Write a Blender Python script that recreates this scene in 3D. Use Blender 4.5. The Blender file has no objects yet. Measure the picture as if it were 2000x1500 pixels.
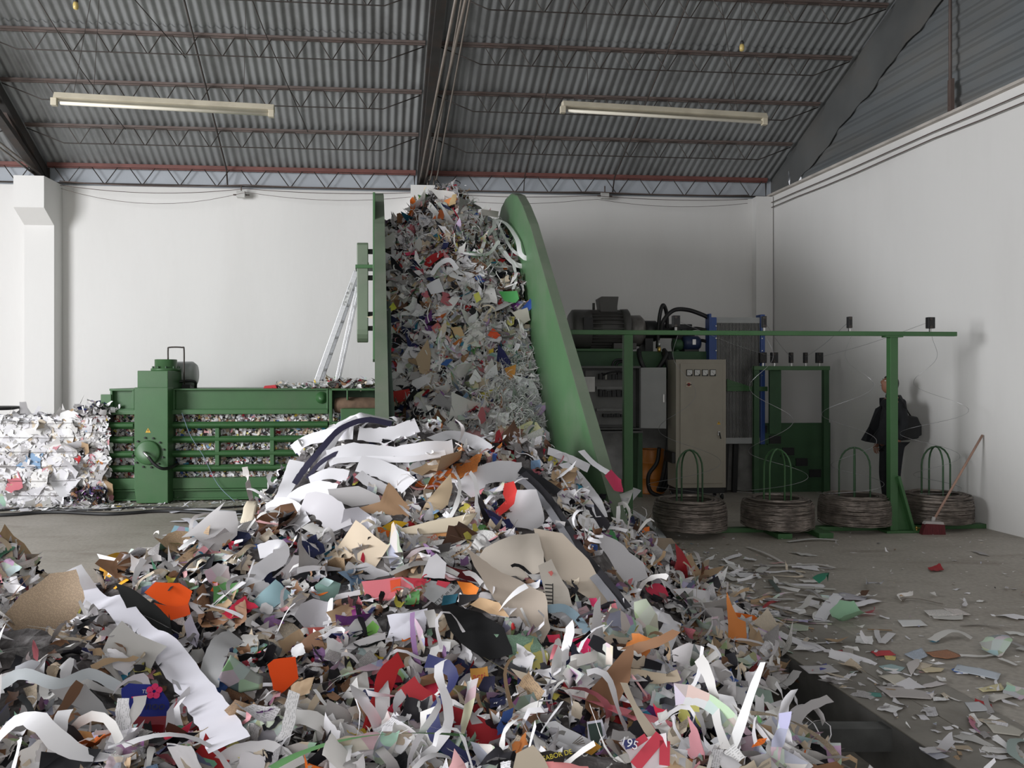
import bpy, math, random
import numpy as np
from mathutils import Vector, Matrix

# ---------------------------------------------------------------- camera, sky, light, exposure
SC = bpy.context.scene
COL = SC.collection
F = 1600.0            # focal length in pixels of the 2000 x 1500 frame
HZ = 735.0            # horizon row
CAMZ = 1.75
cam = bpy.data.cameras.new('camera')
cam.sensor_fit = 'HORIZONTAL'; cam.sensor_width = 36.0
cam.lens = F / 2000.0 * 36.0
cam.shift_y = (HZ - 750.0) / 2000.0
cam.clip_start = 0.05; cam.clip_end = 200
camo = bpy.data.objects.new('camera', cam); COL.objects.link(camo)
camo.location = (0, 0, CAMZ); camo.rotation_euler = (math.pi/2, 0, 0)
SC.camera = camo
SC.view_settings.view_transform = 'Standard'
SC.view_settings.look = 'None'
SC.view_settings.gamma = 1.0
SC.view_settings.use_curve_mapping = False
SC.view_settings.exposure = 0.0

world = bpy.data.worlds.new('overcast_sky'); SC.world = world
world.use_nodes = True
wn = world.node_tree
wn.nodes['Background'].inputs[0].default_value = (0.93, 0.95, 1.0, 1)
wn.nodes['Background'].inputs[1].default_value = 0.62

def area_light(name, loc, target, sx, sy, power, color):
    l = bpy.data.lights.new(name, 'AREA'); l.shape = 'RECTANGLE'
    l.size = sx; l.size_y = sy; l.energy = power; l.color = color
    o = bpy.data.objects.new(name, l); COL.objects.link(o)
    o.location = loc
    d = Vector(target) - Vector(loc)
    o.rotation_euler = d.to_track_quat('-Z', 'Y').to_euler()
    return o
# daylight pouring through the big doorway in the left side of the hall and the roller door behind the camera
area_light('daylight_side_doorway', (-11.0, 2.4, 3.6), (0.5, 8.5, 1.2), 5.0, 4.4, 1450, (0.97, 0.98, 1.0))
area_light('daylight_front_doorway', (-1.0, -3.6, 3.0), (1.5, 9.0, 1.8), 5.0, 3.4, 170, (1.0, 0.98, 0.95))

# ---------------------------------------------------------------- helpers
def R(d): return math.radians(d)

def lin(c):
    return tuple((x/12.92 if x <= 0.04045 else ((x+0.055)/1.055)**2.4) for x in c)
def hexc(r, g, b): return lin((r/255., g/255., b/255.))

_M = {}
def mat(name, rgb, rough=0.6, metal=0.0, var=0.12, scale=6.0, bump=0.0, bscale=60.0, dirt=None, dirt_amt=0.0, dscale=2.0, stretch=(1, 1, 1), spec=0.5):
    """procedural painted / cast / woven surface: colour broken up by noise, optional patches of dirt and fine bump"""
    if name in _M: return _M[name]
    m = bpy.data.materials.new(name); m.use_nodes = True
    nt = m.node_tree; N = nt.nodes; L = nt.links
    b = N['Principled BSDF']
    tc = N.new('ShaderNodeTexCoord'); mp = N.new('ShaderNodeMapping'); mp.inputs['Scale'].default_value = stretch
    L.new(tc.outputs['Object'], mp.inputs[0])
    no = N.new('ShaderNodeTexNoise'); no.inputs['Scale'].default_value = scale; no.inputs['Detail'].default_value = 5
    L.new(mp.outputs[0], no.inputs['Vector'])
    cr = N.new('ShaderNodeValToRGB')
    c0 = [max(0, x*(1-var)) for x in rgb]; c1 = [min(1, x*(1+var)) for x in rgb]
    cr.color_ramp.elements[0].position = 0.3; cr.color_ramp.elements[1].position = 0.7
    cr.color_ramp.elements[0].color = (*c0, 1); cr.color_ramp.elements[1].color = (*c1, 1)
    L.new(no.outputs['Fac'], cr.inputs[0])
    out = cr.outputs[0]
    if dirt is not None:
        n2 = N.new('ShaderNodeTexNoise'); n2.inputs['Scale'].default_value = dscale; n2.inputs['Detail'].default_value = 8
        n2.inputs['Roughness'].default_value = 0.65
        L.new(mp.outputs[0], n2.inputs['Vector'])
        r2 = N.new('ShaderNodeValToRGB'); r2.color_ramp.elements[0].position = 0.48; r2.color_ramp.elements[1].position = 0.72
        r2.color_ramp.elements[0].color = (0, 0, 0, 1); r2.color_ramp.elements[1].color = (dirt_amt,)*3 + (1,)
        L.new(n2.outputs['Fac'], r2.inputs[0])
        mx = N.new('ShaderNodeMix'); mx.data_type = 'RGBA'
        L.new(r2.outputs[0], mx.inputs[0]); L.new(out, mx.inputs[6]); mx.inputs[7].default_value = (*dirt, 1)
        out = mx.outputs[2]
    L.new(out, b.inputs['Base Color'])
    b.inputs['Roughness'].default_value = rough; b.inputs['Metallic'].default_value = metal
    b.inputs['Specular IOR Level'].default_value = spec
    if bump > 0:
        n3 = N.new('ShaderNodeTexNoise'); n3.inputs['Scale'].default_value = bscale; n3.inputs['Detail'].default_value = 6
        L.new(mp.outputs[0], n3.inputs['Vector'])
        bp = N.new('ShaderNodeBump'); bp.inputs['Strength'].default_value = bump; bp.inputs['Distance'].default_value = 0.02
        L.new(n3.outputs['Fac'], bp.inputs['Height']); L.new(bp.outputs[0], b.inputs['Normal'])
    _M[name] = m
    return m

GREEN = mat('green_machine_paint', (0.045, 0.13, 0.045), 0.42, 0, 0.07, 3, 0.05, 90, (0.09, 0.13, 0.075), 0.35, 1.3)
GREENW = mat('worn_green_paint', (0.10, 0.215, 0.10), 0.45, 0, 0.08, 1.2, 0.04, 60, (0.19, 0.24, 0.17), 0.75, 0.8)
GREENF = mat('grey_green_flange', (0.15, 0.195, 0.135), 0.5, 0, 0.1, 2, 0.04, 60, (0.22, 0.22, 0.19), 0.6, 1.5)  # greyer, duller green than the side plates
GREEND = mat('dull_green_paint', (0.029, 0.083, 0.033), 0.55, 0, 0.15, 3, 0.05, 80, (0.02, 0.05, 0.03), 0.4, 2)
WALL = mat('whitewashed_plaster', (0.80, 0.79, 0.775), 0.85, 0, 0.025, 0.7, 0.12, 14, (0.66, 0.64, 0.62), 0.22, 0.9, (1, 1, 0.25))
UPPER = mat('grey_blue_plaster', (0.42, 0.45, 0.49), 0.85, 0, 0.06, 1.5, 0.1, 20)
STEELD = mat('dark_painted_steel', (0.045, 0.042, 0.04), 0.55, 0.2, 0.2, 5, 0.05, 80, (0.12, 0.06, 0.035), 0.35, 3)
STEELB = mat('brown_primer_steel', (0.13, 0.10, 0.09), 0.6, 0.1, 0.2, 5, 0.05, 80, (0.10, 0.045, 0.03), 0.4, 3)
REDOX = mat('red_oxide_steel', (0.17, 0.065, 0.055), 0.6, 0.1, 0.2, 4, 0.05, 80)
ROD = mat('rusty_rod', (0.055, 0.045, 0.04), 0.6, 0.2, 0.2, 8)
RODC = mat('pale_conduit', (0.22, 0.19, 0.165), 0.5, 0.1, 0.15, 8)
BLACK = mat('black_rubber', (0.012, 0.012, 0.013), 0.5, 0, 0.2, 8)
CHROME = mat('worn_chrome', (0.55, 0.55, 0.54), 0.25, 0.9, 0.1, 8)
GALV = mat('aluminium_extrusion', (0.55, 0.56, 0.58), 0.35, 0.7, 0.1, 8, 0, 60, None, 0, 2, (1, 1, 6))
PIT = mat('blackened_pit_steel', (0.17, 0.168, 0.16), 0.6, 0.2, 0.3, 4, 0.1, 40)
CAB = mat('beige_cabinet_paint', (0.33, 0.30, 0.245), 0.45, 0, 0.05, 3, 0.03, 120, (0.24, 0.22, 0.18), 0.35, 2.2)

class MB:
    """collects boxes, bars, tubes, prisms and lathes into one mesh"""
    def __init__(s): s.v = []; s.f = []; s.sm = []
    def add(s, vs, fs, smooth=False):
        o = len(s.v); s.v += [tuple(p) for p in vs]
        for f in fs: s.f.append(tuple(i+o for i in f)); s.sm.append(smooth)
        return s
    def box(s, x0, x1, y0, y1, z0, z1):
        v = [(x, y, z) for z in (z0, z1) for y in (y0, y1) for x in (x0, x1)]
        return s.add(v, [(0, 2, 3, 1), (4, 5, 7, 6), (0, 1, 5, 4), (2, 6, 7, 3), (0, 4, 6, 2), (1, 3, 7, 5)])
    def prism(s, poly, a0, a1, axis='y'):
        n = len(poly)
        def P(p, a):
            return (p[0], a, p[1]) if axis == 'y' else ((a, p[0], p[1]) if axis == 'x' else (p[0], p[1], a))
        v = [P(p, a0) for p in poly] + [P(p, a1) for p in poly]
        fs = [tuple(range(n)), tuple(range(2*n-1, n-1, -1))] + [(i, i+n, (i+1) % n+n, (i+1) % n) for i in range(n)]
        return s.add(v, fs)
    def bar(s, a, b, w, h=None, up=(0, 0, 1)):
        h = h or w
        a = Vector(a); b = Vector(b); d = (b-a).normalized(); u = Vector(up)
        if abs(d.dot(u)) > 0.98: u = Vector((0, 1, 0))
        x = d.cross(u).normalized(); y = x.cross(d).normalized()
        v = [p + x*sx*w/2 + y*sy*h/2 for p in (a, b) for sy in (-1, 1) for sx in (-1, 1)]
        return s.add(v, [(0, 2, 3, 1), (4, 5, 7, 6), (0, 1, 5, 4), (2, 6, 7, 3), (0, 4, 6, 2), (1, 3, 7, 5)])
    def tube(s, pts, r, n=8, caps=True, rf=None):
        pts = [Vector(p) for p in pts]; m = len(pts); vs = []; fs = []
        t = (pts[1]-pts[0]).normalized(); u = t.orthogonal().normalized()
        for i, p in enumerate(pts):
            if i == 0: t2 = (pts[1]-pts[0])
            elif i == m-1: t2 = (pts[-1]-pts[-2])
            else: t2 = (pts[i+1]-pts[i-1])
            t2 = t2.normalized()
            u = (u - t2*u.dot(t2))
            u = u.normalized() if u.length > 1e-6 else t2.orthogonal().normalized()
            w = t2.cross(u)
            rr = r if rf is None else r*rf(i/(m-1))
            for k in range(n):
                a = 2*math.pi*k/n
                vs.append(p + (u*math.cos(a)+w*math.sin(a))*rr)
        for i in range(m-1):
            for k in range(n):
                fs.append((i*n+k, i*n+(k+1) % n, (i+1)*n+(k+1) % n, (i+1)*n+k))
        s.add(vs, fs, n > 4)
        if caps: 
            o = len(s.v)-len(vs)
            s.f.append(tuple(o+k for k in range(n-1, -1, -1))); s.sm.append(False)
            s.f.append(tuple(o+(m-1)*n+k for k in range(n))); s.sm.append(False)
        return s
    def lathe(s, c, prof, n=24, axis='z', smooth=True, caps=True):
        """prof: (radius, height) pairs along the axis"""
        vs = []; fs = []; m = len(prof); c = Vector(c)
        for (r, h) in prof:
            for k in range(n):
                a = 2*math.pi*k/n; x = r*math.cos(a); y = r*math.sin(a)
                vs.append(c + (Vector((x, y, h)) if axis == 'z' else (Vector((x, h, y)) if axis == 'y' else Vector((h, x, y)))))
        for i in range(m-1):
            for k in range(n):
                fs.append((i*n+k, i*n+(k+1) % n, (i+1)*n+(k+1) % n, (i+1)*n+k))
        s.add(vs, fs, smooth)
        if caps:
            o = len(s.v)-len(vs)
            s.f.append(tuple(o+k for k in range(n))); s.sm.append(False)
            s.f.append(tuple(o+(m-1)*n+k for k in range(n))); s.sm.append(False)
        return s
    def build(s, name, m, parent=None, bevel=0.0, kind=None, loc=None, rot=None):
        me = bpy.data.meshes.new(name); me.from_pydata(s.v, [], s.f)
        me.polygons.foreach_set('use_smooth', s.sm)
        me.materials.append(m); me.update()
        o = bpy.data.objects.new(name, me); COL.objects.link(o)
        if loc is not None: o.location = loc
        if rot is not None: o.rotation_euler = (0, 0, rot)
        if parent is not None: o.parent = parent
        if bevel:
            b = o.modifiers.new('bevel', 'BEVEL'); b.width = bevel; b.segments = 2; b.limit_method = 'ANGLE'; b.angle_limit = R(40)
        if kind: o['kind'] = kind
        import bmesh
        bm = bmesh.new(); bm.from_mesh(me); bmesh.ops.recalc_face_normals(bm, faces=bm.faces); bm.to_mesh(me); bm.free()
        return o

def tag(o, label=None, cat=None, group=None, kind=None):
    if label: o['label'] = label
    if cat: o['category'] = cat
    if group: o['group'] = group
    if kind: o['kind'] = kind
    return o
def empty(name, loc, rz=0.0, label=None, cat=None, group=None):
    o = bpy.data.objects.new(name, None); COL.objects.link(o)
    o.location = loc; o.rotation_euler = (0, 0, rz); o.empty_display_size = 0.2
    return tag(o, label, cat, group)
CH = {}
def copy_tree(o, parent=None):
    c = o.copy(); COL.objects.link(c); c.parent = parent
    for ch in list(o.children): copy_tree(ch, c)
    return c
def spl(pts, n=8):
    """Catmull-Rom through the points"""
    P = [Vector(p) for p in pts]; P = [P[0]*2-P[1]] + P + [P[-1]*2-P[-2]]; out = []
    for i in range(1, len(P)-2):
        for k in range(n):
            t = k/n; a, b, c, d = P[i-1], P[i], P[i+1], P[i+2]
            out.append(0.5*((2*b)+(c-a)*t+(2*a-5*b+4*c-d)*t*t+(3*b-a-3*c+d)*t**3))
    out.append(P[-2]); return out

def at(px, py, Y):                    # the point at depth Y seen at (px, py)
    return Vector(((px-1000)/F*Y, Y, CAMZ-(py-HZ)/F*Y))
def ground(px, py, z=0.0):
    Y = (CAMZ-z)*F/(py-HZ); return Vector(((px-1000)/F*Y, Y, z))

U = Vector((-0.17, 1.0, 0)); UN = U.normalized()       # the hall's depth direction
THU = math.atan2(0.17, 1.0)                            # its angle
THW = math.atan(0.088)                                 # the back wall's angle
class Fr:
    """a machine's own ground frame: pixel -> local x, z on its plane y = ly"""
    def __init__(s, px, Y, th=THW):
        s.o = Vector(((px-1000)/F*Y, Y, 0)); s.th = th; s.ex = Vector((math.cos(th), math.sin(th))); s.ey = Vector((-math.sin(th), math.cos(th)))
    def L(s, px, py, ly=0.0):
        a = (px-1000)/F; ox, oy = s.o.x, s.o.y
        lx = (a*(oy+ly*s.ey.y)-ox-ly*s.ey.x)/(s.ex.x-a*s.ex.y)
        Y = oy+lx*s.ex.y+ly*s.ey.y
        return lx, CAMZ-(py-HZ)/F*Y
    def X(s, px, ly=0.0): return s.L(px, HZ, ly)[0]
    def Z(s, px, py, ly=0.0): return s.L(px, py, ly)[1]
    def W(s, p): return Vector((s.o.x+p[0]*s.ex.x+p[1]*s.ey.x, s.o.y+p[0]*s.ex.y+p[1]*s.ey.y, p[2]))
def cY(c, Y, z=0.0): return Vector((c-0.17*Y, Y, z))   # a point c to the right of the hall axis through the camera

# ---------------------------------------------------------------- the hall
EZ = 5.18; SL = 0.459; YE = 14.1
def roofP(s, t, dz=0.0):                              # s along the back wall, t towards the camera
    return Vector((s+0.17*t, YE+0.088*s-t, EZ+SL*t+dz))
CR = 7.06                                              # right wall
S0, S1 = -16.5, 4.60
def backY(s): return 14.2+0.088*s
def quad_obj(name, vs, fs, m, smooth=False, kind='structure'):
    b = MB(); b.add(vs, fs, smooth)
    return b.build(name, m, None, kind=kind)

# floor with the conveyor trench left open
FLOOR = bpy.data.materials.new('worn_concrete'); FLOOR.use_nodes = True
def floor_nodes():
    nt = FLOOR.node_tree; N = nt.nodes; L = nt.links; b = N['Principled BSDF']
    tc = N.new('ShaderNodeTexCoord')
    n1 = N.new('ShaderNodeTexNoise'); n1.inputs['Scale'].default_value = 0.55; n1.inputs['Detail'].default_value = 9; n1.inputs['Roughness'].default_value = 0.6
    L.new(tc.outputs['Object'], n1.inputs['Vector'])
    r1 = N.new('ShaderNodeValToRGB'); e = r1.color_ramp.elements
    e[0].position = 0.3; e[0].color = (0.295, 0.262, 0.22, 1); e[1].position = 0.68; e[1].color = (0.45, 0.415, 0.37, 1)
    L.new(n1.outputs['Fac'], r1.inputs[0])
    mp = N.new('ShaderNodeMapping'); mp.inputs['Scale'].default_value = (0.9, 2.6, 1); mp.inputs['Rotation'].default_value = (0, 0, 0.1)
    L.new(tc.outputs['Object'], mp.inputs[0])
    n2 = N.new('ShaderNodeTexNoise'); n2.inputs['Scale'].default_value = 1.3; n2.inputs['Detail'].default_value = 10; n2.inputs['Distortion'].default_value = 0.6
    L.new(mp.outputs[0], n2.inputs['Vector'])
    r2 = N.new('ShaderNodeValToRGB'); e = r2.color_ramp.elements
    e[0].position = 0.56; e[0].color = (0, 0, 0, 1); e[1].position = 0.75; e[1].color = (0.55, 0.55, 0.55, 1)
    L.new(n2.outputs['Fac'], r2.inputs[0])
    mx = N.new('ShaderNodeMix'); mx.data_type = 'RGBA'
    L.new(r2.outputs[0], mx.inputs[0]); L.new(r1.outputs[0], mx.inputs[6]); mx.inputs[7].default_value = (0.21, 0.17, 0.135, 1)
    n3 = N.new('ShaderNodeTexNoise'); n3.inputs['Scale'].default_value = 28; n3.inputs['Detail'].default_value = 6
    L.new(tc.outputs['Object'], n3.inputs['Vector'])
    r3 = N.new('ShaderNodeValToRGB'); e = r3.color_ramp.elements
    e[0].position = 0.25; e[0].color = (0.78, 0.78, 0.78, 1); e[1].position = 0.7; e[1].color = (1.1, 1.1, 1.1, 1)
    L.new(n3.outputs['Fac'], r3.inputs[0])
    m2 = N.new('ShaderNodeMix'); m2.data_type = 'RGBA'; m2.blend_type = 'MULTIPLY'; m2.inputs[0].default_value = 1
    L.new(mx.outputs[2], m2.inputs[6]); L.new(r3.outputs[0], m2.inputs[7])
    L.new(m2.outputs[2], b.inputs['Base Color'])
    rr = N.new('ShaderNodeMapRange'); rr.inputs[3].default_value = 0.42; rr.inputs[4].default_value = 0.7
    L.new(n2.outputs['Fac'], rr.inputs[0]); L.new(rr.outputs[0], b.inputs['Roughness'])
    bp = N.new('ShaderNodeBump'); bp.inputs['Strength'].default_value = 0.15; bp.inputs['Distance'].default_value = 0.01
    L.new(n3.outputs['Fac'], bp.inputs['Height']); L.new(bp.outputs[0], b.inputs['Normal'])
floor_nodes()
PC0, PC1, PY0, PY1 = 1.70, 2.60, 1.2, 6.55            # trench opening (hall coordinates)
b = MB()
def fq(c0, c1, y0, y1):
    b.add([cY(c0, y0), cY(c1, y0), cY(c1, y1), cY(c0, y1)], [(0, 1, 2, 3)])
fq(-30, PC0, -12, 22); fq(PC1, 7.3, -12, 22); fq(PC0, PC1, -12, PY0); fq(PC0, PC1, PY1, 22)
b.build('floor', FLOOR, None, kind='structure')
b = MB()                                              # trench walls and bottom, with a skirt of real thickness
D = -0.28
for (c0, c1, y0, y1) in ((PC0-0.04, PC0, PY0, PY1), (PC1, PC1+0.04, PY0, PY1), (PC0-.04, PC1+.04, PY0-.04, PY0), (PC0-.04, PC1+.04, PY1, PY1+.04)):
    vs = [cY(c, y, z) for z in (D, -0.002) for (c, y) in ((c0, y0), (c1, y0), (c1, y1), (c0, y1))]
    b.add(vs, [(0, 1, 2, 3), (4, 5, 6, 7), (0, 1, 5, 4), (1, 2, 6, 5), (2, 3, 7, 6), (3, 0, 4, 7)])
b.build('floor_trench', PIT, None, kind='structure')
quad_obj('floor_trench_bottom', [cY(PC0, PY0, D), cY(PC1, PY0, D), cY(PC1, PY1, D), cY(PC0, PY1, D)], [(0, 1, 2, 3)], FLOOR)
for yb in (5.12, 4.10, 3.1, 6.2):
    b = MB(); vs = [cY(c, y, z) for z in (-0.13, -0.015) for (c, y) in ((PC0, yb), (PC1, yb), (PC1, yb+0.09), (PC0, yb+0.09))]
    b.add(vs, [(0, 1, 2, 3), (4, 5, 6, 7), (0, 1, 5, 4), (1, 2, 6, 5), (2, 3, 7, 6), (3, 0, 4, 7)]); b.build('trench_beam', mat('trench_beam_paint', (0.10, 0.102, 0.10), 0.5, 0.2, 0.3, 6), None, kind='structure')
# flush steel cover strips and the joints beside the trench
b = MB()
for c0, c1 in ((PC1+0.0, PC1+0.30), (PC1+0.31, PC1+0.64)):
    vs = [cY(c, y, z) for z in (0.001, 0.007) for (c, y) in ((c0, PY0), (c1, PY0), (c1, 6.0), (c0, 6.0))]
    b.add(vs, [(0, 1, 2, 3), (4, 5, 6, 7), (0, 1, 5, 4), (1, 2, 6, 5), (2, 3, 7, 6), (3, 0, 4, 7)])
PLATE = mat('floor_cover_plate', (0.27, 0.25, 0.22), 0.5, 0.1, 0.25, 2.5, 0.1, 40, (0.17, 0.15, 0.12), 0.6, 3)
b.build('trim_1', PLATE, None, kind='structure')

# back wall (white up to the plate, grey-blue strip above), right wall, left and front walls of the hall
WT = 4.93
def wall(name, a, c, z0, z1, thick, m):
    a = Vector(a); c = Vector(c); d = (c-a).normalized(); n = Vector((-d.y, d.x, 0))*thick
    vs = [a, c, c+n, a+n]; vs = [Vector((p.x, p.y, z0)) for p in vs] + [Vector((p.x, p.y, z1)) for p in vs]
    return quad_obj(name, vs, [(0, 1, 2, 3), (4, 5, 6, 7), (0, 1, 5, 4), (1, 2, 6, 5), (2, 3, 7, 6), (3, 0, 4, 7)], m)
pA = (S0, backY(S0), 0); pB = (4.95, backY(4.95), 0)
wall('wall_back', pA, pB, 0, WT-0.02, 0.25, WALL)
wall('trim_2', (S0, backY(S0)+0.03, 0), (4.95, backY(4.95)+0.03, 0), WT-0.02, 5.42, 0.2, UPPER)
def cw(c, y): 
    v = cY(c, y); return (v.x, v.y, 0)
wall('wall_right', cw(CR+0.0, 14.9), cw(CR+0.0, -4.0), 0, WT+0.0, 0.25, WALL)
# left wall with its wide doorway, front wall with the roller door opening
wl = -13.6
wall('wall_left', cw(wl, 8.6), cw(wl, 14.3), 0, 8.0, 0.25, WALL)
wall('wall_left.001', cw(wl, -4.0), cw(wl, -1.5), 0, 8.0, 0.25, WALL)
wall('wall_front', cw(CR, -4.0), cw(2.5, -4.0), 0, 7.0, 0.25, WALL)
wall('wall_front.001', cw(-7.5, -4.0), cw(wl, -4.0), 0, 7.0, 0.25, WALL)
wall('wall_front.002', cw(2.5, -4.0), cw(-7.5, -4.0), 4.4, 7.0, 0.25, WALL)

# corrugated roof: one slope up to the ridge, one down behind the camera
ROOF = mat('galvanised_roof_sheet', (0.30, 0.31, 0.315), 0.5, 0.35, 0.12, 1.4, 0.04, 40, (0.12, 0.115, 0.11), 0.45, 1.6)
def corrugated(name, s0, s1, t0, t1, pitch, amp, P, m, nt=1):
    ns = int((s1-s0)/pitch*8); vs = []; fs = []
    for i in range(ns+1):
        s = s0+(s1-s0)*i/ns; dz = amp*math.sin(2*math.pi*s/pitch)
        for k in range(nt+1): vs.append(P(s, t0+(t1-t0)*k/nt, dz))
    for i in range(ns):
        for k in range(nt):
            a = i*(nt+1)+k; fs.append((a, a+1, a+nt+2, a+nt+1))
    bb = MB(); bb.add(vs, fs, True); return bb.build(name, m, None, kind='structure')
TR = 8.4
# sheets overlap in courses, each course a hair lower at its lap
for k, (t0, t1) in enumerate(((-0.25, 2.62), (2.5, 5.12), (5.0, TR))):
    corrugated('ceiling' if k == 0 else 'ceiling.%03d' % k, S0, S1+0.35, t0, t1, 0.118, 0.017, lambda s, t, dz, k=k: roofP(s, t, dz+0.09+0.012*k), ROOF)
def roof2(s, t, dz):
    p = roofP(s, TR, 0); return Vector((p.x+0.17*t, p.y-t, p.z-SL*t+dz+0.1))
corrugated('ceiling.003', S0, S1+0.35, 0, 10.2, 0.118, 0.017, roof2, ROOF)

# gable cladding over the right wall: sheets ribbed along the wall, bounded by the roof line
GABLE = mat('gable_sheet_metal', (0.20, 0.215, 0.225), 0.5, 0.3, 0.14, 1.2, 0.03, 40, (0.27, 0.23, 0.18), 0.3, 1.8, (1, 0.25, 1.5))
def gab(t, z, off=0.0):                                # point of the gable plane, off = out of the hall
    p = roofP(S1+0.02, t); return Vector((p.x+off, p.y, z))
def gable():
    vs = []; fs = []; z = WT+0.04; rows = []
    prof = [(0.0, 0.0), (0.10, 0.0), (0.125, 0.028), (0.155, 0.028), (0.18, 0.0)]
    zz = []
    k = 0
    while z + k*0.2 < 9.4:
        for (dz, o) in prof[:-1]: zz.append((z+k*0.2+dz*200/180./1.0*0.9, o))
        k += 1
    for (h, o) in zz:
        ta = max(-0.1 if h > 5.3 else 0.85, (h-EZ-0.02)/SL); tb = 2*TR-ta+0.3
        if ta >= TR: break
        rows.append((len(vs), len(vs)+1)); vs += [gab(ta, h, 0.06-o), gab(min(tb, 18.3), h, 0.06-o)]
    for i in range(len(rows)-1):
        a, b2 = rows[i]; c, d = rows[i+1]; fs.append((a, b2, d, c))
    bb = MB(); bb.add(vs, fs); return bb.build('wall_gable', GABLE, None, kind='structure')
gable()
# smooth rake flashing sheet under the roof line, its cut lower edge wavy
rnd = random.Random(4)
vs = []; n = 60
for i in range(n+1):
    t = -0.1+ (TR+0.1)*i/n
    low = 0.54+0.035*t + 0.025*math.sin(t*5.1)+0.02*math.sin(t*11.7)
    vs += [gab(t, EZ+SL*t+0.10, 0.012), gab(t, EZ+SL*t-low, 0.012), gab(t, EZ+SL*t+0.10, 0.022), gab(t, EZ+SL*t-low, 0.022)]
fs = []
for i in range(n):
    a = i*4; c = a+4
    if i == 4:      # the small gap near the eave where daylight shows
        t1, t2 = -0.1+(TR+0.1)*4/n, -0.1+(TR+0.1)*5/n; k = len(vs)
        vs += [gab(t1, 5.24, 0.012), gab(t2, 5.28, 0.012), gab(t1, 5.02, 0.012), gab(t2, 4.98, 0.012), gab((t1+t2)/2-0.02, 5.27, 0.012), gab((t1+t2)/2+0.02, 4.98, 0.012), gab(t1+0.035, 5.12, 0.012), gab(t2-0.03, 5.14, 0.012)]
        fs += [(a, k, k+4, k+1, c), (a+1, k+2, k+5, k+3, c+1), (k, k+4, k+6), (k+4, k+1, k+7), (k+2, k+6, k+5), (k+3, k+5, k+7), (k, k+6, k+2), (k+1, k+3, k+7)]
        continue
    fs += [(a, a+1, c+1, c), (a+2, c+2, c+3, a+3), (a+1, a+3, c+3, c+1)]
FLASH = mat('smooth_flashing_sheet', (0.13, 0.135, 0.135), 0.5, 0.2, 0.25, 0.8, 0.03, 20, (0.2, 0.17, 0.14), 0.35, 0.9)
quad_obj('trim_3', vs, fs, FLASH)
b = MB()                                               # ledge capping on the right wall
pa, pb = cY(CR-0.02, 14.6, WT+0.015), cY(CR-0.02, -4.0, WT+0.015)
b.bar(pa, pb, 0.10, 0.035)
b.build('trim_4', mat('ledge_render', (0.52, 0.48, 0.44), 0.8, 0, 0.2, 3), None, kind='structure')

# pillars in the walls
def pillar(name, s, w, proj, corbel=False, top=WT-0.02):
    o = (s, backY(s), 0); bb = MB()
    bb.box(-w/2, w/2, -proj, 0.0, 0, top)
    if corbel:
        h = 0.50; ch = 0.22
        bb.prism([(-proj, top), (-proj-0.34, top), (-proj-0.34, top-h), (-proj, top-h-ch)], -w/2-0.0, w/2, 'x')
    return bb.build(name, WALL, None, kind='structure', loc=o, rot=THW)
pillar('wall_pillar', -7.66, 0.46, 0.30, True)
pillar('wall_pillar.001', -1.52, 0.40, 0.20, True)
pillar('wall_pillar.002', 4.42, 0.30, 0.20)
# ---------------------------------------------------------------- roof steel
bays = [(-13.75, -7.80, 'left bay'), (-7.62, -1.64, 'middle bay'), (-1.44, 4.52, 'right bay')]
where = ['at the eave above the white wall', 'second up from the eave', 'third up from the eave', 'fourth up from the eave', 'fifth up from the eave', 'sixth from the eave, at the picture top']
baynames = ['left of the corbelled pillar', 'over the baling press', 'over the hydraulic unit']
def purlin(s0, s1, t, m, label, drop=0.22, eave=False):
    base = roofP((s0+s1)/2, t, 0)
    o = empty('purlin', base, 0, label, 'roof beam', 'lattice purlins under the roof')
    P = lambda s, dz, dt=0.0: roofP(s, t+dt, dz)-base
    bb = MB()
    for dt in (-0.017, 0.017): bb.bar(P(s0, 0.05, dt), P(s1, 0.05, dt), 0.03, 0.032 if not eave else 0.06)
    bb.build('top_chord', m, o)
    r = 0.0085 if not eave else 0.009
    e = 0.0 if eave else 0.55
    bb = MB(); bb.tube([P(s0+0.02, 0.0)] + [P(s0+e+0.02, -drop), P(s1-e-0.02, -drop)] + [P(s1-0.02, 0.0)], r if not eave else 0.014, 5)
    bb.build('bottom_rod', ROD, o)
    bb = MB(); nz = 10; a = s0+e; w = (s1-s0-2*e)/nz
    zig = []
    for k in range(nz):
        x = a+(k+0.5)*w; zig += [P(x-w*0.34, 0.03), P(x-0.012, -drop), P(x+0.012, -drop), P(x+w*0.34, 0.03)]
    bb.tube(zig, r*0.9, 4)
    bb.build('lattice', ROD, o)
    return o
for bi, (s0, s1, bn) in enumerate(bays):
    for n in range(6):
        t = 0.0+0.845*n
        if n == 0: purlin(s0, s1, -0.02, REDOX, 'red-brown lattice purlin %s, %s' % (where[n], baynames[bi]), 0.24, True)
        else: purlin(s0, s1, t, STEELB, 'brown lattice purlin %s, %s' % (where[n], baynames[bi]))
# behind the camera side of the roof the same purlins go on, seen only from other places
for n in range(6, 6):
    purlin(-7.62, -1.64, 0.845*n, STEELB, 'brown lattice purlin above the picture, number %d up from the eave, over the baling press' % (n+1))
    purlin(-1.44, 4.40, 0.845*n, STEELB, 'brown lattice purlin above the picture, number %d up, over the hydraulic unit' % (n+1))

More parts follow.
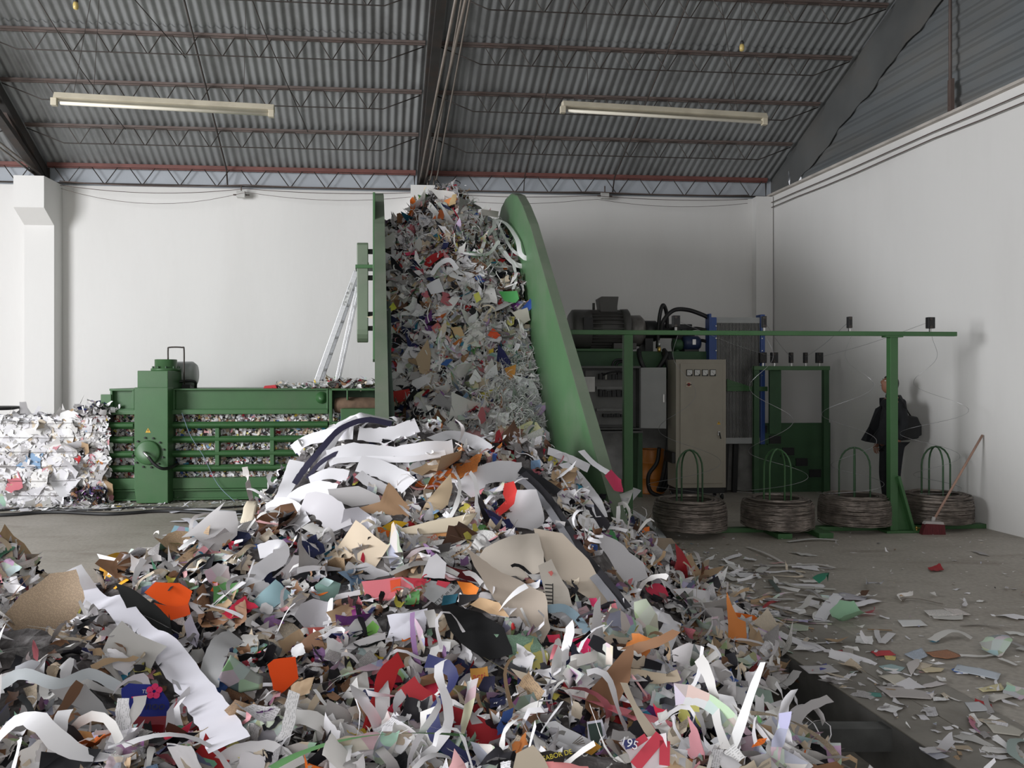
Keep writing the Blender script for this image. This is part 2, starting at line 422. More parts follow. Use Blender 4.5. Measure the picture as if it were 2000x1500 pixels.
def truss(s, label, full=True):
    base = roofP(s, 0.15, -0.3)
    o = empty('roof_truss', base, 0, label, 'roof truss', 'steel trusses carrying the roof')
    P = lambda t, dz: roofP(s, t, dz)-base
    H = lambda t, z: (lambda q: Vector((q.x, q.y, z))-base)(roofP(s, t, 0))
    bb = MB(); bb.bar(P(-0.2, -0.08), P(TR, -0.08), 0.15, 0.17); bb.build('top_chord', STEELD, o)
    # second rafter angle below, closing towards the support
    bb = MB(); bb.bar(H(-0.05, 4.98), P(TR-2.2, -0.95), 0.12, 0.09); bb.build('lower_chord', STEELD, o)
    for k, (ta, tb) in enumerate(((0.25, 0.1), (0.55, 1.5), (1.9, 1.5), (2.1, 3.2), (3.5, 3.2), (3.8, 5.0))):
        lowz = lambda t: (4.98+(EZ+SL*(TR-2.2)-0.95-4.98)*(t+0.05)/(TR-2.15))
        bb = MB(); a = H(ta, lowz(ta)); c = P(tb, -0.12)
        bb.bar(a, c, 0.05, 0.06); bb.build('web_member', STEELB, o)
    for dx in (-0.045, 0.045):
        bb = MB(); q = Vector((dx, 0, 0))
        bb.tube([H(0.0, 5.0)+q, H(2.0, 5.14)+q*1.1, H(7.0, 5.36)+q], 0.016, 6); bb.build('tie_rod', RODC, o)
    bb = MB(); bb.box(-0.16, 0.16, -0.1, 0.25, -0.14-0.02, -0.10); 
    bb.build('bearing_plate', STEELB, o)
    return o
truss(-7.70, 'dark steel roof truss standing on the corbelled pillar at the left')
truss(-1.54, 'dark steel roof truss over the middle pillar behind the conveyor')
truss(-13.85, 'dark steel roof truss furthest left, beyond the corbelled pillar')
# conduits running up beside the middle truss
b = MB()
for k, dx in enumerate((0.10, 0.20)):
    p0 = roofP(-1.54, 0.1, 0); pts = [Vector((p0.x+dx, p0.y-0.05, 4.95)), Vector((p0.x+dx+0.02, p0.y-0.15, 5.1))]
    for t in (0.5, 1.5, 2.6, 3.6, 5.2):
        q = roofP(-1.54, t, -0.35-0.12*t); pts.append(Vector((q.x+dx+0.03*t, q.y, q.z)))
    b.tube(spl(pts, 4), 0.013, 6)
tag(b.build('conduit', RODC, None), 'pair of pale conduits rising beside the middle roof truss', 'pipe')
# sag rods down the roof slope
for k, (s, w, lb) in enumerate(((-4.75, 0.014, 'dark rod running down the roof between corbelled pillar and middle truss'), (1.75, 0.012, 'brown rod running down the roof slope over the hydraulic unit'), (0.2, 0.008, 'thin brown rod down the roof just right of the middle truss'))):
    b = MB(); b.tube([roofP(s, 0.0, -0.25), roofP(s, 0.1, -0.05), roofP(s, TR, -0.03)], w, 6)
    tag(b.build('sag_rod', ROD, None), lb, 'rod', 'rods down the roof slope')
for k, (sa, ta, sb, tb) in enumerate(((-5.9, 4.6, -4.9, 2.4), (-6.1, 1.0, -6.55, 3.4), (-4.2, 4.8, -3.35, 1.1))):
    b = MB(); b.tube([roofP(sa, ta, -0.1), roofP((sa+sb)/2, (ta+tb)/2, -0.22), roofP(sb, tb, -0.15)], 0.007, 5)
    tag(b.build('brace_wire', ROD, None), ('slack dark wire under the roof, nearest the middle truss', 'slack dark wire under the roof, above the left lamp', 'slack dark wire under the roof, above the baling press')[(1, 2, 0)[k]], 'wire', 'slack wires under the roof')
# vertical hanger in front of the gable, wires along the ledges
pg = cY(CR-0.06, 9.93)
b = MB(); b.tube([Vector((pg.x, pg.y, WT+0.1)), Vector((pg.x, pg.y, 7.2))], 0.02, 6)
b.box(pg.x-0.012, pg.x+0.03, pg.y-0.04, pg.y+0.04, WT+0.03, WT+0.42)
tag(b.build('gable_post', STEELB, None), 'thin brown post standing on the right wall ledge against the gable sheeting', 'post')
for k, (dz, sg) in enumerate(((-0.12, 0.015), (-0.20, 0.03))):
    pts = [cY(CR-0.05, y, WT+dz-sg*abs(math.sin(y*0.9))) for y in np.linspace(14.4, -3, 22)]
    b = MB(); b.tube(pts, 0.008, 5)
    tag(b.build('wall_cable', STEELB, None), ('upper', 'lower')[k]+' cable strung under the ledge of the right wall', 'cable', 'cables along the right wall')
for k, (z, a, sg) in enumerate(((4.90, 0.012, 0.05), (4.84, 0.007, 0.10), (4.79, 0.005, 0.22))):
    pts = []
    for s in np.linspace(-7.3, 4.1, 40):
        d = 0.0
        x = (s+7.3) % 2.9/2.9
        pts.append(Vector((s, backY(s)-0.34+0.02*k, z-sg*4*x*(1-x)*(0.5 if s > -4.5 else 1))))
    b = MB(); b.tube(pts, a*0.75, 5)
    tag(b.build('wall_cable', STEELB, None), ('thickest and topmost', 'middle', 'lowest and most slack')[k]+' cable strung along the top of the back wall', 'cable', 'cables along the back wall')
for px, py, nm in ((472, 380, 'white junction box under the eave above the baling press'), (1181, 382, 'white junction box under the eave right of the conveyor')):
    q = at(px, py, 14.1 + (px-1000)/F*14*0.088)
    o = empty('junction_box', Vector((q.x, q.y-0.02, q.z-0.06)), THW, nm, 'junction box', 'junction boxes on the back wall')
    MB().box(-0.07, 0.07, -0.05, 0.04, 0, 0.11).build('body', mat('white_plastic', (0.6, 0.59, 0.57), 0.5), o, 0.008)
    bb = MB(); bb.tube([(0, 0, 0.11), (0.0, 0, 0.22)], 0.012, 6); bb.tube([(-0.07, 0, 0.05), (-0.13, 0, 0.05)], 0.012, 6); bb.tube([(0.07, 0, 0.05), (0.13, 0, 0.05)], 0.012, 6)
    bb.build('gland', STEELB, o)

# ---------------------------------------------------------------- fluorescent lamps
LAMPW = mat('aged_lamp_enamel', (0.56, 0.51, 0.40), 0.5, 0, 0.1, 4, 0, 60, (0.35, 0.3, 0.22), 0.3, 6)
TUBE = mat('unlit_lamp_tube', (0.72, 0.68, 0.58), 0.3, 0, 0.04, 3)
def fluor(pa, pb, label, hang):
    m = (pa+pb)/2; d = pb-pa; L = d.length; th = math.atan2(d.y, d.x)
    o = empty('fluorescent_lamp', m, th, label, 'ceiling lamp')
    bb = MB(); bb.prism([(-0.075, 0.02), (-0.04, 0.085), (0.04, 0.085), (0.075, 0.02), (0.05, 0.015), (-0.05, 0.015)], -L/2, L/2, 'x')
    bb.build('housing', LAMPW, o, 0.004)
    bb = MB(); bb.tube([(-L/2+0.06, -0.03, -0.028), (L/2-0.06, -0.03, -0.028)], 0.019, 12); bb.build('tube', TUBE, o)
    for sx in (-1, 1):
        bb = MB(); bb.box(sx*L/2-0.03-0.03*(sx > 0)+0.0, sx*L/2+0.03-0.03*(sx > 0), -0.06, 0.0, -0.06, 0.02); e = bb.build('socket', LAMPW, o, 0.004)
    for (px, top) in hang:
        bb = MB(); bb.tube([(px, 0, 0.08), top - m if False else (top[0], top[1], top[2])], 0.0035, 4); bb.build('hanging_wire', ROD, o)
    return o
fluor(at(108, 196, 8.75), at(536, 222, 9.15), 'long cream fluorescent lamp hanging at the left, one bare tube', [(-0.95, (-0.80, 0.4, 1.9)), (-0.75, (-0.78, 0.4, 1.9)), (0.8, (0.8, 0.3, 2.1))])
fluor(at(1098, 211, 9.4), at(1495, 238, 9.85), 'long cream fluorescent lamp hanging right of the middle truss', [(-0.95, (-0.9, 0.3, 1.9)), (0.9, (0.75, 0.3, 2.0))])
for px, py, Y, lb in ((148, 10, 9.1, 'small yellow glass bulb holder on the wires above the left lamp'), (1449, 92, 9.7, 'small yellow glass bulb holder on the wires above the right lamp')):
    q = at(px, py, Y); o = empty('bulb_holder', q, 0, lb, 'bulb holder')
    MB().lathe((0, 0, 0), [(0.012, -0.05), (0.026, -0.04), (0.03, 0.0), (0.024, 0.03)], 12).build('glass_cup', mat('yellowed_glass', (0.55, 0.42, 0.15), 0.2), o)
    MB().lathe((0, 0, 0.03), [(0.022, 0.0), (0.026, 0.02), (0.012, 0.045)], 12).build('cap', STEELD, o)
    MB().tube([(0, 0, 0.07), (0.02, 0.1, 1.5)], 0.003, 4).build('wire', ROD, o)

# ---------------------------------------------------------------- baling press
B = Fr(205, 11.35)
press = empty('baling_press', B.o, THW, 'long green horizontal baling press with ribbed sides behind the paper heap', 'baling press')
bx = lambda px, ly=0.0: B.X(px, ly)
bz = lambda py, px=400, ly=0.0: B.Z(px, py, ly)
xl, xr = bx(210), bx(722)+1.4
WD = 1.25
# top beam with recessed web
def chan(name, x0, x1, z0, z1, y0, parent, m=GREEN, fl=0.03, deep=0.07):
    bb = MB(); bb.box(x0, x1, y0+deep, y0+deep+0.03, z0, z1)
    bb.box(x0, x1, y0, y0+deep, z1-fl, z1); bb.box(x0, x1, y0, y0+deep, z0, z0+fl)
    bb.box(x0, x0+fl, y0, y0+deep, z0+fl, z1-fl); bb.box(x1-fl, x1, y0, y0+deep, z0+fl, z1-fl)
    return bb.build(name, m, parent, 0.004)
zt = bz(759)
chan('top_beam', bx(215), bx(262), bz(802), zt, 0.0, press)
chan('top_beam', bx(338), bx(641), bz(802), zt, 0.0, press, fl=0.022)
MB().box(bx(205)-0.05, bx(218), -0.02, 0.05, bz(800), bz(770)).build('end_plate', GREEN, press, 0.004)
MB().box(xl, bx(645), 0.06, WD, zt-0.03, zt).build('deck', GREEN, press, 0.004)
MB().box(xl, bx(641), -0.02, 0.10, bz(809), bz(800)).build('sill', GREEN, press, 0.006)
# ribs: rounded half tubes
for (a, c) in ((824, 837), (852, 865), (880, 893), (908, 921)):
    z0, z1 = bz(c), bz(a); h = z1-z0
    for (u0, u1) in ((bx(207), bx(262)), (bx(328), bx(641))):
        bb = MB(); pr = [(0.10, z0), (0.02, z0+0.0), (-0.035, z0+h*0.35), (-0.045, z0+h*0.7), (0.0, z1), (0.10, z1)]
        bb.prism(pr, u0, u1, 'x'); bb.build('rib', GREEN, press, 0.006)
bb = MB(); bb.box(xl, xr, -0.01, 0.1, bz(954), bz(933)); bb.build('lower_beam', GREEN, press, 0.006)
chan('base_skirt', bx(212), xr, 0.02, bz(955), 0.0, press, fl=0.025, deep=0.05)
for px in (425, 532):
    MB().box(bx(px-4), bx(px+4), -0.03, 0.08, bz(909), bz(836)).build('stiffener', GREEN, press, 0.004)
# hollow body behind the ribs (back and far side)
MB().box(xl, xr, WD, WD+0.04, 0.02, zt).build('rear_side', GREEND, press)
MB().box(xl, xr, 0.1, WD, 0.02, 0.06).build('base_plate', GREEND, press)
# press frame (the gantry with the side cylinder)
x0, x1 = bx(262, -0.22), bx(328, -0.22)
za, zb_, zc = bz(983, 290, -0.22), bz(954, 290, -0.22), bz(724, 290, -0.22)
bb = MB(); bb.prism([(x0+0.03, max(0.003, za)), (x1+0.0, max(0.003, za)), (x1, zb_), (x1, zt+0.02), (x0, zt+0.02), (x0, zb_)], -0.22, 0.02, 'y')
bb.build('gantry_post', GREEN, press, 0.008)
bb = MB(); bb.box(x0+0.02, x1-0.02, -0.16, 1.0, zt+0.0, zc); bb.build('gantry_head', GREEN, press, 0.008)
MB().box(x0+0.0, x1, 0.02, 0.12, 0.03, zt).build('gantry_cheek', GREEND, press, 0.004)
cx, cz = B.L(289, 884, -0.24); 
o = MB().lathe((cx, -0.222, cz), [(0.165, 0), (0.165, -0.03), (0.15, -0.045), (0.0, -0.045)], 32, 'y').build('cylinder_flange', GREEN, press)
for k in range(12):
    a = 2*math.pi*k/12+0.2
    MB().lathe((cx+0.205*math.cos(a), -0.22, cz+0.205*math.sin(a)), [(0.014, 0), (0.014, -0.025), (0.0, -0.025)], 6, 'y', False).build('bolt', BLACK, press)
bb = MB(); bb.tube(spl([(cx-0.02, -0.26, cz+0.0), (cx-0.02, -0.33, cz+0.01), (cx+0.05, -0.36, cz-0.05)], 5), 0.018, 8); bb.build('hose_fitting', CHROME, press)
bb = MB(); bb.tube(spl([(cx+0.05, -0.36, cz-0.05), (cx+0.13, -0.36, cz-0.15), (cx+0.22, -0.33, cz-0.21), (x1+0.03, -0.2, cz-0.21), (x1+0.06, 0.0, cz-0.18)], 6), 0.022, 8); bb.build('hydraulic_hose', BLACK, press)
# warning triangle
tx, tz = B.L(289, 841, -0.225)
WARN = mat('yellow_warning_sticker', (0.75, 0.42, 0.03), 0.5)
def warn(parent, x, y, z, s):
    w = MB().prism([(x-s, z-s*0.8), (x+s, z-s*0.8), (x, z+s)], y-0.003, y, 'y').build('warning_sticker', WARN, parent)
    bb = MB(); bb.prism([(x-s*0.12, z+0.45*s), (x+s*0.2, z+0.5*s), (x+s*0.0, z+s*0.05), (x+s*0.22, z+s*0.08), (x-s*0.08, z-s*0.6), (x-s*0.02, z-s*0.08), (x-s*0.25, z-s*0.1)], y-0.005, y-0.003, 'y').build('bolt_symbol', BLACK, w)
warn(press, tx, -0.22, tz, 0.035)
# vertical cylinder on the head with its pipe and the oil box behind
cx2 = bx(324, 0.3); zc2 = zc
MB().lathe((cx2, 0.3, zc2), [(0.20, 0), (0.20, 0.035), (0.15, 0.04), (0.15, 0.16), (0.14, 0.165), (0.0, 0.165)], 28).build('top_cylinder', GREEN, press)
for k in range(10):
    a = 2*math.pi*k/10
    MB().lathe((cx2+0.175*math.cos(a), 0.3+0.175*math.sin(a), zc2+0.035), [(0.016, 0), (0.016, 0.03), (0, 0.03)], 6, 'z', False).build('bolt', GREEND, press)
px0 = bx(326, 0.2)
bb = MB(); bb.tube(spl([(px0, 0.25, zc2+0.16), (px0, 0.25, zc2+0.30), (px0+0.02, 0.25, zc2+0.335), (px0+0.19, 0.25, zc2+0.335), (px0+0.22, 0.25, zc2+0.30), (px0+0.22, 0.25, zc2-0.05), (px0+0.21, 0.3, zt+0.06)], 5), 0.011, 8)
bb.build('steel_pipe', ROD, press)
GREYBOX = mat('pale_grey_enamel', (0.36, 0.37, 0.37), 0.4, 0, 0.06)
xg0, xg1 = bx(330, 0.5), bx(380, 0.5)
bb = MB(); bb.lathe((xg0, 0.62, zt+0.20), [(0.0, 0), (0.17, 0.0), (0.19, 0.02), (0.19, xg1-xg0-0.06), (0.15, xg1-xg0-0.01), (0, xg1-xg0)], 24, 'x'); bb.build('motor_drum', GREYBOX, press)
MB().box(xg0+0.02, xg1-0.05, 0.45, 0.8, zt, zt+0.05).build('motor_foot', BLACK, press)
bb = MB(); bb.tube(spl([(xg0, 0.4, zt+0.05), (xg0+0.15, 0.35, zt+0.09), (xg1+0.02, 0.4, zt+0.1), (xg1+0.03, 0.45, zt)], 6), 0.02, 8); bb.build('hydraulic_hose', BLACK, press)
# boss on the top beam
cx3, cz3 = B.L(627, 777, 0.0)
MB().lathe((cx3, 0.075, cz3), [(0.085, 0), (0.085, -0.02), (0.05, -0.03), (0.05, -0.045), (0.0, -0.045)], 24, 'y').build('pivot_boss', GREEN, press)
# feed end frame right of the ribs
xa, xb2 = bx(643), bx(724)+1.2
zz1, zz2, zz3 = bz(760), bz(826), bz(800)
for px in (643, 677):
    MB().box(bx(px), bx(px+(6 if px == 643 else 3)), -0.02, 0.06, (bz(980) if px == 643 else bz(782)), zt).build('frame_post', GREEN, press, 0.004)
MB().box(xa, xb2, -0.02, 0.06, zt-0.03, zt).build('frame_rail', GREEN, press, 0.004)
MB().box(xa, xb2, -0.02, 0.05, zz2-0.02, zz2+0.01).build('frame_rail', GREEN, press, 0.004)
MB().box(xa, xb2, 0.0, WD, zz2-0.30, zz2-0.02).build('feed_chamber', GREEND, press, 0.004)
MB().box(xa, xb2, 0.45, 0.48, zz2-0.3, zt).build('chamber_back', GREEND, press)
x4, x5 = bx(666, -0.3), bx(724, -0.3)
MB().box(x4, x5+0.8, -0.35, -0.03, bz(850, 690, -0.3), bz(798, 690, -0.3)).build('side_box', GREEN, press, 0.006)
# thin blue-grey cord hanging loosely over the ribs
bb = MB(); bb.tube(spl([B_ for B_ in [(bx(358), -0.06, bz(806)), (bx(375), -0.07, bz(850)), (bx(400), -0.07, bz(890)), (bx(428), -0.07, bz(945)), (bx(468), -0.25, 0.02)]], 6), 0.004, 5)
tag(bb.build('cord', mat('blue_cord', (0.25, 0.33, 0.45), 0.6), None), 'thin pale cord hanging over the press ribs down to the floor', 'cord')
o_ = [x for x in COL.objects if x.name.startswith('cord')][-1]; o_.location = B.o; o_.rotation_euler = (0, 0, THW)
# roll of brown matting lying in the feed end
kr = empty('brown_roll', B.W((bx(652), 0.12, bz(793))), THW, 'roll of brown matting stuffed into the feed end of the press', 'roll')
bb = MB(); bb.lathe((0, 0.02, 0), [(0.095, 0.0), (0.115, 0.05), (0.115, 0.5), (0.10, 0.62)], 20, 'x', True, False); bb.build('outer_wrap', mat('brown_matting', (0.16, 0.10, 0.065), 0.85, 0, 0.25, 12), kr)
bb = MB(); bb.lathe((0.005, 0.02, 0), [(0.07, 0.0), (0.055, 0.2), (0.0, 0.25)], 18, 'x', True, False); bb.build('inner_wrap', mat('dark_matting', (0.10, 0.065, 0.045), 0.9), kr)

# ---------------------------------------------------------------- conveyor
def pedge(Y): return 0.87*(Y-5.77)
conv = empty('conveyor', cY(1.05, 9.0), THU, 'big green inclined conveyor with tall side plates, loaded with waste paper', 'conveyor')
def conv_local(v):
    d = v-Vector((conv.location.x, conv.location.y, 0)); ct, st = math.cos(THU), math.sin(THU)
    return Vector((d.x*ct+d.y*st, -d.x*st+d.y*ct, d.z))
# side profile in (Y, Z) seen from the side: straight leading edge, rounded nose, back edge
def profile():
    pts = [(5.75, 0.03), (9.9, pedge(9.9))]
    c = (11.15, 3.43); 
    top = [(10.35, 3.90), (10.75, 4.12), (11.2, 4.25), (11.7, 4.28), (12.1, 4.24), (12.4, 4.1)]
    return pts+top+[(12.4, 3.1), (10.6, 1.6), (8.9, 0.03)]
PF = profile()
def side_plate(name, c0, c1, m):
    vs = [conv_local(cY(c0, y, z)) for (y, z) in PF]+[conv_local(cY(c1, y, z)) for (y, z) in PF]; n = len(PF)
    bb = MB(); bb.add(vs, [tuple(range(n)), tuple(range(2*n-1, n-1, -1))]+[(i, i+n, (i+1) % n+n, (i+1) % n) for i in range(n)])
    return bb.build(name, m, conv)
def flange(name, c0, c1, m, d=0.012):
    P = PF[:8]; vs = []; fs = []
    for (y, z) in P:
        for c in (c0, c1): vs.append(conv_local(cY(c, y, z+0.003)))
    n = len(P)
    vs += [v+Vector((0, 0.01, -d)) for v in vs]
    for i in range(n-1):
        a = 2*i; fs += [(a, a+1, a+3, a+2), (a+2*n, a+2+2*n, a+3+2*n, a+1+2*n), (a, a+2, a+2+2*n, a+2*n), (a+1, a+1+2*n, a+3+2*n, a+3)]
    bb = MB(); bb.add(vs, fs); return bb.build(name, m, conv)
side_plate('side_plate', 1.90, 1.92, GREENW)
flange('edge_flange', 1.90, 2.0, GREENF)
side_plate('side_plate', 0.125, 0.145, GREENW)
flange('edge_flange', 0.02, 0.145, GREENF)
# ribs outside the side plates
for (c0, c1) in ((0.03, 0.125), (1.92, 1.99)):
    for y in (7.3, 8.6, 9.9, 11.2):
        z1 = min(pedge(y), 4.1)-0.05; z0 = max(0.05, 0.9*(y-8.85))
        vs = [conv_local(cY(c, yy, z)) for z in (z0, z1) for (c, yy) in ((c0, y), (c1, y), (c1, y+0.03), (c0, y+0.03))]
        bb = MB(); bb.add(vs, [(0, 1, 2, 3), (4, 5, 6, 7), (0, 1, 5, 4), (1, 2, 6, 5), (2, 3, 7, 6), (3, 0, 4, 7)]); bb.build('side_rib', GREENW, conv)
# bed and slats
def strip(name, c0, c1, ya, za, yb, zb, th, m, parent=conv):
    vs = [conv_local(cY(c, y, z+dz)) for dz in (-th, 0) for (c, y, z) in ((c0, ya, za), (c1, ya, za), (c1, yb, zb), (c0, yb, zb))]
    bb = MB(); bb.add(vs, [(0, 1, 2, 3), (4, 5, 6, 7), (0, 1, 5, 4), (1, 2, 6, 5), (2, 3, 7, 6), (3, 0, 4, 7)]); return bb.build(name, m, parent)
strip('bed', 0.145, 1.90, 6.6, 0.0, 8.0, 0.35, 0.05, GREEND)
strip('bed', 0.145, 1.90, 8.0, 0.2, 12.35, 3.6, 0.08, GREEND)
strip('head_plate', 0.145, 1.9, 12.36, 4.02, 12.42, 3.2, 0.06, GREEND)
# pale belt-edge skirting inside the left plate
pts = [(12.1, 3.72), (11.7, 3.62), (11.2, 3.33), (10.6, 2.92), (9.8, 2.3), (9.0, 1.75), (8.2, 1.15), (7.6, 0.85), (7.2, 0.78)]
vs = []; fs = []
for i, (y, z) in enumerate(pts):
    wob = 0.012*math.sin(i*2.3)
    vs += [conv_local(cY(0.16+wob, y, z+0.05)), conv_local(cY(0.215+wob, y-0.05, z+0.12)), conv_local(cY(0.16+wob, y+0.05, z-0.25))]
for i in range(len(pts)-1):
    a = 3*i; fs += [(a, a+1, a+4, a+3), (a, a+3, a+5, a+2)]
bb = MB(); bb.add(vs, fs, True); bb.build('edge_skirt', mat('pale_plastic_skirt', (0.62, 0.66, 0.70), 0.35), conv)
# chain guard and its shaft on the left
def cbox(name, c0, c1, y0, y1, z0, z1, m, bev=0.01, parent=conv):
    vs = [conv_local(cY(c, y, z)) for z in (z0, z1) for (c, y) in ((c0, y0), (c1, y0), (c1, y1), (c0, y1))]
    bb = MB(); bb.add(vs, [(0, 1, 2, 3), (4, 5, 6, 7), (0, 1, 5, 4), (1, 2, 6, 5), (2, 3, 7, 6), (3, 0, 4, 7)]); return bb.build(name, m, parent, bev)
Yg = 10.4
def gz(py, Y=Yg): return CAMZ-(py-HZ)/F*Y
cl, cr_ = (697-728)/F*Yg, (719-728)/F*Yg
g = empty
pr = []
zc_, zd = gz(473), gz(668)
for k in range(9):
    a = math.pi*k/8
    pr.append((Yg+0.16-0.16*math.cos(a), zd+0.16-0.16*math.sin(a)))
pr += [(Yg+0.32, zc_-0.03), (Yg+0.28, zc_), (Yg+0.04, zc_), (Yg, zc_-0.03)]
vs = [conv_local(cY(cl, y, z)) for (y, z) in pr]+[conv_local(cY(cr_, y, z)) for (y, z) in pr]; n = len(pr)
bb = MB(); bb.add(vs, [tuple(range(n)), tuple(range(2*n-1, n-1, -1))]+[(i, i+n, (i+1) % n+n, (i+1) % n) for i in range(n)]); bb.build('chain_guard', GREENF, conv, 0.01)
cbox('guard_bracket', cl-0.02, 0.03, Yg-0.02, Yg+0.3, gz(524), gz(517), GREEN, 0.004)
for py in (488, 540, 612, 640):
    cbox('guard_bolt', cr_-0.005, 0.06, Yg+0.12, Yg+0.18, gz(py)-0.03, gz(py)+0.03, BLACK, 0.004)
cbox('outer_stringer', 0.0, 0.03, 9.5, 11.2, gz(705), gz(640), GREEN, 0.004)
cbox('outer_stringer', 0.0, 0.03, 10.0, 11.6, gz(705, 11), gz(408, 11), GREEN, 0.004)
cbox('support_leg', 0.03, 0.13, 11.0, 11.1, 0.0, 2.4, GREEND, 0.004)
cbox('support_leg', 1.92, 2.0, 11.0, 11.1, 0.0, 2.4, GREEND, 0.004)
tag(cbox('paper_wad', cl+0.01, cr_+0.01, Yg+0.02, Yg+0.2, gz(517)+0.004, gz(512)+0.004, mat('cream_scrap', (0.55, 0.52, 0.42), 0.8), 0.01, None), 'cream wad of paper lying on the bracket of the chain guard', 'paper')
o_ = [x for x in COL.objects if x.name.startswith('paper_wad')][-1]; o_.location = conv.location; o_.rotation_euler = (0, 0, THU)

# aluminium stepladder standing on the press, leaning to the chain guard
lad = empty('stepladder', B.W((bx(612, 0.45), 0.45, zt)), THW, 'aluminium stepladder standing on the press beside the chain guard', 'ladder')
def bl(px, py, ly): x, z = B.L(px, py, ly); return Vector((x-bx(612, 0.45), ly-0.45, z-zt))
for dy in (0.0, 0.38):
    bb = MB(); a = bl(614, 753, 0.45)+Vector((0, dy, 0)); c = bl(696, 530, 0.45)+Vector((0, dy*0.8, 0)); a.z = 0.0
    bb.bar(a, c, 0.03, 0.075, (1, 0, 0)); bb.build('front_rail', GALV, lad, 0.004)
    bb = MB(); a = bl(653, 750, 0.45)+Vector((0.0, dy, 0)); a.z = 0.0; c2 = bl(697, 560, 0.45)+Vector((0, dy*0.8, 0))
    bb.bar(a, c2, 0.022, 0.035, (1, 0, 0)); bb.build('rear_leg', GALV, lad, 0.003)
a = bl(614, 753, 0.45); c = bl(696, 530, 0.45)
for k in range(1, 7):
    p = a.lerp(c, k/7.0); bb = MB(); bb.box(p.x-0.04, p.x+0.04, 0.0, 0.38, p.z-0.012, p.z+0.012); bb.build('step', GALV, lad)
p = a.lerp(c, 0.7); bb = MB(); bb.bar(p, a.lerp(c, 0.9), 0.032, 0.05, (1, 0, 0)); bb.build('printed_label', mat('ladder_label', (0.5, 0.5, 0.5), 0.5, 0, 0.7, 30), lad)

# ---------------------------------------------------------------- wire stand: overhead bar on two posts
St = Fr(1743, 9.22)
stand = empty('wire_guide_stand', St.o, THW, 'tall green frame with a long overhead bar carrying wire guides', 'wire stand')
sx = lambda px, ly=0.0: St.X(px, ly)
BZ = 1.75+83*9.22/F
MB().box(sx(1112), sx(1866), -0.035, 0.035, BZ-0.025, BZ+0.025).build('overhead_bar', GREEN, stand, 0.004)
MB().box(-0.045, 0.045, -0.04, 0.05, 0.0, BZ-0.025).build('post', GREEN, stand, 0.005)
MB().box(-0.10, 0.10, -0.05, 0.05, BZ-0.04, BZ-0.025).build('cap_plate', GREEN, stand)
xp = sx(1226)
MB().box(xp-0.05, xp+0.05, -0.04, 0.05, 0.0, BZ-0.025).build('post', GREEN, stand, 0.005)
bb = MB(); bb.prism([(0.02, 0.62), (0.05, 0.62), (0.20, 0.03), (0.20, 0.0), (0.02, 0.0)], -0.012, 0.0, 'y')
bb.bar((0.035, -0.03, 0.63), (0.215, -0.03, 0.02), 0.10, 0.03, (0, 0, 1)); bb.build('gusset', GREEN, stand)
MB().box(-0.12, 0.30, -0.10, 0.10, 0.0, 0.025).build('foot_plate', GREEN, stand, 0.003)
MB().box(sx(1395, 0.15), sx(1925, 0.15), 0.1, 0.2, 0.0, 0.05).build('ground_rail', GREEN, stand, 0.004)
for px in (1530, 1610):
    MB().box(sx(px-14, -0.25), sx(px+14, -0.25), -0.30, 0.12, 0.0, 0.055).build('ground_foot', GREEN, stand, 0.004)
def guide(parent, x, y, z, turn=False, s=1.0):
    """wire guide: stalk, block and a grooved wheel"""
    g = MB(); g.box(x-0.012*s, x+0.012*s, y-0.012, y+0.012, z, z+0.05*s); st = g.build('stalk', CHROME, parent)
    g = MB(); w = 0.05*s if not turn else 0.026*s
    g.box(x-w, x+w, y-0.03, y+0.03, z+0.045*s, z+0.20*s); hb = g.build('guide_block', BLACK, parent, 0.005)
    g = MB(); 
    for zz in (z+0.065*s, z+0.175*s): g.lathe((x-w*0.2, y-0.04, zz), [(0.018*s, 0), (0.018*s, 0.02)], 10, 'y')
    g.build('roller', ROD, parent)
GU = []
for px, tn in ((1320, False), (1492, True), (1659, True), (1817, False)):
    guide(stand, sx(px), 0, BZ+0.025, tn, 0.82); GU.append(St.W((sx(px), 0, BZ+0.14)))

# lower guide frame in front of the steps
Lf = Fr(1476, 12.0)
lf = empty('guide_frame', Lf.o, THW, 'lower green frame with a row of five wire guides, in front of the steps', 'wire stand')
lx = lambda px, ly=0.0: Lf.X(px, ly)
LZ = Lf.Z(1540, 715)
MB().box(lx(1471), lx(1619), -0.04, 0.04, LZ-0.06, LZ).build('top_rail', GREEN, lf, 0.004)
for px in (1476, 1612):
    MB().box(lx(px)-0.04, lx(px)+0.04, -0.04, 0.04, 0, LZ-0.06).build('post', GREEND, lf, 0.004)
GL = []
for px, tn in ((1490, False), (1512, False), (1545, True), (1573, True), (1600, False)):
    guide(lf, lx(px), 0, LZ, tn, 1.0); GL.append(Lf.W((lx(px), 0, LZ+0.13)))
MB().box(lx(1505), lx(1525)+0.02, 0.03, 0.08, 0.9, LZ-0.06).build('strut', GREEND, lf, 0.004)

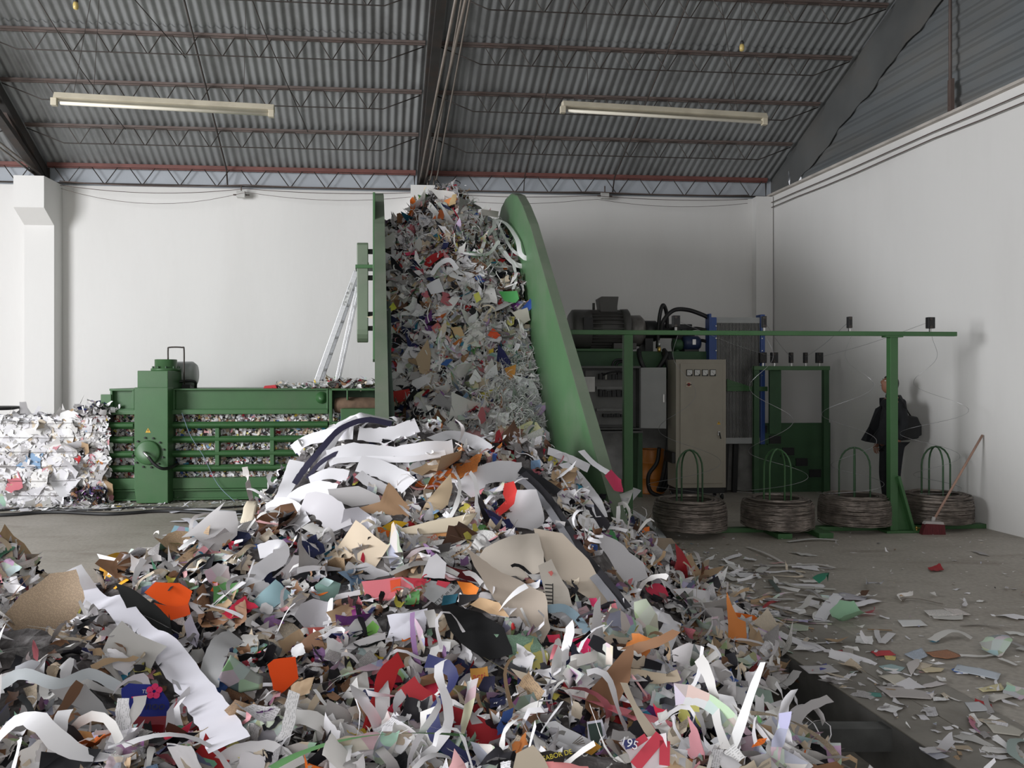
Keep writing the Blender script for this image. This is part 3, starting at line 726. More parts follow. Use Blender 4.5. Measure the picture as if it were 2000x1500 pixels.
# steps behind: dark treads on a slanting green stringer plate
Sp = Fr(1470, 12.35)
sp = empty('step_unit', Sp.o, THW, 'dark green step unit with black treads behind the lower wire guides', 'steps')
qx = lambda px, ly=0.0: Sp.X(px, ly)
qz = lambda py, px=1550, ly=0.0: Sp.Z(px, py, ly)
MB().box(qx(1474), qx(1622), 0.0, 0.03, qz(968), qz(826)).build('side_panel', GREEND, sp, 0.004)
for (px, py) in ((1486, 838), (1513, 859), (1539, 882), (1565, 903), (1591, 925)):
    MB().box(qx(px-11), qx(px+11), -0.03, 0.30, qz(py+8), qz(py-8)).build('tread_box', BLACK, sp, 0.004)
    MB().box(qx(px-16), qx(px+11), -0.05, 0.0, qz(py+9), qz(py+7)).build('tread_lip', GREEND, sp)
MB().box(qx(1420), qx(1480), 0.1, 0.5, 0.02, qz(820)).build('rear_panel', PIT, sp)

# ---------------------------------------------------------------- wire coils with green cages
COILW = mat('coiled_annealed_wire', (0.12, 0.10, 0.085), 0.5, 0.5, 0.5, 5, 0.9, 26, (0.20, 0.17, 0.15), 0.5, 7, (0.35, 0.35, 9))
WIRE = mat('bright_tie_wire', (0.30, 0.30, 0.31), 0.4, 0.6, 0.1)
COILL = mat('loose_coil_wire', (0.24, 0.205, 0.18), 0.45, 0.5, 0.5, 9)
coil_lb = ['leftmost coil of dark tie wire, in front of the beige cabinet', 'second coil of dark tie wire, in front of the steps', 'third coil of dark tie wire, left of the tall post', 'rightmost coil of dark tie wire, beside the broom']
coil_tops = []
for k, (px, py, w) in enumerate(((1347, 1050, 140), (1518, 1046, 136), (1669, 1034, 134), (1828, 1026, 130))):
    Yc = (9.1, 9.2, 9.42, 9.56)[k]; R0 = w/2.0*Yc/F
    o = empty('wire_coil', ((px-1000)/F*Yc, Yc, 0.052), 0.4*k, coil_lb[k], 'wire coil', 'coils of tie wire on the floor')
    h = 0.33; rs = random.Random(20+k)
    # outer shape: a fat doughnut of laid wire
    prof = [(0.20, 0.03), (0.30, 0.012), (R0*0.93, 0.02), (R0*1.0, 0.07), (R0*1.01, 0.16), (R0*0.99, 0.25), (R0*0.90, h-0.02), (R0*0.74, h), (0.24, h-0.03), (0.21, 0.2), (0.20, 0.03)]
    MB().lathe((0, 0, 0), prof, 48, 'z', True, False).build('coil', COILW, o)
    bb = MB()
    for q in range(90):
        zz = rs.uniform(0.03, h-0.01); rr = R0*1.012-(max(0, zz-0.2)/0.13)**2*R0*0.1
        a0 = rs.uniform(0, 6.28); ln = rs.uniform(2.0, 6.0); sl = rs.uniform(-0.03, 0.03)
        bb.tube([(math.cos(a0+ln*i/24)*(rr+0.004*math.sin(i)), math.sin(a0+ln*i/24)*(rr+0.004*math.sin(i)), min(h, max(0.01, zz+sl*i/24+0.004*math.sin(i*1.7+q)))) for i in range(25)], 0.0035, 4, False)
    for q in range(34):
        rr = rs.uniform(0.24, R0*0.88); a0 = rs.uniform(0, 6.28)
        bb.tube([(math.cos(a0+5*i/24)*rr, math.sin(a0+5*i/24)*rr, h+0.004+0.004*math.sin(i+q)) for i in range(25)], 0.0035, 4, False)
    w_ = bb.build('loose_turns', COILL, o); w_['kind'] = 'stuff'
    # cage: two crossed arches
    rc = 0.165; ht = 0.88
    for a in (0.35, 0.35+math.pi/2):
        pts = [(rc, 0.02)] + [(rc, z) for z in (0.3, 0.6)] + [(rc*math.cos(q*math.pi/10), 0.66+0.22*math.sin(q*math.pi/10)) for q in range(0, 11)]+[(-rc, 0.6), (-rc, 0.3), (-rc, 0.02)]
        bb = MB(); bb.tube([(x*math.cos(a), x*math.sin(a), z) for (x, z) in pts], 0.010, 8); bb.build('cage_rod', GREEN if k == 1 else GREEND, o)
    coil_tops.append(Vector((o.location.x, o.location.y, h+0.05)))
# wires: springy spirals rising from each coil to its guide, and from guide to guide
for k in range(4):
    c = coil_tops[k]; rs = random.Random(50+k); n = 90; pts = []
    top = GU[k]+Vector((0.02, 0, -0.17)); turns = 2.6+0.3*k
    for i in range(n+1):
        f = i/n; r = (0.34+0.10*math.sin(f*7+k))*(1-max(0, (f-0.62)/0.38)**1.0)
        ax = c.x*(1-f)+top.x*f; ay = c.y*(1-f)+top.y*f
        z = c.z+0.02+(top.z-c.z-0.02)*(f**1.5)
        a = 2*math.pi*turns*f+k*1.3
        pts.append(Vector((ax+r*math.cos(a), ay+r*0.55*math.sin(a), z)))
    bb = MB(); bb.tube(pts, 0.0022, 4)
    tag(bb.build('tie_wire', WIRE, None), 'springy loose wire spiralling up from '+('the leftmost', 'the second', 'the third', 'the rightmost')[k]+' coil', 'wire', 'loose wires rising from the coils')
for k, (a, c) in enumerate(((GU[0], GL[1]), (GU[1], GL[2]), (GU[2], GL[3]), (GU[3], GL[4]), (GU[3], GL[4]+Vector((0, 0, -0.08))))):
    if k == 4: continue
    bb = MB(); bb.tube(spl([a, a.lerp(c, 0.5)+Vector((0, 0, -0.03)), c], 8), 0.002, 4)
    tag(bb.build('tie_wire', WIRE, None), 'straight wire stretched back from '+('the leftmost', 'the second', 'the third', 'the rightmost')[k]+' guide on the overhead bar', 'wire', 'wires stretched between the guides')

# broom leaning in the corner
f0 = ground(1822, 1043); top = Vector(cY(CR-0.02, 9.46, 1.07))
br = empty('broom', (f0.x, f0.y, 0), 0, 'broom with a red head and wooden stick leaning on the right wall', 'broom')
loc = Vector((f0.x, f0.y, 0))
bb = MB(); bb.tube([Vector((0.0, 0.0, 0.14)), top-loc], 0.013, 10); bb.build('handle', mat('pinkish_wood', (0.42, 0.26, 0.20), 0.6, 0, 0.15, 8, 0, 60, None, 0, 2, (1, 1, 0.2)), br)
bb = MB(); bb.prism([(-0.14, 0.0), (0.12, 0.0), (0.11, 0.11), (-0.10, 0.12)], -0.045, 0.03, 'y'); bb.build('bristles', mat('dark_red_bristles', (0.13, 0.015, 0.02), 0.7, 0, 0.4, 30, 0.5, 200, None, 0, 2, (8, 8, 0.4)), br)
bb = MB(); bb.prism([(-0.11, 0.115), (0.11, 0.105), (0.10, 0.135), (-0.09, 0.145)], -0.035, 0.025, 'y'); bb.tube([(0.0, 0, 0.135), (0.012, 0, 0.19)], 0.02, 8); bb.build('broom_head', mat('white_broom_block', (0.5, 0.47, 0.46), 0.6), br)
br.rotation_euler = (0, 0, 0)
# brass fitting on the floor by the foot plate
o = empty('brass_fitting', ground(1790, 1040), 0, 'small brass fitting on the floor between the foot plate and the broom', 'fitting')
MB().lathe((0, 0, 0), [(0.02, 0), (0.02, 0.02), (0.012, 0.025), (0.012, 0.05), (0.018, 0.055), (0.0, 0.07)], 12).build('body', mat('brass', (0.6, 0.42, 0.12), 0.3, 0.9), o)
MB().tube([(-0.04, 0, 0.045), (0.04, 0, 0.05)], 0.006, 6).build('lever', mat('brass', (0.6, 0.42, 0.12)), o)
# ---------------------------------------------------------------- hydraulic power unit
H = Fr(1250, 12.2)
hx = lambda px, ly=0.0: H.X(px, ly)
hz = lambda py, px=1250, ly=0.0: H.Z(px, py, ly)
hu = empty('hydraulic_unit', H.o, THW, 'green hydraulic power unit tank on legs behind the conveyor', 'hydraulic unit')
t0, t1 = hz(740), hz(686)
MB().box(hx(1112), hx(1384), 0.0, 1.1, t0, t1).build('oil_tank', GREEND, hu, 0.008)
MB().box(hx(1112), hx(1226), -0.03, 0.5, t1, t1+0.035).build('motor_rail', GREEN, hu, 0.004)
for px in (1150, 1245, 1376):
    MB().box(hx(px)-0.04, hx(px)+0.04, 0.05, 0.13, 0, t0).build('leg', GREEND, hu)
    MB().box(hx(px)-0.04, hx(px)+0.04, 0.95, 1.03, 0, t0).build('leg', GREEND, hu)
MB().box(hx(1150), hx(1376), 0.9, 0.94, 0.1, t0).build('rear_screen', PIT, hu)
# motor
MOTOR = mat('dark_grey_motor_paint', (0.075, 0.072, 0.068), 0.5, 0.1, 0.12, 4)
mo = empty('electric_motor', H.W((hx(1115), 0.35, t1+0.035)), THW, 'big dark grey electric motor with a terminal box, lying on the tank', 'motor')
zb = t1+0.035; mz = hz(641)-zb; R1 = 0.30
L0, L1 = 0.0, hx(1234)-hx(1115)
MB().lathe((0.02, 0, mz), [(0.0, 0.0), (R1*0.75, 0.0), (R1*0.98, 0.05), (R1, 0.10), (R1, 0.32)], 32, 'x').build('fan_cowl', MOTOR, mo)
bb = MB(); bb.lathe((0.02, 0, mz), [(R1*0.9, 0.32), (R1*0.9, L1-0.10)], 32, 'x')
for k in range(26):
    a = 2*math.pi*k/26; c, s_ = math.cos(a), math.sin(a)
    bb.bar((0.34, c*R1*0.94, mz+s_*R1*0.94), (L1-0.10, c*R1*0.94, mz+s_*R1*0.94), 0.012, 0.03, (0, c, s_))
bb.build('finned_body', MOTOR, mo)
MB().lathe((0.0, 0, mz), [(R1*0.6, L1-0.10), (R1*1.02, L1-0.10), (R1*1.04, L1), (R1*0.95, L1+0.02), (R1*0.4, L1+0.03)], 32, 'x').build('end_shield', MOTOR, mo)
MB().lathe((0.0, 0, mz-0.02), [(R1*0.78, L1), (R1*0.80, L1+0.20), (R1*0.6, L1+0.26), (R1*0.3, L1+0.28)], 28, 'x').build('bell_housing', mat('grey_cast_housing', (0.16, 0.15, 0.14), 0.45, 0.3, 0.3, 6), mo)
x6 = hx(1194)-hx(1115)
MB().prism([(x6-0.12, mz+R1*0.85), (x6+0.14, mz+R1*0.85), (x6+0.14, mz+R1+0.04), (x6+0.16, mz+R1+0.19), (x6-0.10, mz+R1+0.19), (x6-0.15, mz+R1+0.16), (x6-0.13, mz+R1+0.05)], -0.13, 0.13, 'y').build('terminal_box', MOTOR, mo, 0.006)
MB().box(x6+0.05, x6+0.4, -0.28, 0.28, 0.0, 0.09).build('foot', MOTOR, mo, 0.006)
MB().box(0.2, 0.34, -R1-0.015, -R1+0.06, mz-0.03, mz+0.16).build('louvre', BLACK, mo)
bb = MB(); bb.tube([(x6-0.2, 0, mz+R1), (x6-0.2, 0, mz+R1+0.1)], 0.02, 8); bb.build('lifting_eye', MOTOR, mo)
# pump, manifold and valve
pu = empty('hydraulic_pump', H.W((hx(1268), 0.35, t1)), THW, 'black hydraulic pump with hoses, right of the big motor', 'pump')
MB().lathe((-0.02, 0, 0.32), [(0.0, 0), (0.16, 0.0), (0.16, 0.2), (0.11, 0.25), (0.11, 0.5), (0, 0.5)], 20, 'x').build('pump_body', BLACK, pu)
MB().box(0.5, 0.72, -0.15, 0.2, 0.0, 0.42).build('valve_block', BLACK, pu, 0.01)
for k in range(3):
    MB().box(0.42+0.12*k, 0.50+0.12*k, -0.22, -0.12, 0.30-0.04*k, 0.38-0.04*k).build('solenoid', BLACK, pu, 0.008)
MB().box(-0.02, 0.1, -0.2, 0.2, 0.0, 0.2).build('bracket', BLACK, pu)
VB = mat('brass', (0.6, 0.42, 0.12))
xv, zv = hx(1289, -0.1), hz(680, 1289, -0.1)
o = empty('relief_valve', H.W((xv, -0.05, zv-0.06)), THW, 'brass and steel relief valve hanging over the tank front', 'valve')
MB().lathe((0, 0, 0), [(0.0, 0), (0.022, 0.005), (0.028, 0.03), (0.028, 0.07), (0.018, 0.08)], 12).build('brass_cap', VB, o)
MB().lathe((0, 0, 0.08), [(0.022, 0), (0.022, 0.06), (0.015, 0.065), (0.015, 0.1)], 12).build('steel_neck', CHROME, o)
sm = empty('circulation_motor', H.W((hx(1338), 0.1, t1)), THW, 'small dark blue motor with a green pump between tank and radiator', 'motor')
DBL = mat('dark_blue_paint', (0.02, 0.035, 0.09), 0.45)
MB().lathe((0, 0, 0.13), [(0.0, 0), (0.10, 0.0), (0.11, 0.05), (0.11, 0.22), (0.08, 0.26), (0, 0.26)], 20, 'x').build('motor_body', DBL, sm)
MB().lathe((-0.16, 0, 0.10), [(0.0, 0), (0.09, 0.0), (0.09, 0.12), (0.05, 0.16)], 18, 'x').build('pump_housing', GREEND, sm)
MB().lathe((-0.1, -0.02, 0), [(0.045, 0), (0.03, 0.02), (0.03, 0.1)], 14).build('outlet', GREEND, sm)
MB().box(0.11, 0.16, -0.12, -0.105, 0.10, 0.18).build('nameplate', CHROME, sm)
MB().box(0.0, 0.22, -0.08, 0.08, 0, 0.03).build('foot', BLACK, sm)
# radiator
BLUE = mat('blue_cooler_paint', (0.025, 0.07, 0.26), 0.4, 0, 0.1, 5)
CORE = mat('cooler_core', (0.05, 0.05, 0.05), 0.5, 0.3)
rd = empty('oil_cooler', H.W((hx(1386, -0.1), -0.1, hz(855, 1430, -0.1))), THW, 'tall oil cooler radiator with blue side tanks', 'radiator')
rx = lambda px: hx(px, -0.1)-hx(1386, -0.1)
rz = lambda py: hz(py, 1430, -0.1)-hz(855, 1430, -0.1)
MB().box(rx(1384), rx(1388.5), -0.03, 0.16, 0.12, rz(613)).build('side_tank', BLUE, rd, 0.008)
MB().box(rx(1388), rx(1399), -0.02, 0.14, 0.12, rz(620)).build('side_tank', BLUE, rd, 0.008)
MB().box(rx(1484), rx(1493), -0.03, 0.16, -0.1, rz(614)).build('side_tank', BLUE, rd, 0.008)
MB().box(rx(1399), rx(1484), 0.03, 0.12, 0.0, rz(631)).build('core', CORE, rd)
bb = MB()
for k in range(30):
    x = rx(1399)+(rx(1484)-rx(1399))*(k+0.5)/30
    bb.box(x-0.004, x+0.004, -0.005, 0.035, 0.0, rz(631))
f_ = bb.build('fins', mat('cooler_fin', (0.28, 0.28, 0.27), 0.4, 0.6), rd)
MB().box(rx(1399), rx(1484), -0.005, 0.13, rz(631), rz(620)).build('header', GREYBOX, rd, 0.003)
MB().box(rx(1399), rx(1484), -0.005, 0.13, -0.09, 0.0).build('footer', GREYBOX, rd, 0.003)
for px in (1397, 1487):
    for py in (637, 661, 685, 709, 733):
        MB().lathe((rx(px), -0.035, rz(py)), [(0.009, 0), (0.009, 0.012)], 8, 'y').build('bolt', CHROME, rd)
rs_ = empty('cooler_shelf', H.W((hx(1418, -0.1), -0.1, 0)), THW, 'green bracket frame under the oil cooler on dark legs', 'bracket')
q0, q1 = 0.0, hx(1497, -0.1)-hx(1418, -0.1)
MB().box(q0, q1, -0.05, 0.25, hz(764, 1430, -0.1), hz(755, 1430, -0.1)).build('shelf', GREEN, rs_, 0.004)
MB().prism([(q0, hz(756)), (q0+0.0, hz(740)), (q0+0.38, hz(756))], -0.04, -0.03, 'y').build('gusset', GREEN, rs_)
for px, b2 in ((1424, 1416), (1440, 1436)):
    bb = MB(); bb.bar((hx(px)-hx(1418, -.1), 0.1, hz(764)), (hx(b2)-hx(1418, -.1), 0.15, 0.0), 0.07, 0.07); bb.build('leg', BLACK, rs_)
# hoses
def hose(pts, r, label, grp='black hydraulic hoses'):
    bb = MB(); bb.tube(spl(pts, 8), r, 10); o = bb.build('hydraulic_hose', BLACK, None); tag(o, label, 'hose', grp); return o
W = H.W
hose([W((hx(1291), 0.2, t1+0.05)), W((hx(1293), 0.15, hz(620))), W((hx(1300), 0.15, hz(594))), W((hx(1309), 0.2, hz(610))), W((hx(1314), 0.3, hz(650)))], 0.03, 'black hose looping highest above the hydraulic pump')
hose([W((hx(1294), 0.1, hz(650))), W((hx(1298), 0.05, hz(625))), W((hx(1318), 0.05, hz(605))), W((hx(1345), 0.05, hz(604))), W((hx(1372), 0.0, hz(614))), W((hx(1386), -0.02, hz(622)))], 0.032, 'thick black hose arching from the pump to the blue cooler')
hose([W((hx(1340), 0.2, t1+0.28)), W((hx(1360), 0.1, hz(640))), W((hx(1384), 0.0, hz(645)))], 0.025, 'short black hose into the cooler, above the overhead bar')
hose([W((hx(1360), 0.2, t1+0.1)), W((hx(1372), 0.1, hz(664))), W((hx(1384), 0.0, hz(668)))], 0.025, 'short black hose into the cooler, below the overhead bar')
hose([W((hx(1248), 0.0, t1+0.02)), W((hx(1246), -0.12, hz(700))), W((hx(1256), -0.14, hz(722))), W((hx(1278), -0.14, hz(722))), W((hx(1296), -0.12, hz(695))), W((hx(1296), -0.02, t1+0.02))], 0.035, 'black hose sagging in a loop across the tank front')
for k, dx in enumerate((0, 6, 11)):
    hose([W((hx(1294+dx), -0.05, t1-0.02)), W((hx(1300+dx), -0.2, hz(730))), W((hx(1300+dx*0.8), -0.22, hz(800))), W((hx(1296+dx*0.6), -0.2, hz(880))), W((hx(1285+dx), -0.1, hz(950))), W((hx(1270), 0.1, 0.04))], 0.035, ('left', 'middle', 'right')[k]+' one of the thick black hoses dropping beside the beige cabinet')
# open electrical cabinet
oc = empty('open_switch_cabinet', H.W((hx(1200, -0.25), -0.25, hz(836, 1200, -.25))), THW, 'open electrical cabinet full of breakers on a steel table', 'switch cabinet')
ox = lambda px: hx(px, -0.25)-hx(1200, -0.25)
oz = lambda py: hz(py, 1200, -0.25)-hz(836, 1200, -0.25)
IN = mat('cabinet_inside_grey', (0.10, 0.10, 0.098), 0.5)
SIL = mat('pale_cabinet_door', (0.38, 0.38, 0.38), 0.45, 0.1, 0.05)
cx0, cx1 = ox(1131), ox(1250)
bb = MB(); bb.box(cx0, cx1, 0.18, 0.2, 0, oz(717)); bb.box(cx0, cx0+0.02, -0.05, 0.18, 0, oz(717)); bb.box(cx1-0.02, cx1, -0.05, 0.18, 0, oz(717)); bb.box(cx0, cx1, -0.05, 0.18, oz(719), oz(715)); bb.box(cx0, cx1, -0.05, 0.18, -0.02, 0.0); bb.build('box', IN, oc)
MB().box(cx0+0.12, cx1-0.1, 0.15, 0.17, 0.04, oz(724)).build('mounting_plate', mat('mounting_plate', (0.16, 0.16, 0.155), 0.5), oc)
rs = random.Random(7)
for (py, h, w0, w1) in ((741, 0.10, 1172, 1226), (775, 0.11, 1172, 1226), (815, 0.05, 1180, 1226)):
    x = ox(w0)
    while x < ox(w1)-0.05:
        w = rs.choice((0.035, 0.05, 0.07)); m = rs.choice((BLACK, BLACK, mat('grey_relay', (0.30, 0.29, 0.26), 0.5), BLACK))
        MB().box(x, x+w*0.9, 0.06, 0.15, oz(py), oz(py)+h*rs.uniform(0.7, 1.0)).build('breaker', m, oc, 0.003); x += w
for py in (758, 801):
    MB().box(ox(1168), ox(1236), 0.10, 0.15, oz(py)-0.02, oz(py)+0.02).build('cable_duct', mat('cable_duct', (0.19, 0.19, 0.185), 0.5), oc)
bb = MB(); bb.tube(spl([(ox(1176), 0.1, oz(735)), (ox(1190), 0.0, oz(728)), (ox(1215), 0.02, oz(726)), (ox(1235), 0.08, oz(740))], 6), 0.012, 6); bb.build('wiring', BLACK, oc)
w = MB().box(ox(1136), ox(1160), -0.07, -0.055, oz(765), oz(736)).build('paper_notice', mat('white_plastic', (0.6, 0.59, 0.57)), oc)
# door swung open to the right
dr = MB(); a, c = (cx1, -0.05), (ox(1294), -0.20)
dr.bar((a[0], a[1], oz(777)), (c[0], c[1], oz(777)), 0.025, oz(718)-oz(836), (0, 0, 1)); d_ = dr.build('door', SIL, oc, 0.004)
bb = MB(); bb.box(ox(1288)-0.01, ox(1288)+0.012, -0.225, -0.195, oz(785), oz(770)); bb.build('door_handle', CHROME, d_)
tb = empty('cabinet_table', H.W((hx(1200, -0.25), -0.25, 0)), THW, 'grey steel table carrying the open electrical cabinet', 'table')
MB().box(cx0, cx1+0.02, -0.1, 0.4, hz(840)-0.02, hz(836)-0.02+0.0).build('table_top', IN, tb, 0.003)
for px in (1140, 1248):
    for ly in (-0.06, 0.34): MB().box(ox(px)-0.03, ox(px)+0.03, ly-0.03, ly+0.03, 0, hz(840)-0.02).build('leg', GREEND, tb)
hose([W((hx(1190), -0.2, hz(717))), W((hx(1194), -0.2, hz(706))), W((hx(1208), -0.2, hz(703))), W((hx(1225), -0.15, hz(712)))], 0.018, 'black cable loop lying on top of the open cabinet', 'cables at the cabinet')
hose([W((hx(1198), -0.16, hz(717))), W((hx(1202), -0.16, hz(709))), W((hx(1214), -0.16, hz(707))), W((hx(1226), -0.12, hz(714)))], 0.018, 'lower of two cable loops on top of the open cabinet', 'cables at the cabinet')
# orange drum
od = empty('orange_drum', H.W((hx(1272, 0.1), 0.1, 0)), THW, 'orange steel drum standing in the shade under the tank', 'drum')
OR = mat('orange_drum_paint', (0.42, 0.14, 0.015), 0.45, 0, 0.1)
RD = hx(1296, 0.1)-hx(1272, 0.1)
MB().lathe((0, 0, 0), [(0.0, 0.0), (RD, 0.0), (RD+0.01, 0.01), (RD, 0.03), (RD, 0.22), (RD+0.012, 0.235), (RD, 0.25), (RD, 0.45), (RD+0.012, 0.465), (RD, 0.48), (RD, hz(877, 1272, .1))], 32, 'z', True, False).build('body', OR, od)
MB().lathe((0, 0, hz(877, 1272, .1)), [(0.0, -0.02), (RD-0.01, -0.02), (RD-0.01, 0), (RD+0.01, 0.0), (RD+0.01, -0.02)], 32, 'z', False, False).build('lid_rim', OR, od)
hose([W((hx(1280), -0.22, hz(872))), W((hx(1274), -0.26, hz(900))), W((hx(1258), -0.26, hz(925))), W((hx(1262), -0.26, hz(955))), W((hx(1290), -0.26, hz(968)))], 0.03, 'black hose hanging in a curve in front of the orange drum')

# beige control cabinet on castors
Cb = Fr(1322, 11.55)
cb = empty('control_cabinet', Cb.o, THW, 'beige control cabinet with four meters on castors', 'control cabinet')
kx = lambda px, ly=0.0: Cb.X(px, ly)
kz = lambda py, px=1370, ly=0.0: Cb.Z(px, py, ly)
z0, z1 = kz(953), kz(702)
MB().box(kx(1320), kx(1418), 0.0, 0.42, z0, z1).build('housing', CAB, cb, 0.006)
dd = MB().box(kx(1328), kx(1411), -0.018, 0.0, kz(944), kz(710)).build('door', CAB, cb, 0.004)
MET = mat('meter_face', (0.62, 0.62, 0.60), 0.3)
for px in (1345.5, 1360.5, 1376, 1391):
    x, z = kx(px), kz(728)
    fr_ = MB().box(x-0.044, x+0.044, -0.034, -0.018, z-0.046, z+0.046).build('meter', BLACK, cb, 0.004)
    bb = MB(); bb.prism([(x-0.036, z-0.036), (x+0.012, z-0.036), (x+0.036, z-0.012), (x+0.036, z+0.038), (x-0.036, z+0.038)], -0.038, -0.034, 'y'); bb.build('meter_face', MET, fr_)
    bb = MB(); bb.bar((x+0.02, -0.039, z-0.02), (x-0.02, -0.039, z+0.018), 0.002, 0.003, (0, 1, 0)); bb.build('needle', BLACK, fr_)
x, z = kx(1344), kz(751)
sw = MB().box(x-0.038, x+0.038, -0.026, -0.018, z-0.038, z+0.038).build('switch_plate', mat('switch_plate', (0.5, 0.42, 0.32), 0.4), cb, 0.003)
MB().lathe((x, -0.026, z), [(0.022, 0), (0.020, -0.02), (0, -0.02)], 16, 'y').build('red_knob', mat('red_plastic', (0.35, 0.02, 0.02), 0.4), sw)
MB().box(x-0.035, x+0.035, -0.05, -0.044, z-0.006, z+0.006).build('knob_grip', BLACK, sw)
warn(cb, kx(1403), -0.018, kz(826), 0.026)
x, z = kx(1403), kz(847)
hd = MB().box(x-0.014, x+0.014, -0.035, -0.018, z-0.03, z+0.035).build('lock_handle', CHROME, cb, 0.004)
bb = MB(); bb.bar((x, -0.045, z+0.02), (x+0.02, -0.045, z-0.07), 0.018, 0.012); bb.build('lever', BLACK, hd)
MB().box(kx(1322), kx(1416), 0.02, 0.40, z0-0.08, z0).build('plinth', BLACK, cb)
for px in (1326, 1412):
    for ly in (0.05, 0.36):
        o = MB().lathe((kx(px)-0.015, ly, 0.045), [(0.0, 0), (0.045, 0), (0.045, 0.03), (0, 0.03)], 16, 'x').build('castor', BLACK, cb)
        MB().box(kx(px)-0.03, kx(px)+0.03, ly-0.02, ly+0.02, 0.06, z0-0.08).build('castor_fork', CHROME, o)
MB().box(kx(1313), kx(1320), 0.02, 0.40, z0+0.35, z0+0.50).build('side_handle', BLACK, cb, 0.004)

# cables lying on the floor at the left
for k, (y0, r, lb) in enumerate(((1003, 0.022, 'thick'), (996, 0.014, 'thin'))):
    pts = []
    for i, px in enumerate(range(-60, 520, 45)):
        py = y0+2.5*math.sin(i*1.3+k)+(4-0.010*px if k == 0 else -0.012*px+2)
        g_ = ground(px, py); pts.append(Vector((g_.x, g_.y, r)))
    bb = MB(); bb.tube(spl(pts, 5), r, 8)
    tag(bb.build('floor_cable', BLACK, None), lb+' black cable lying on the floor in front of the bales and press', 'cable', 'floor cables at the left')
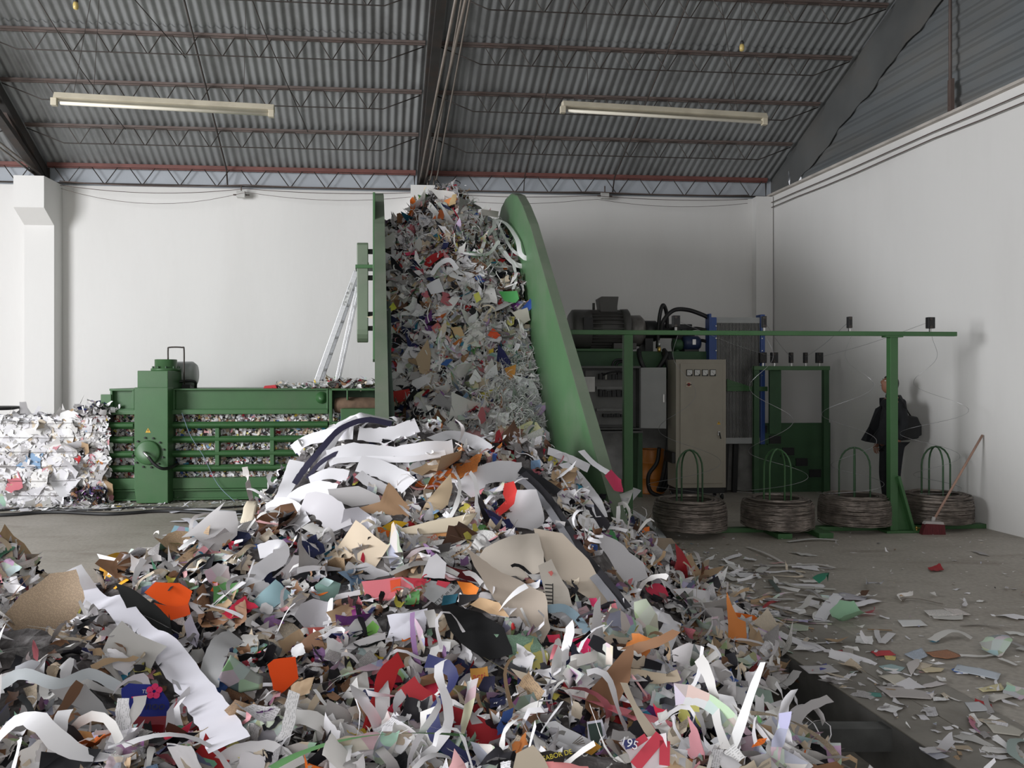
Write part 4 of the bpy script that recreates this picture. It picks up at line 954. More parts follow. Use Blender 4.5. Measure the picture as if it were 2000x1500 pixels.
# old tyre-like dark dish on the bale
# ---------------------------------------------------------------- the visitor
def person():
    g0 = Vector((4.80, 10.42, 0))
    root = empty('person', g0, 0, 'person in a dark jacket and trousers with a shoulder bag, looking up', 'person')
    SKIN = mat('skin', (0.36, 0.17, 0.11), 0.55, 0, 0.06, 8)
    CLOTH = mat('black_wool_cloth', (0.010, 0.011, 0.014), 0.85, 0, 0.25, 12)
    TROU = mat('dark_navy_trousers', (0.011, 0.012, 0.016), 0.85, 0, 0.25, 12)
    HAIR = mat('black_hair', (0.008, 0.007, 0.007), 0.6, 0, 0.3, 20)
    def skin(name, nodes, edges, m, rootidx=0, sub=2):
        me = bpy.data.meshes.new(name); me.from_pydata([n[0] for n in nodes], edges, []); me.update()
        o = bpy.data.objects.new(name, me); COL.objects.link(o); o.parent = root
        sk = o.modifiers.new('skin', 'SKIN'); sk.use_smooth_shade = True
        for i, n in enumerate(nodes):
            v = me.skin_vertices[0].data[i]; r = n[1]; v.radius = r if isinstance(r, tuple) else (r, r); v.use_root = (i == rootidx)
        ss = o.modifiers.new('sub', 'SUBSURF'); ss.levels = sub; ss.render_levels = sub
        me.materials.append(m); return o
    # facing -X (to the left), head tipped back. body axes: forward = -x, sides = y
    # continuous body: pelvis 0
    n = [((0.02, 0, 0.93), (0.13, 0.11)), ((0.0, 0, 1.10), (0.135, 0.11)), ((0.03, 0, 1.28), (0.15, 0.115)), ((0.045, 0, 1.42), (0.12, 0.085)), ((0.04, 0, 1.50), 0.052), ((0.02, 0, 1.57), 0.05)]
    e = [(0, 1), (1, 2), (2, 3), (3, 4), (4, 5)]
    for sy in (-1, 1):
        i = len(n); n += [((0.02, sy*0.10, 0.86), 0.10), ((0.0, sy*0.11, 0.48), 0.062), ((0.03, sy*0.12, 0.28), 0.055), ((0.05, sy*0.12, 0.09), 0.04), ((-0.03, sy*0.13, 0.045), 0.04), ((-0.13, sy*0.14, 0.035), 0.032)]
        e += [(0, i), (i, i+1), (i+1, i+2), (i+2, i+3), (i+3, i+4), (i+4, i+5)]
        i = len(n); n += [((0.045, sy*0.19, 1.42), 0.058), ((0.07, sy*0.23, 1.15), 0.043), ((-0.03, sy*0.235, 0.93), 0.032)]
        e += [(3, i), (i, i+1), (i+1, i+2)]
    skin('body', n, e, SKIN)
    # jacket: coat body flaring to an open front hem, sleeves
    n = [((0.03, 0, 0.98), (0.17, 0.145)), ((0.015, 0, 1.12), (0.165, 0.14)), ((0.03, 0, 1.28), (0.165, 0.135)), ((0.045, 0, 1.41), (0.135, 0.10)), ((0.04, 0, 1.475), (0.072, 0.07))]
    e = [(0, 1), (1, 2), (2, 3), (3, 4)]
    for sy in (-1, 1):
        i = len(n); n += [((0.05, sy*0.185, 1.42), 0.075), ((0.075, sy*0.24, 1.16), 0.058), ((-0.02, sy*0.245, 0.955), 0.047)]
        e += [(3, i), (i, i+1), (i+1, i+2)]
    skin('jacket', n, e, CLOTH, 1)
    bb = MB()                                                         # open front flap kicked forward
    for sy in (-1, 1):
        vs = [(-0.10, sy*0.03, 1.38), (-0.12, sy*0.13, 1.33), (-0.20, sy*0.15, 1.1), (-0.31, sy*0.13, 0.93), (-0.28, sy*0.06, 0.915), (-0.12, sy*0.15, 0.89), (0.0, sy*0.16, 0.90), (0.0, sy*0.15, 1.3)]
        vs2 = [(x, y-sy*0.02, z) for (x, y, z) in vs]
        k = len(vs); bb.add(vs+vs2, [tuple(range(k)), tuple(range(2*k-1, k-1, -1))]+[(i, i+k, (i+1) % k+k, (i+1) % k) for i in range(k)])
    bb.build('jacket_flap', CLOTH, root, 0.006)
    bb = MB(); bb.lathe((0.03, 0, 1.475), [(0.068, 0), (0.075, 0.02), (0.066, 0.055), (0.055, 0.06)], 20); bb.build('collar', CLOTH, root)
    bb = MB(); bb.lathe((0.022, 0, 1.50), [(0.055, 0), (0.056, 0.045), (0.05, 0.05)], 20); bb.build('shirt_collar', mat('white_plastic', (0.6, 0.59, 0.57)), root)
    # trousers
    n = [((0.02, 0, 0.98), (0.15, 0.125))]; e = []
    for sy in (-1, 1):
        i = len(n); n += [((0.03, sy*0.085, 0.84), 0.115), ((0.0, sy*0.11, 0.48), 0.085), ((0.035, sy*0.12, 0.28), 0.078), ((0.045, sy*0.12, 0.08), 0.072)]
        e += [(0, i), (i, i+1), (i+1, i+2), (i+2, i+3)]
    skin('trousers', n, e, TROU)
    for sy in (-1, 1):
        bb = MB(); y = sy*0.125
        bb.add([(0.12, y-.045, 0), (-0.17, y-.045, 0), (-0.17, y+.045, 0), (0.12, y+.045, 0), (0.11, y-.035, 0.09), (-0.05, y-.035, 0.085), (-0.165, y-.03, 0.04), (-0.165, y+.03, 0.04), (-0.05, y+.035, 0.085), (0.11, y+.035, 0.09)],
               [(0, 1, 2, 3), (0, 4, 5, 6, 1), (3, 2, 7, 8, 9), (4, 9, 8, 5), (5, 8, 7, 6), (1, 6, 7, 2), (0, 3, 9, 4)])
        bb.build('shoe', BLACK, root, 0.012)
    # head: built upright at the origin facing -x, then tipped back
    hd = bpy.data.objects.new('head', None)
    bb = MB(); vs = []; fs = []; nu, nv = 28, 20
    for j in range(nv+1):
        v = math.pi*j/nv
        for i in range(nu):
            a = 2*math.pi*i/nu; x = -math.sin(v)*math.cos(a); y = math.sin(v)*math.sin(a); z = math.cos(v)
            fx = max(0, -x)
            X = x*(0.098 if x > 0 else 0.092); Y = y*(0.076-0.016*max(0, -z)); Z = z*0.118
            if x < 0:
                if z < -0.1: X *= 1-0.05*(-z); 
                X -= 0.030*math.exp(-((y*0.076)/0.016)**2-((Z+0.012)/0.020)**2)*fx       # nose
                X -= 0.010*math.exp(-((y*0.076)/0.012)**2-((Z-0.02)/0.02)**2)*fx         # bridge
                X += 0.010*math.exp(-((abs(y)*0.076-0.030)/0.016)**2-((Z-0.018)/0.014)**2)*fx   # eye sockets
                X -= 0.007*math.exp(-((y*0.076)/0.024)**2-((Z+0.048)/0.007)**2)*fx       # lips
                X -= 0.006*math.exp(-((y*0.076)/0.024)**2-((Z+0.060)/0.006)**2)*fx
                X -= 0.012*math.exp(-((y*0.076)/0.022)**2-((Z+0.092)/0.018)**2)*fx       # chin
                X -= 0.005*math.exp(-((Z-0.036)/0.010)**2)*fx                            # brow
            elif z < -0.3: X *= 1-0.35*(-z-0.3)
            vs.append((X, Y, Z))
    for j in range(nv):
        for i in range(nu):
            fs.append((j*nu+i, j*nu+(i+1) % nu, (j+1)*nu+(i+1) % nu, (j+1)*nu+i))
    bb.add(vs, fs, True); head = bb.build('head', SKIN, root)
    tipped = Matrix.Rotation(R(24), 4, 'Y')
    head.matrix_local = Matrix.Translation((0.0, 0, 1.645)) @ tipped
    for sy in (-1, 1):
        e_ = MB().lathe((-0.078, sy*0.030, 0.018), [(0.0, -0.011), (0.008, -0.008), (0.011, 0), (0.008, 0.008), (0, 0.011)], 10, 'x').build('eye', mat('eye_white', (0.6, 0.58, 0.55), 0.3), head)
        MB().bar((-0.094, sy*0.018, 0.036), (-0.088, sy*0.045, 0.037), 0.006, 0.006).build('eyebrow', HAIR, head)
        bb = MB(); bb.lathe((0.010, sy*0.074, -0.005), [(0.0, 0.0), (0.02, 0.0), (0.028, sy*0.010), (0.02, sy*0.014), (0.0, sy*0.006)], 14, 'y'); bb.build('ear', SKIN, head)
    MB().bar((-0.094, -0.022, -0.054), (-0.094, 0.022, -0.054), 0.004, 0.004).build('mouth', mat('lips', (0.25, 0.08, 0.07), 0.5), head)
    # hair cap
    bb = MB(); vs = []; fs = []; nv = 12
    for j in range(nv+1):
        v = math.pi*0.66*j/nv
        for i in range(nu):
            a = 2*math.pi*i/nu; x = -math.sin(v)*math.cos(a); y = math.sin(v)*math.sin(a); z = math.cos(v)
            if x < -0.2 and z < 0.45: x, z = x*0.9, max(z, 0.45)
            if x < 0.25 and z < 0.05: z = 0.05
            vs.append((x*0.108+0.004, y*0.086, z*0.126+0.006))
    for j in range(nv):
        for i in range(nu): fs.append((j*nu+i, j*nu+(i+1) % nu, (j+1)*nu+(i+1) % nu, (j+1)*nu+i))
    bb.add(vs, fs, True); bb.build('hair', HAIR, head)
    # hands: palm with five separate curled fingers, skinned per chain
    for sy in (-1, 1):
        wx, wy, wz = -0.045, sy*0.24, 0.905
        n = [((wx, wy, wz), (0.018, 0.026)), ((wx-0.01, wy, wz-0.05), (0.016, 0.034)), ((wx-0.015, wy, wz-0.085), (0.013, 0.036))]; e = [(0, 1), (1, 2)]
        skin('palm', n, e, SKIN, 0, 1)
        for q, (dx, ln) in enumerate(((-0.030, 0.068), (-0.011, 0.078), (0.009, 0.073), (0.028, 0.058))):
            b0 = Vector((wx+dx-0.01, wy, wz-0.082))
            nn = [(b0, 0.0085), (b0+Vector((-0.006, -sy*0.004, -ln*0.45)), 0.008), (b0+Vector((-0.004, -sy*0.016, -ln*0.78)), 0.0075), (b0+Vector((0.002, -sy*0.03, -ln)), 0.0065)]
            skin('finger', [(tuple(a), r) for a, r in nn], [(0, 1), (1, 2), (2, 3)], SKIN, 0, 1)
        b0 = Vector((wx-0.02, wy, wz-0.035))
        nn = [(b0, 0.011), (b0+Vector((-0.028, -sy*0.008, -0.025)), 0.010), (b0+Vector((-0.038, -sy*0.014, -0.055)), 0.0085)]
        skin('thumb', [(tuple(a), r) for a, r in nn], [(0, 1), (1, 2)], SKIN, 0, 1)
    return root
per = person()
# shoulder bag on the far hip (hangs from the shoulder, so a thing of its own)
bg = empty('shoulder_bag', (4.80+0.17, 10.36, 0.94), 0, 'black shoulder bag hanging behind the visitor in dark clothes', 'bag')
FAB = mat('black_bag_fabric', (0.012, 0.012, 0.014), 0.7, 0, 0.2, 20, 0.3, 300)
bb = MB(); bb.prism([(-0.10, 0.0), (0.13, 0.03), (0.15, 0.09), (0.15, 0.22), (0.12, 0.30), (-0.10, 0.34), (-0.12, 0.26)], -0.10, 0.07, 'y'); bb.build('bag_body', FAB, bg, 0.02)
bb = MB(); bb.prism([(0.13, 0.05), (0.175, 0.07), (0.175, 0.20), (0.14, 0.24)], -0.08, 0.05, 'y'); bb.build('side_pocket', FAB, bg, 0.01)
bb = MB()
sp_ = spl([(-0.06, -0.05, 0.30), (-0.10, -0.20, 0.42), (-0.14, -0.20, 0.53), (-0.12, -0.10, 0.57), (-0.02, -0.02, 0.44), (0.06, -0.02, 0.31)], 6)
for i in range(len(sp_)-1): bb.bar(sp_[i], sp_[i+1], 0.035, 0.008)
bb.build('strap', FAB, bg)
# ---------------------------------------------------------------- waste paper
def paper_mat(name, translucent=0.0, rough=0.62):
    m = bpy.data.materials.new(name); m.use_nodes = True
    nt = m.node_tree; N = nt.nodes; L = nt.links; b = N['Principled BSDF']
    ac = N.new('ShaderNodeAttribute'); ac.attribute_name = 'tint'
    au = N.new('ShaderNodeAttribute'); au.attribute_name = 'sheet'
    sp = N.new('ShaderNodeSeparateXYZ'); L.new(au.outputs['Vector'], sp.inputs[0])
    def M(op, a, b2=None, v=None):
        n = N.new('ShaderNodeMath'); n.operation = op; L.new(a, n.inputs[0])
        if b2 is not None: L.new(b2, n.inputs[1])
        elif v is not None: n.inputs[1].default_value = v
        return n.outputs[0]
    # printed lines of type: rows in v broken into words along u
    rows = M('LESS_THAN', M('FRACT', M('MULTIPLY', sp.outputs['Y'], None, 150.0)), None, 0.42)
    cb = N.new('ShaderNodeCombineXYZ'); L.new(M('MULTIPLY', sp.outputs['X'], None, 110.0), cb.inputs[0]); L.new(M('FLOOR', M('MULTIPLY', sp.outputs['Y'], None, 150.0)), cb.inputs[1]); L.new(M('MULTIPLY', sp.outputs['Z'], None, 91.0), cb.inputs[2])
    nz = N.new('ShaderNodeTexNoise'); nz.inputs['Scale'].default_value = 1.0; nz.inputs['Detail'].default_value = 1.0; L.new(cb.outputs[0], nz.inputs['Vector'])
    words = M('GREATER_THAN', nz.outputs['Fac'], None, 0.47)
    on = M('GREATER_THAN', sp.outputs['Z'], None, 0.80)
    txt = M('MULTIPLY', M('MULTIPLY', rows, words), on)
    # blocks of printed colour on another share of the sheets
    vo = N.new('ShaderNodeTexVoronoi'); vo.inputs['Scale'].default_value = 13.0; L.new(au.outputs['Vector'], vo.inputs['Vector'])
    blk = M('MULTIPLY', M('LESS_THAN', M('ABSOLUTE', M('SUBTRACT', sp.outputs['Z'], None, 0.58)), None, 0.07), M('LESS_THAN', M('FRACT', M('MULTIPLY', sp.outputs['Z'], None, 37.0)), None, 0.7))
    blk2 = M('MULTIPLY', blk, M('GREATER_THAN', vo.outputs['Distance'], None, 0.02))
    hs = N.new('ShaderNodeHueSaturation'); hs.inputs['Saturation'].default_value = 0.6; hs.inputs['Value'].default_value = 0.75; L.new(vo.outputs['Color'], hs.inputs['Color'])
    mxa = N.new('ShaderNodeMix'); mxa.data_type = 'RGBA'; L.new(M('MULTIPLY', blk2, None, 0.62), mxa.inputs[0]); L.new(ac.outputs['Color'], mxa.inputs[6]); L.new(hs.outputs[0], mxa.inputs[7])
    mxb = N.new('ShaderNodeMix'); mxb.data_type = 'RGBA'; L.new(M('MULTIPLY', txt, None, 0.38), mxb.inputs[0]); L.new(mxa.outputs[2], mxb.inputs[6]); mxb.inputs[7].default_value = (0.03, 0.03, 0.04, 1)
    L.new(mxb.outputs[2], b.inputs['Base Color']); b.inputs['Roughness'].default_value = rough; b.inputs['Specular IOR Level'].default_value = 0.35
    return m
PAPER = paper_mat('waste_paper')

def lc(r, g, b): return hexc(r, g, b)
PAL = {  # reflectances, from what each paper looks like in even light
 'white': [lc(238, 236, 240), lc(246, 245, 248), lc(228, 226, 230), lc(240, 238, 236)],
 'grey': [lc(196, 193, 194), lc(176, 172, 172), lc(210, 208, 205)],
 'beige': [lc(205, 188, 165), lc(222, 208, 188), lc(188, 160, 128)],
 'brown': [lc(120, 88, 66), lc(96, 70, 56), lc(150, 112, 84)],
 'black': [lc(32, 32, 38), lc(24, 24, 28), lc(46, 44, 50)],
 'navy': [lc(36, 42, 78), lc(46, 50, 96)],
 'pink': [lc(214, 150, 158), lc(228, 176, 178), lc(206, 118, 128)],
 'red': [lc(190, 44, 48), lc(160, 36, 44), lc(224, 56, 84)],
 'orange': [lc(240, 120, 40), lc(226, 140, 74)],
 'yellow': [lc(232, 200, 72), lc(222, 214, 130), lc(206, 196, 90)],
 'green': [lc(96, 150, 90), lc(150, 186, 160), lc(60, 110, 84)],
 'blue': [lc(70, 104, 176), lc(140, 172, 206), lc(54, 130, 158)],
 'purple': [lc(112, 60, 128), lc(140, 104, 150)],
}
KEYS = list(PAL.keys())
def mixcols(rng, n, w):
    ks = list(w.keys()); p = np.array([w[k] for k in ks], float); p /= p.sum()
    idx = rng.choice(len(ks), n, p=p); out = np.zeros((n, 3))
    for i in range(n):
        c = PAL[ks[idx[i]]]; out[i] = c[rng.integers(len(c))]
    out *= rng.uniform(0.9, 1.06, (n, 1)); return np.clip(out, 0, 0.95), [ks[i] for i in idx]

def frames(Nn, rng, jumble):
    n = len(Nn); N = Nn+rng.normal(0, 1, (n, 3))*jumble[:, None]; N /= np.linalg.norm(N, axis=1)[:, None]
    T = rng.normal(0, 1, (n, 3)); T -= N*(T*N).sum(1)[:, None]; T /= np.linalg.norm(T, axis=1)[:, None]
    return T, np.cross(N, T), N
def chips(P, Nn, rng, w, h, jumble, curl=2.5, jag=0.16, nu=5, nv=4, crump=0.06):
    """torn pieces: irregular grids, curled about one axis, creased"""
    n = len(P); T, Bt, N = frames(Nn, rng, jumble)
    u = np.linspace(-0.5, 0.5, nu)[None, :, None]*np.ones((n, 1, nv)); v = np.linspace(-0.5, 0.5, nv)[None, None, :]*np.ones((n, nu, 1))
    edge = (np.abs(u) > 0.49) | (np.abs(v) > 0.49)
    u = u+rng.normal(0, jag, u.shape)*np.where(edge, 0.7, 0.25)/2.2; v = v+rng.normal(0, jag, v.shape)*np.where(edge, 0.7, 0.25)/1.7
    sk = rng.normal(0, 0.35 if jag > 0.06 else 0.12, (n, 1, 1)); u = u+sk*v
    X = u*w[:, None, None]; Y = v*h[:, None, None]
    k = rng.normal(0, curl, (n, 1, 1))/np.maximum(w, h)[:, None, None]*0.9; k = np.clip(k, -9/np.maximum(w, h)[:, None, None]*0.6, 9/np.maximum(w, h)[:, None, None]*0.6)
    k = np.where(np.abs(k) < 1e-3, 1e-3, k); ph = rng.uniform(0, math.pi, (n, 1, 1)); ca, sa = np.cos(ph), np.sin(ph)
    a = X*ca+Y*sa; c = -X*sa+Y*ca
    a2 = np.sin(k*a)/k; z = (1-np.cos(k*a))/k
    fold = rng.uniform(-0.25, 0.25, (n, 1, 1))*np.maximum(w, h)[:, None, None]; fs = np.where(rng.random((n, 1, 1)) < 0.35, rng.normal(0, 0.9, (n, 1, 1)), 0)
    z = z+np.maximum(0, c-fold)*fs+rng.normal(0, 1, u.shape)*crump*np.minimum(w, h)[:, None, None]
    X2 = a2*ca-c*sa; Y2 = a2*sa+c*ca
    V = P[:, None, None, :]+X2[..., None]*T[:, None, None, :]+Y2[..., None]*Bt[:, None, None, :]+z[..., None]*N[:, None, None, :]
    i, j = np.meshgrid(np.arange(nu-1), np.arange(nv-1), indexing='ij'); q = (i*nv+j).ravel()
    quad = np.stack([q, q+nv, q+nv+1, q+1], 1); Fc = (quad[None]+(np.arange(n)*nu*nv)[:, None, None]).reshape(-1, 4)
    uv = np.stack([X+0.2, Y+0.2], -1).reshape(n, -1, 2)
    return V.reshape(n, -1, 3), Fc, uv
def ribbons(P, Nn, rng, L, w, jumble, m=14, wig=1.2, lift=0.9):
    n = len(P); T, Bt, N = frames(Nn, rng, jumble)
    t = np.linspace(0, 1, m)[None]; psi = rng.normal(0, wig, (n, 1))*t+rng.normal(0, wig*0.5, (n, 1))*np.sin(t*math.pi*2*rng.uniform(0.5, 1.3, (n, 1)))
    th = rng.normal(0, lift, (n, 1))*np.cos(t*math.pi*rng.uniform(0.6, 2.2, (n, 1))+rng.uniform(0, 6, (n, 1)))
    d = L[:, None]/(m-1); dx = np.cos(psi)*np.cos(th)*d; dy = np.sin(psi)*np.cos(th)*d; dz = np.sin(th)*d
    x = np.cumsum(dx, 1); y = np.cumsum(dy, 1); z = np.cumsum(dz, 1)
    x -= x.mean(1)[:, None]; y -= y.mean(1)[:, None]; z -= z.min(1)[:, None]*0.6
    tw = rng.normal(0, 0.9, (n, 1))*t+rng.normal(0, 0.4, (n, 1))
    bx_, by_ = -np.sin(psi)*np.cos(tw), np.cos(psi)*np.cos(tw); bz_ = np.sin(tw)
    ww = w[:, None]*(1+rng.normal(0, 0.10, (n, m)))/2
    out = []
    for s in (-1, 1):
        X, Y, Z = x+s*bx_*ww, y+s*by_*ww, z+s*bz_*ww
        out.append(P[:, None]+X[..., None]*T[:, None]+Y[..., None]*Bt[:, None]+Z[..., None]*N[:, None])
    V = np.stack(out, 2).reshape(n, -1, 3); q = np.arange(m-1)*2
    quad = np.stack([q, q+2, q+3, q+1], 1); Fc = (quad[None]+(np.arange(n)*2*m)[:, None, None]).reshape(-1, 4)
    uv = np.stack([np.repeat(t*L[:, None], 2, 1).reshape(n, -1), np.tile(np.array([0, 1.0]), (n, m))*w[:, None]], -1)
    return V, Fc, uv
def paper_mesh(name, V, Fc, col, uv, r, smooth=True):
    n, k, _ = V.shape; me = bpy.data.meshes.new(name)
    me.vertices.add(n*k); me.vertices.foreach_set('co', V.reshape(-1).astype(np.float32))
    nf = len(Fc); me.loops.add(nf*4); me.loops.foreach_set('vertex_index', Fc.reshape(-1).astype(np.int32))
    me.polygons.add(nf); me.polygons.foreach_set('loop_start', (np.arange(nf)*4).astype(np.int32))
    me.polygons.foreach_set('use_smooth', np.full(nf, smooth))
    me.update(calc_edges=True)
    a = me.attributes.new('tint', 'FLOAT_COLOR', 'POINT'); c = np.ones((n, k, 4), np.float32); c[..., :3] = col[:, None, :]; a.data.foreach_set('color', c.reshape(-1))
    a = me.attributes.new('sheet', 'FLOAT_VECTOR', 'POINT'); s = np.zeros((n, k, 3), np.float32); s[..., :2] = uv; s[..., 2] = r[:, None]; a.data.foreach_set('vector', s.reshape(-1))
    me.materials.append(PAPER)
    return me
def merge(parts):
    """join several (V,F,uv,col,r) groups with different vertex counts into flat arrays"""
    vs, fs, cs, us, o = [], [], [], [], 0
    for (V, Fc, uv, col, r) in parts:
        n, k, _ = V.shape; vs.append(V.reshape(-1, 3)); fs.append(Fc+o); o += n*k
        cs.append(np.repeat(col, k, 0)); us.append(np.concatenate([uv.reshape(-1, 2), np.repeat(r, k)[:, None]], 1))
    V = np.concatenate(vs)[None]; return V, np.concatenate(fs), np.concatenate(cs), np.concatenate(us)
def stuff(name, parts, label, cat, parent=None):
    V, Fc, cs, us = merge(parts); me = bpy.data.meshes.new(name)
    nv = V.shape[1]; nf = len(Fc)
    me.vertices.add(nv); me.vertices.foreach_set('co', V.reshape(-1).astype(np.float32))
    me.loops.add(nf*4); me.loops.foreach_set('vertex_index', Fc.reshape(-1).astype(np.int32))
    me.polygons.add(nf); me.polygons.foreach_set('loop_start', (np.arange(nf)*4).astype(np.int32)); me.polygons.foreach_set('use_smooth', np.full(nf, True))
    me.update(calc_edges=True)
    a = me.attributes.new('tint', 'FLOAT_COLOR', 'POINT'); c = np.ones((nv, 4), np.float32); c[:, :3] = cs; a.data.foreach_set('color', c.reshape(-1))
    a = me.attributes.new('sheet', 'FLOAT_VECTOR', 'POINT'); a.data.foreach_set('vector', us.astype(np.float32).reshape(-1))
    me.materials.append(PAPER); o = bpy.data.objects.new(name, me); COL.objects.link(o); o['kind'] = 'stuff'
    if parent is None: tag(o, label, cat)
    else: o.parent = parent
    return o

# ---- the heap as a surface over the floor
def sstep(a, b, x): 
    t = np.clip((x-a)/(b-a), 0, 1); return t*t*(3-2*t)
def vnoise(x, y, s, seed):
    rng = np.random.default_rng(seed); g = rng.random((64, 64))
    x = np.asarray(x)*s+100; y = np.asarray(y)*s+100; xi = np.floor(x).astype(int); yi = np.floor(y).astype(int); fx = x-xi; fy = y-yi
    fx = fx*fx*(3-2*fx); fy = fy*fy*(3-2*fy); G = lambda i, j: g[i % 64, j % 64]
    return (G(xi, yi)*(1-fx)+G(xi+1, yi)*fx)*(1-fy)+(G(xi, yi+1)*(1-fx)+G(xi+1, yi+1)*fx)*fy-0.5
def heap(X, Y):
    X = np.asarray(X, float); Y = np.asarray(Y, float)
    # main mound
    dx = X+0.60+0.10*(Y-6.8); sx = np.where(dx > 0, 1.60, 1.56)
    gx = np.exp(-np.abs(dx/sx)**np.where(dx > 0, 4.0, 5.0))
    dyf = Y-6.9; gy = np.where(dyf < 0, np.exp(-(np.abs(dyf)/1.55)**2.2), np.exp(-(np.abs(dyf)/1.5)**3.0))
    A = 1.27*gx*gy
    # near plateau
    xr = np.interp(Y, [2.0, 3.76, 4.5, 5.05, 5.6, 6.4], [1.50, 1.32, 1.08, 0.90, 0.84, 0.84])
    xl_ = np.interp(Y, [2.0, 4.0, 5.0, 5.6], [-2.6, -3.1, -3.0, -2.6])
    Fp = 0.50*sstep(0, 0.55, xr-X+0.12)*sstep(0, 0.7, X-xl_+0.2)*sstep(0, 0.55, 5.95-Y)
    # small mound at the far left
    C = 0.52*np.exp(-(((X+3.75)/0.45)**2+((Y-5.7)/0.5)**2))
    Z = np.maximum(np.maximum(A, Fp), C)
    Z = Z+0.35*np.minimum(A, Fp)
    amp = sstep(0.02, 0.4, Z)
    Z = Z+amp*(0.24*vnoise(X, Y, 1.5, 3)+0.20*vnoise(X, Y, 3.6, 5)+0.10*vnoise(X, Y, 8.0, 8))
    # the hollow in the middle foreground
    Z = Z-0.22*np.exp(-(((X+0.35)/0.45)**2+((Y-3.75)/0.30)**2))
    return np.maximum(Z, 0)-0.02*(Z < 0.02)
def load(c, Y):      # the load on the conveyor
    c = np.asarray(c, float); Y = np.asarray(Y, float)
    base = np.clip(1.05*(Y-8.64)+0.92, 0.45, 3.80)
    lum = 0.8*np.clip(np.sin((Y-7.9)*2.6+c*0.8), -1, 1)*0.22
    b = 0.26*np.exp(-((c-0.95)/0.65)**2)+0.22*vnoise(c, Y, 2.0, 11)+0.26*vnoise(c, Y, 4.5, 12)+lum
    b = b-0.12*np.exp(-((c-0.3)/0.25)**2)*sstep(10.5, 9.0, Y)
    top = 0.42*np.exp(-(((c-1.05)/0.42)**2+((Y-11.6)/0.6)**2))
    Z = base+b+top
    cut = np.interp(Y, [11.9, 12.35, 12.6], [9.0, 3.9, 3.4]); b = b+0.35*np.exp(-(((c-1.55)/0.3)**2+((Y-8.75)/0.4)**2)); Z = base+b+top
    return np.minimum(Z, cut)
def normals(f, a, b, e=0.04):
    za = (f(a+e, b)-f(a-e, b))/(2*e); zb = (f(a, b+e)-f(a, b-e))/(2*e); n = np.stack([-za, -zb, np.ones_like(za)], -1)
    n[:, :2] = np.clip(n[:, :2], -3, 3); return n/np.linalg.norm(n, axis=1)[:, None]

def grid_surface(name, f, A, Bv, conv_fn, label, cat, m):
    X, Y = np.meshgrid(A, Bv, indexing='ij'); Z = f(X, Y)
    nx, ny = X.shape; vs = conv_fn(X.ravel(), Y.ravel(), Z.ravel())
    i, j = np.meshgrid(np.arange(nx-1), np.arange(ny-1), indexing='ij'); q = (i*ny+j).ravel()
    Fc = np.stack([q, q+ny, q+ny+1, q+1], 1)
    zf = Z.ravel(); keep = (zf[Fc] > 0.0).any(1) if name == 'heap_core' else np.ones(len(Fc), bool)
    me = bpy.data.meshes.new(name); me.from_pydata(vs.tolist(), [], Fc[keep].tolist()); me.materials.append(m); me.update()
    o = bpy.data.objects.new(name, me); COL.objects.link(o); return o
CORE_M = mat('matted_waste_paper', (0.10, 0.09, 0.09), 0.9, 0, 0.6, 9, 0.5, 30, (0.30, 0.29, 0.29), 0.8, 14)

hp = empty('waste_paper_heap', (-0.5, 6.0, 0), 0, 'huge heap of torn waste paper spread over the floor at the foot of the conveyor', 'paper heap')
def stuff_local(o, off):
    me = o.data; n = len(me.vertices); co = np.zeros(n*3, np.float32); me.vertices.foreach_get('co', co); co = co.reshape(-1, 3)-np.array(off, np.float32); me.vertices.foreach_set('co', co.reshape(-1)); me.update()
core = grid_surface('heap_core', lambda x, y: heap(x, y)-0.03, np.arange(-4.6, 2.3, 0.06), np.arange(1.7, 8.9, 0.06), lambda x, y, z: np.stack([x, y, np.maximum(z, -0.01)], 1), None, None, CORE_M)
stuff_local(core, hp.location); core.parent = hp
ld = empty('conveyor_load', (cY(1.05, 10).x, 10.0, 0), 0, 'steep load of shredded and torn paper riding up the conveyor', 'paper heap')
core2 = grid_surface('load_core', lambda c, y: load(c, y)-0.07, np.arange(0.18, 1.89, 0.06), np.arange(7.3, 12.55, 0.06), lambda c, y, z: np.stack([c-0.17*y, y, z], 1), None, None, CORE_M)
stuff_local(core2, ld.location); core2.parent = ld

rng = np.random.default_rng(2024)
W_FRONT = dict(white=32, grey=20, beige=13, brown=8, black=15, navy=2.5, pink=4, red=1.6, orange=1.2, yellow=1.6, green=1.4, blue=1.8, purple=1.6)
W_PEAK = dict(white=68, grey=14, beige=4, black=5, navy=2, pink=2, red=1, orange=1, yellow=1, blue=1)
W_LOAD = dict(white=44, grey=22, beige=11, brown=3.5, black=9, navy=2, pink=3.5, red=1.4, orange=0.8, yellow=1, green=0.7, blue=1.2, purple=0.8)
W_DARK = dict(white=12, grey=10, beige=9, brown=14, black=34, navy=5, red=8, pink=3, green=3, yellow=2, purple=4)

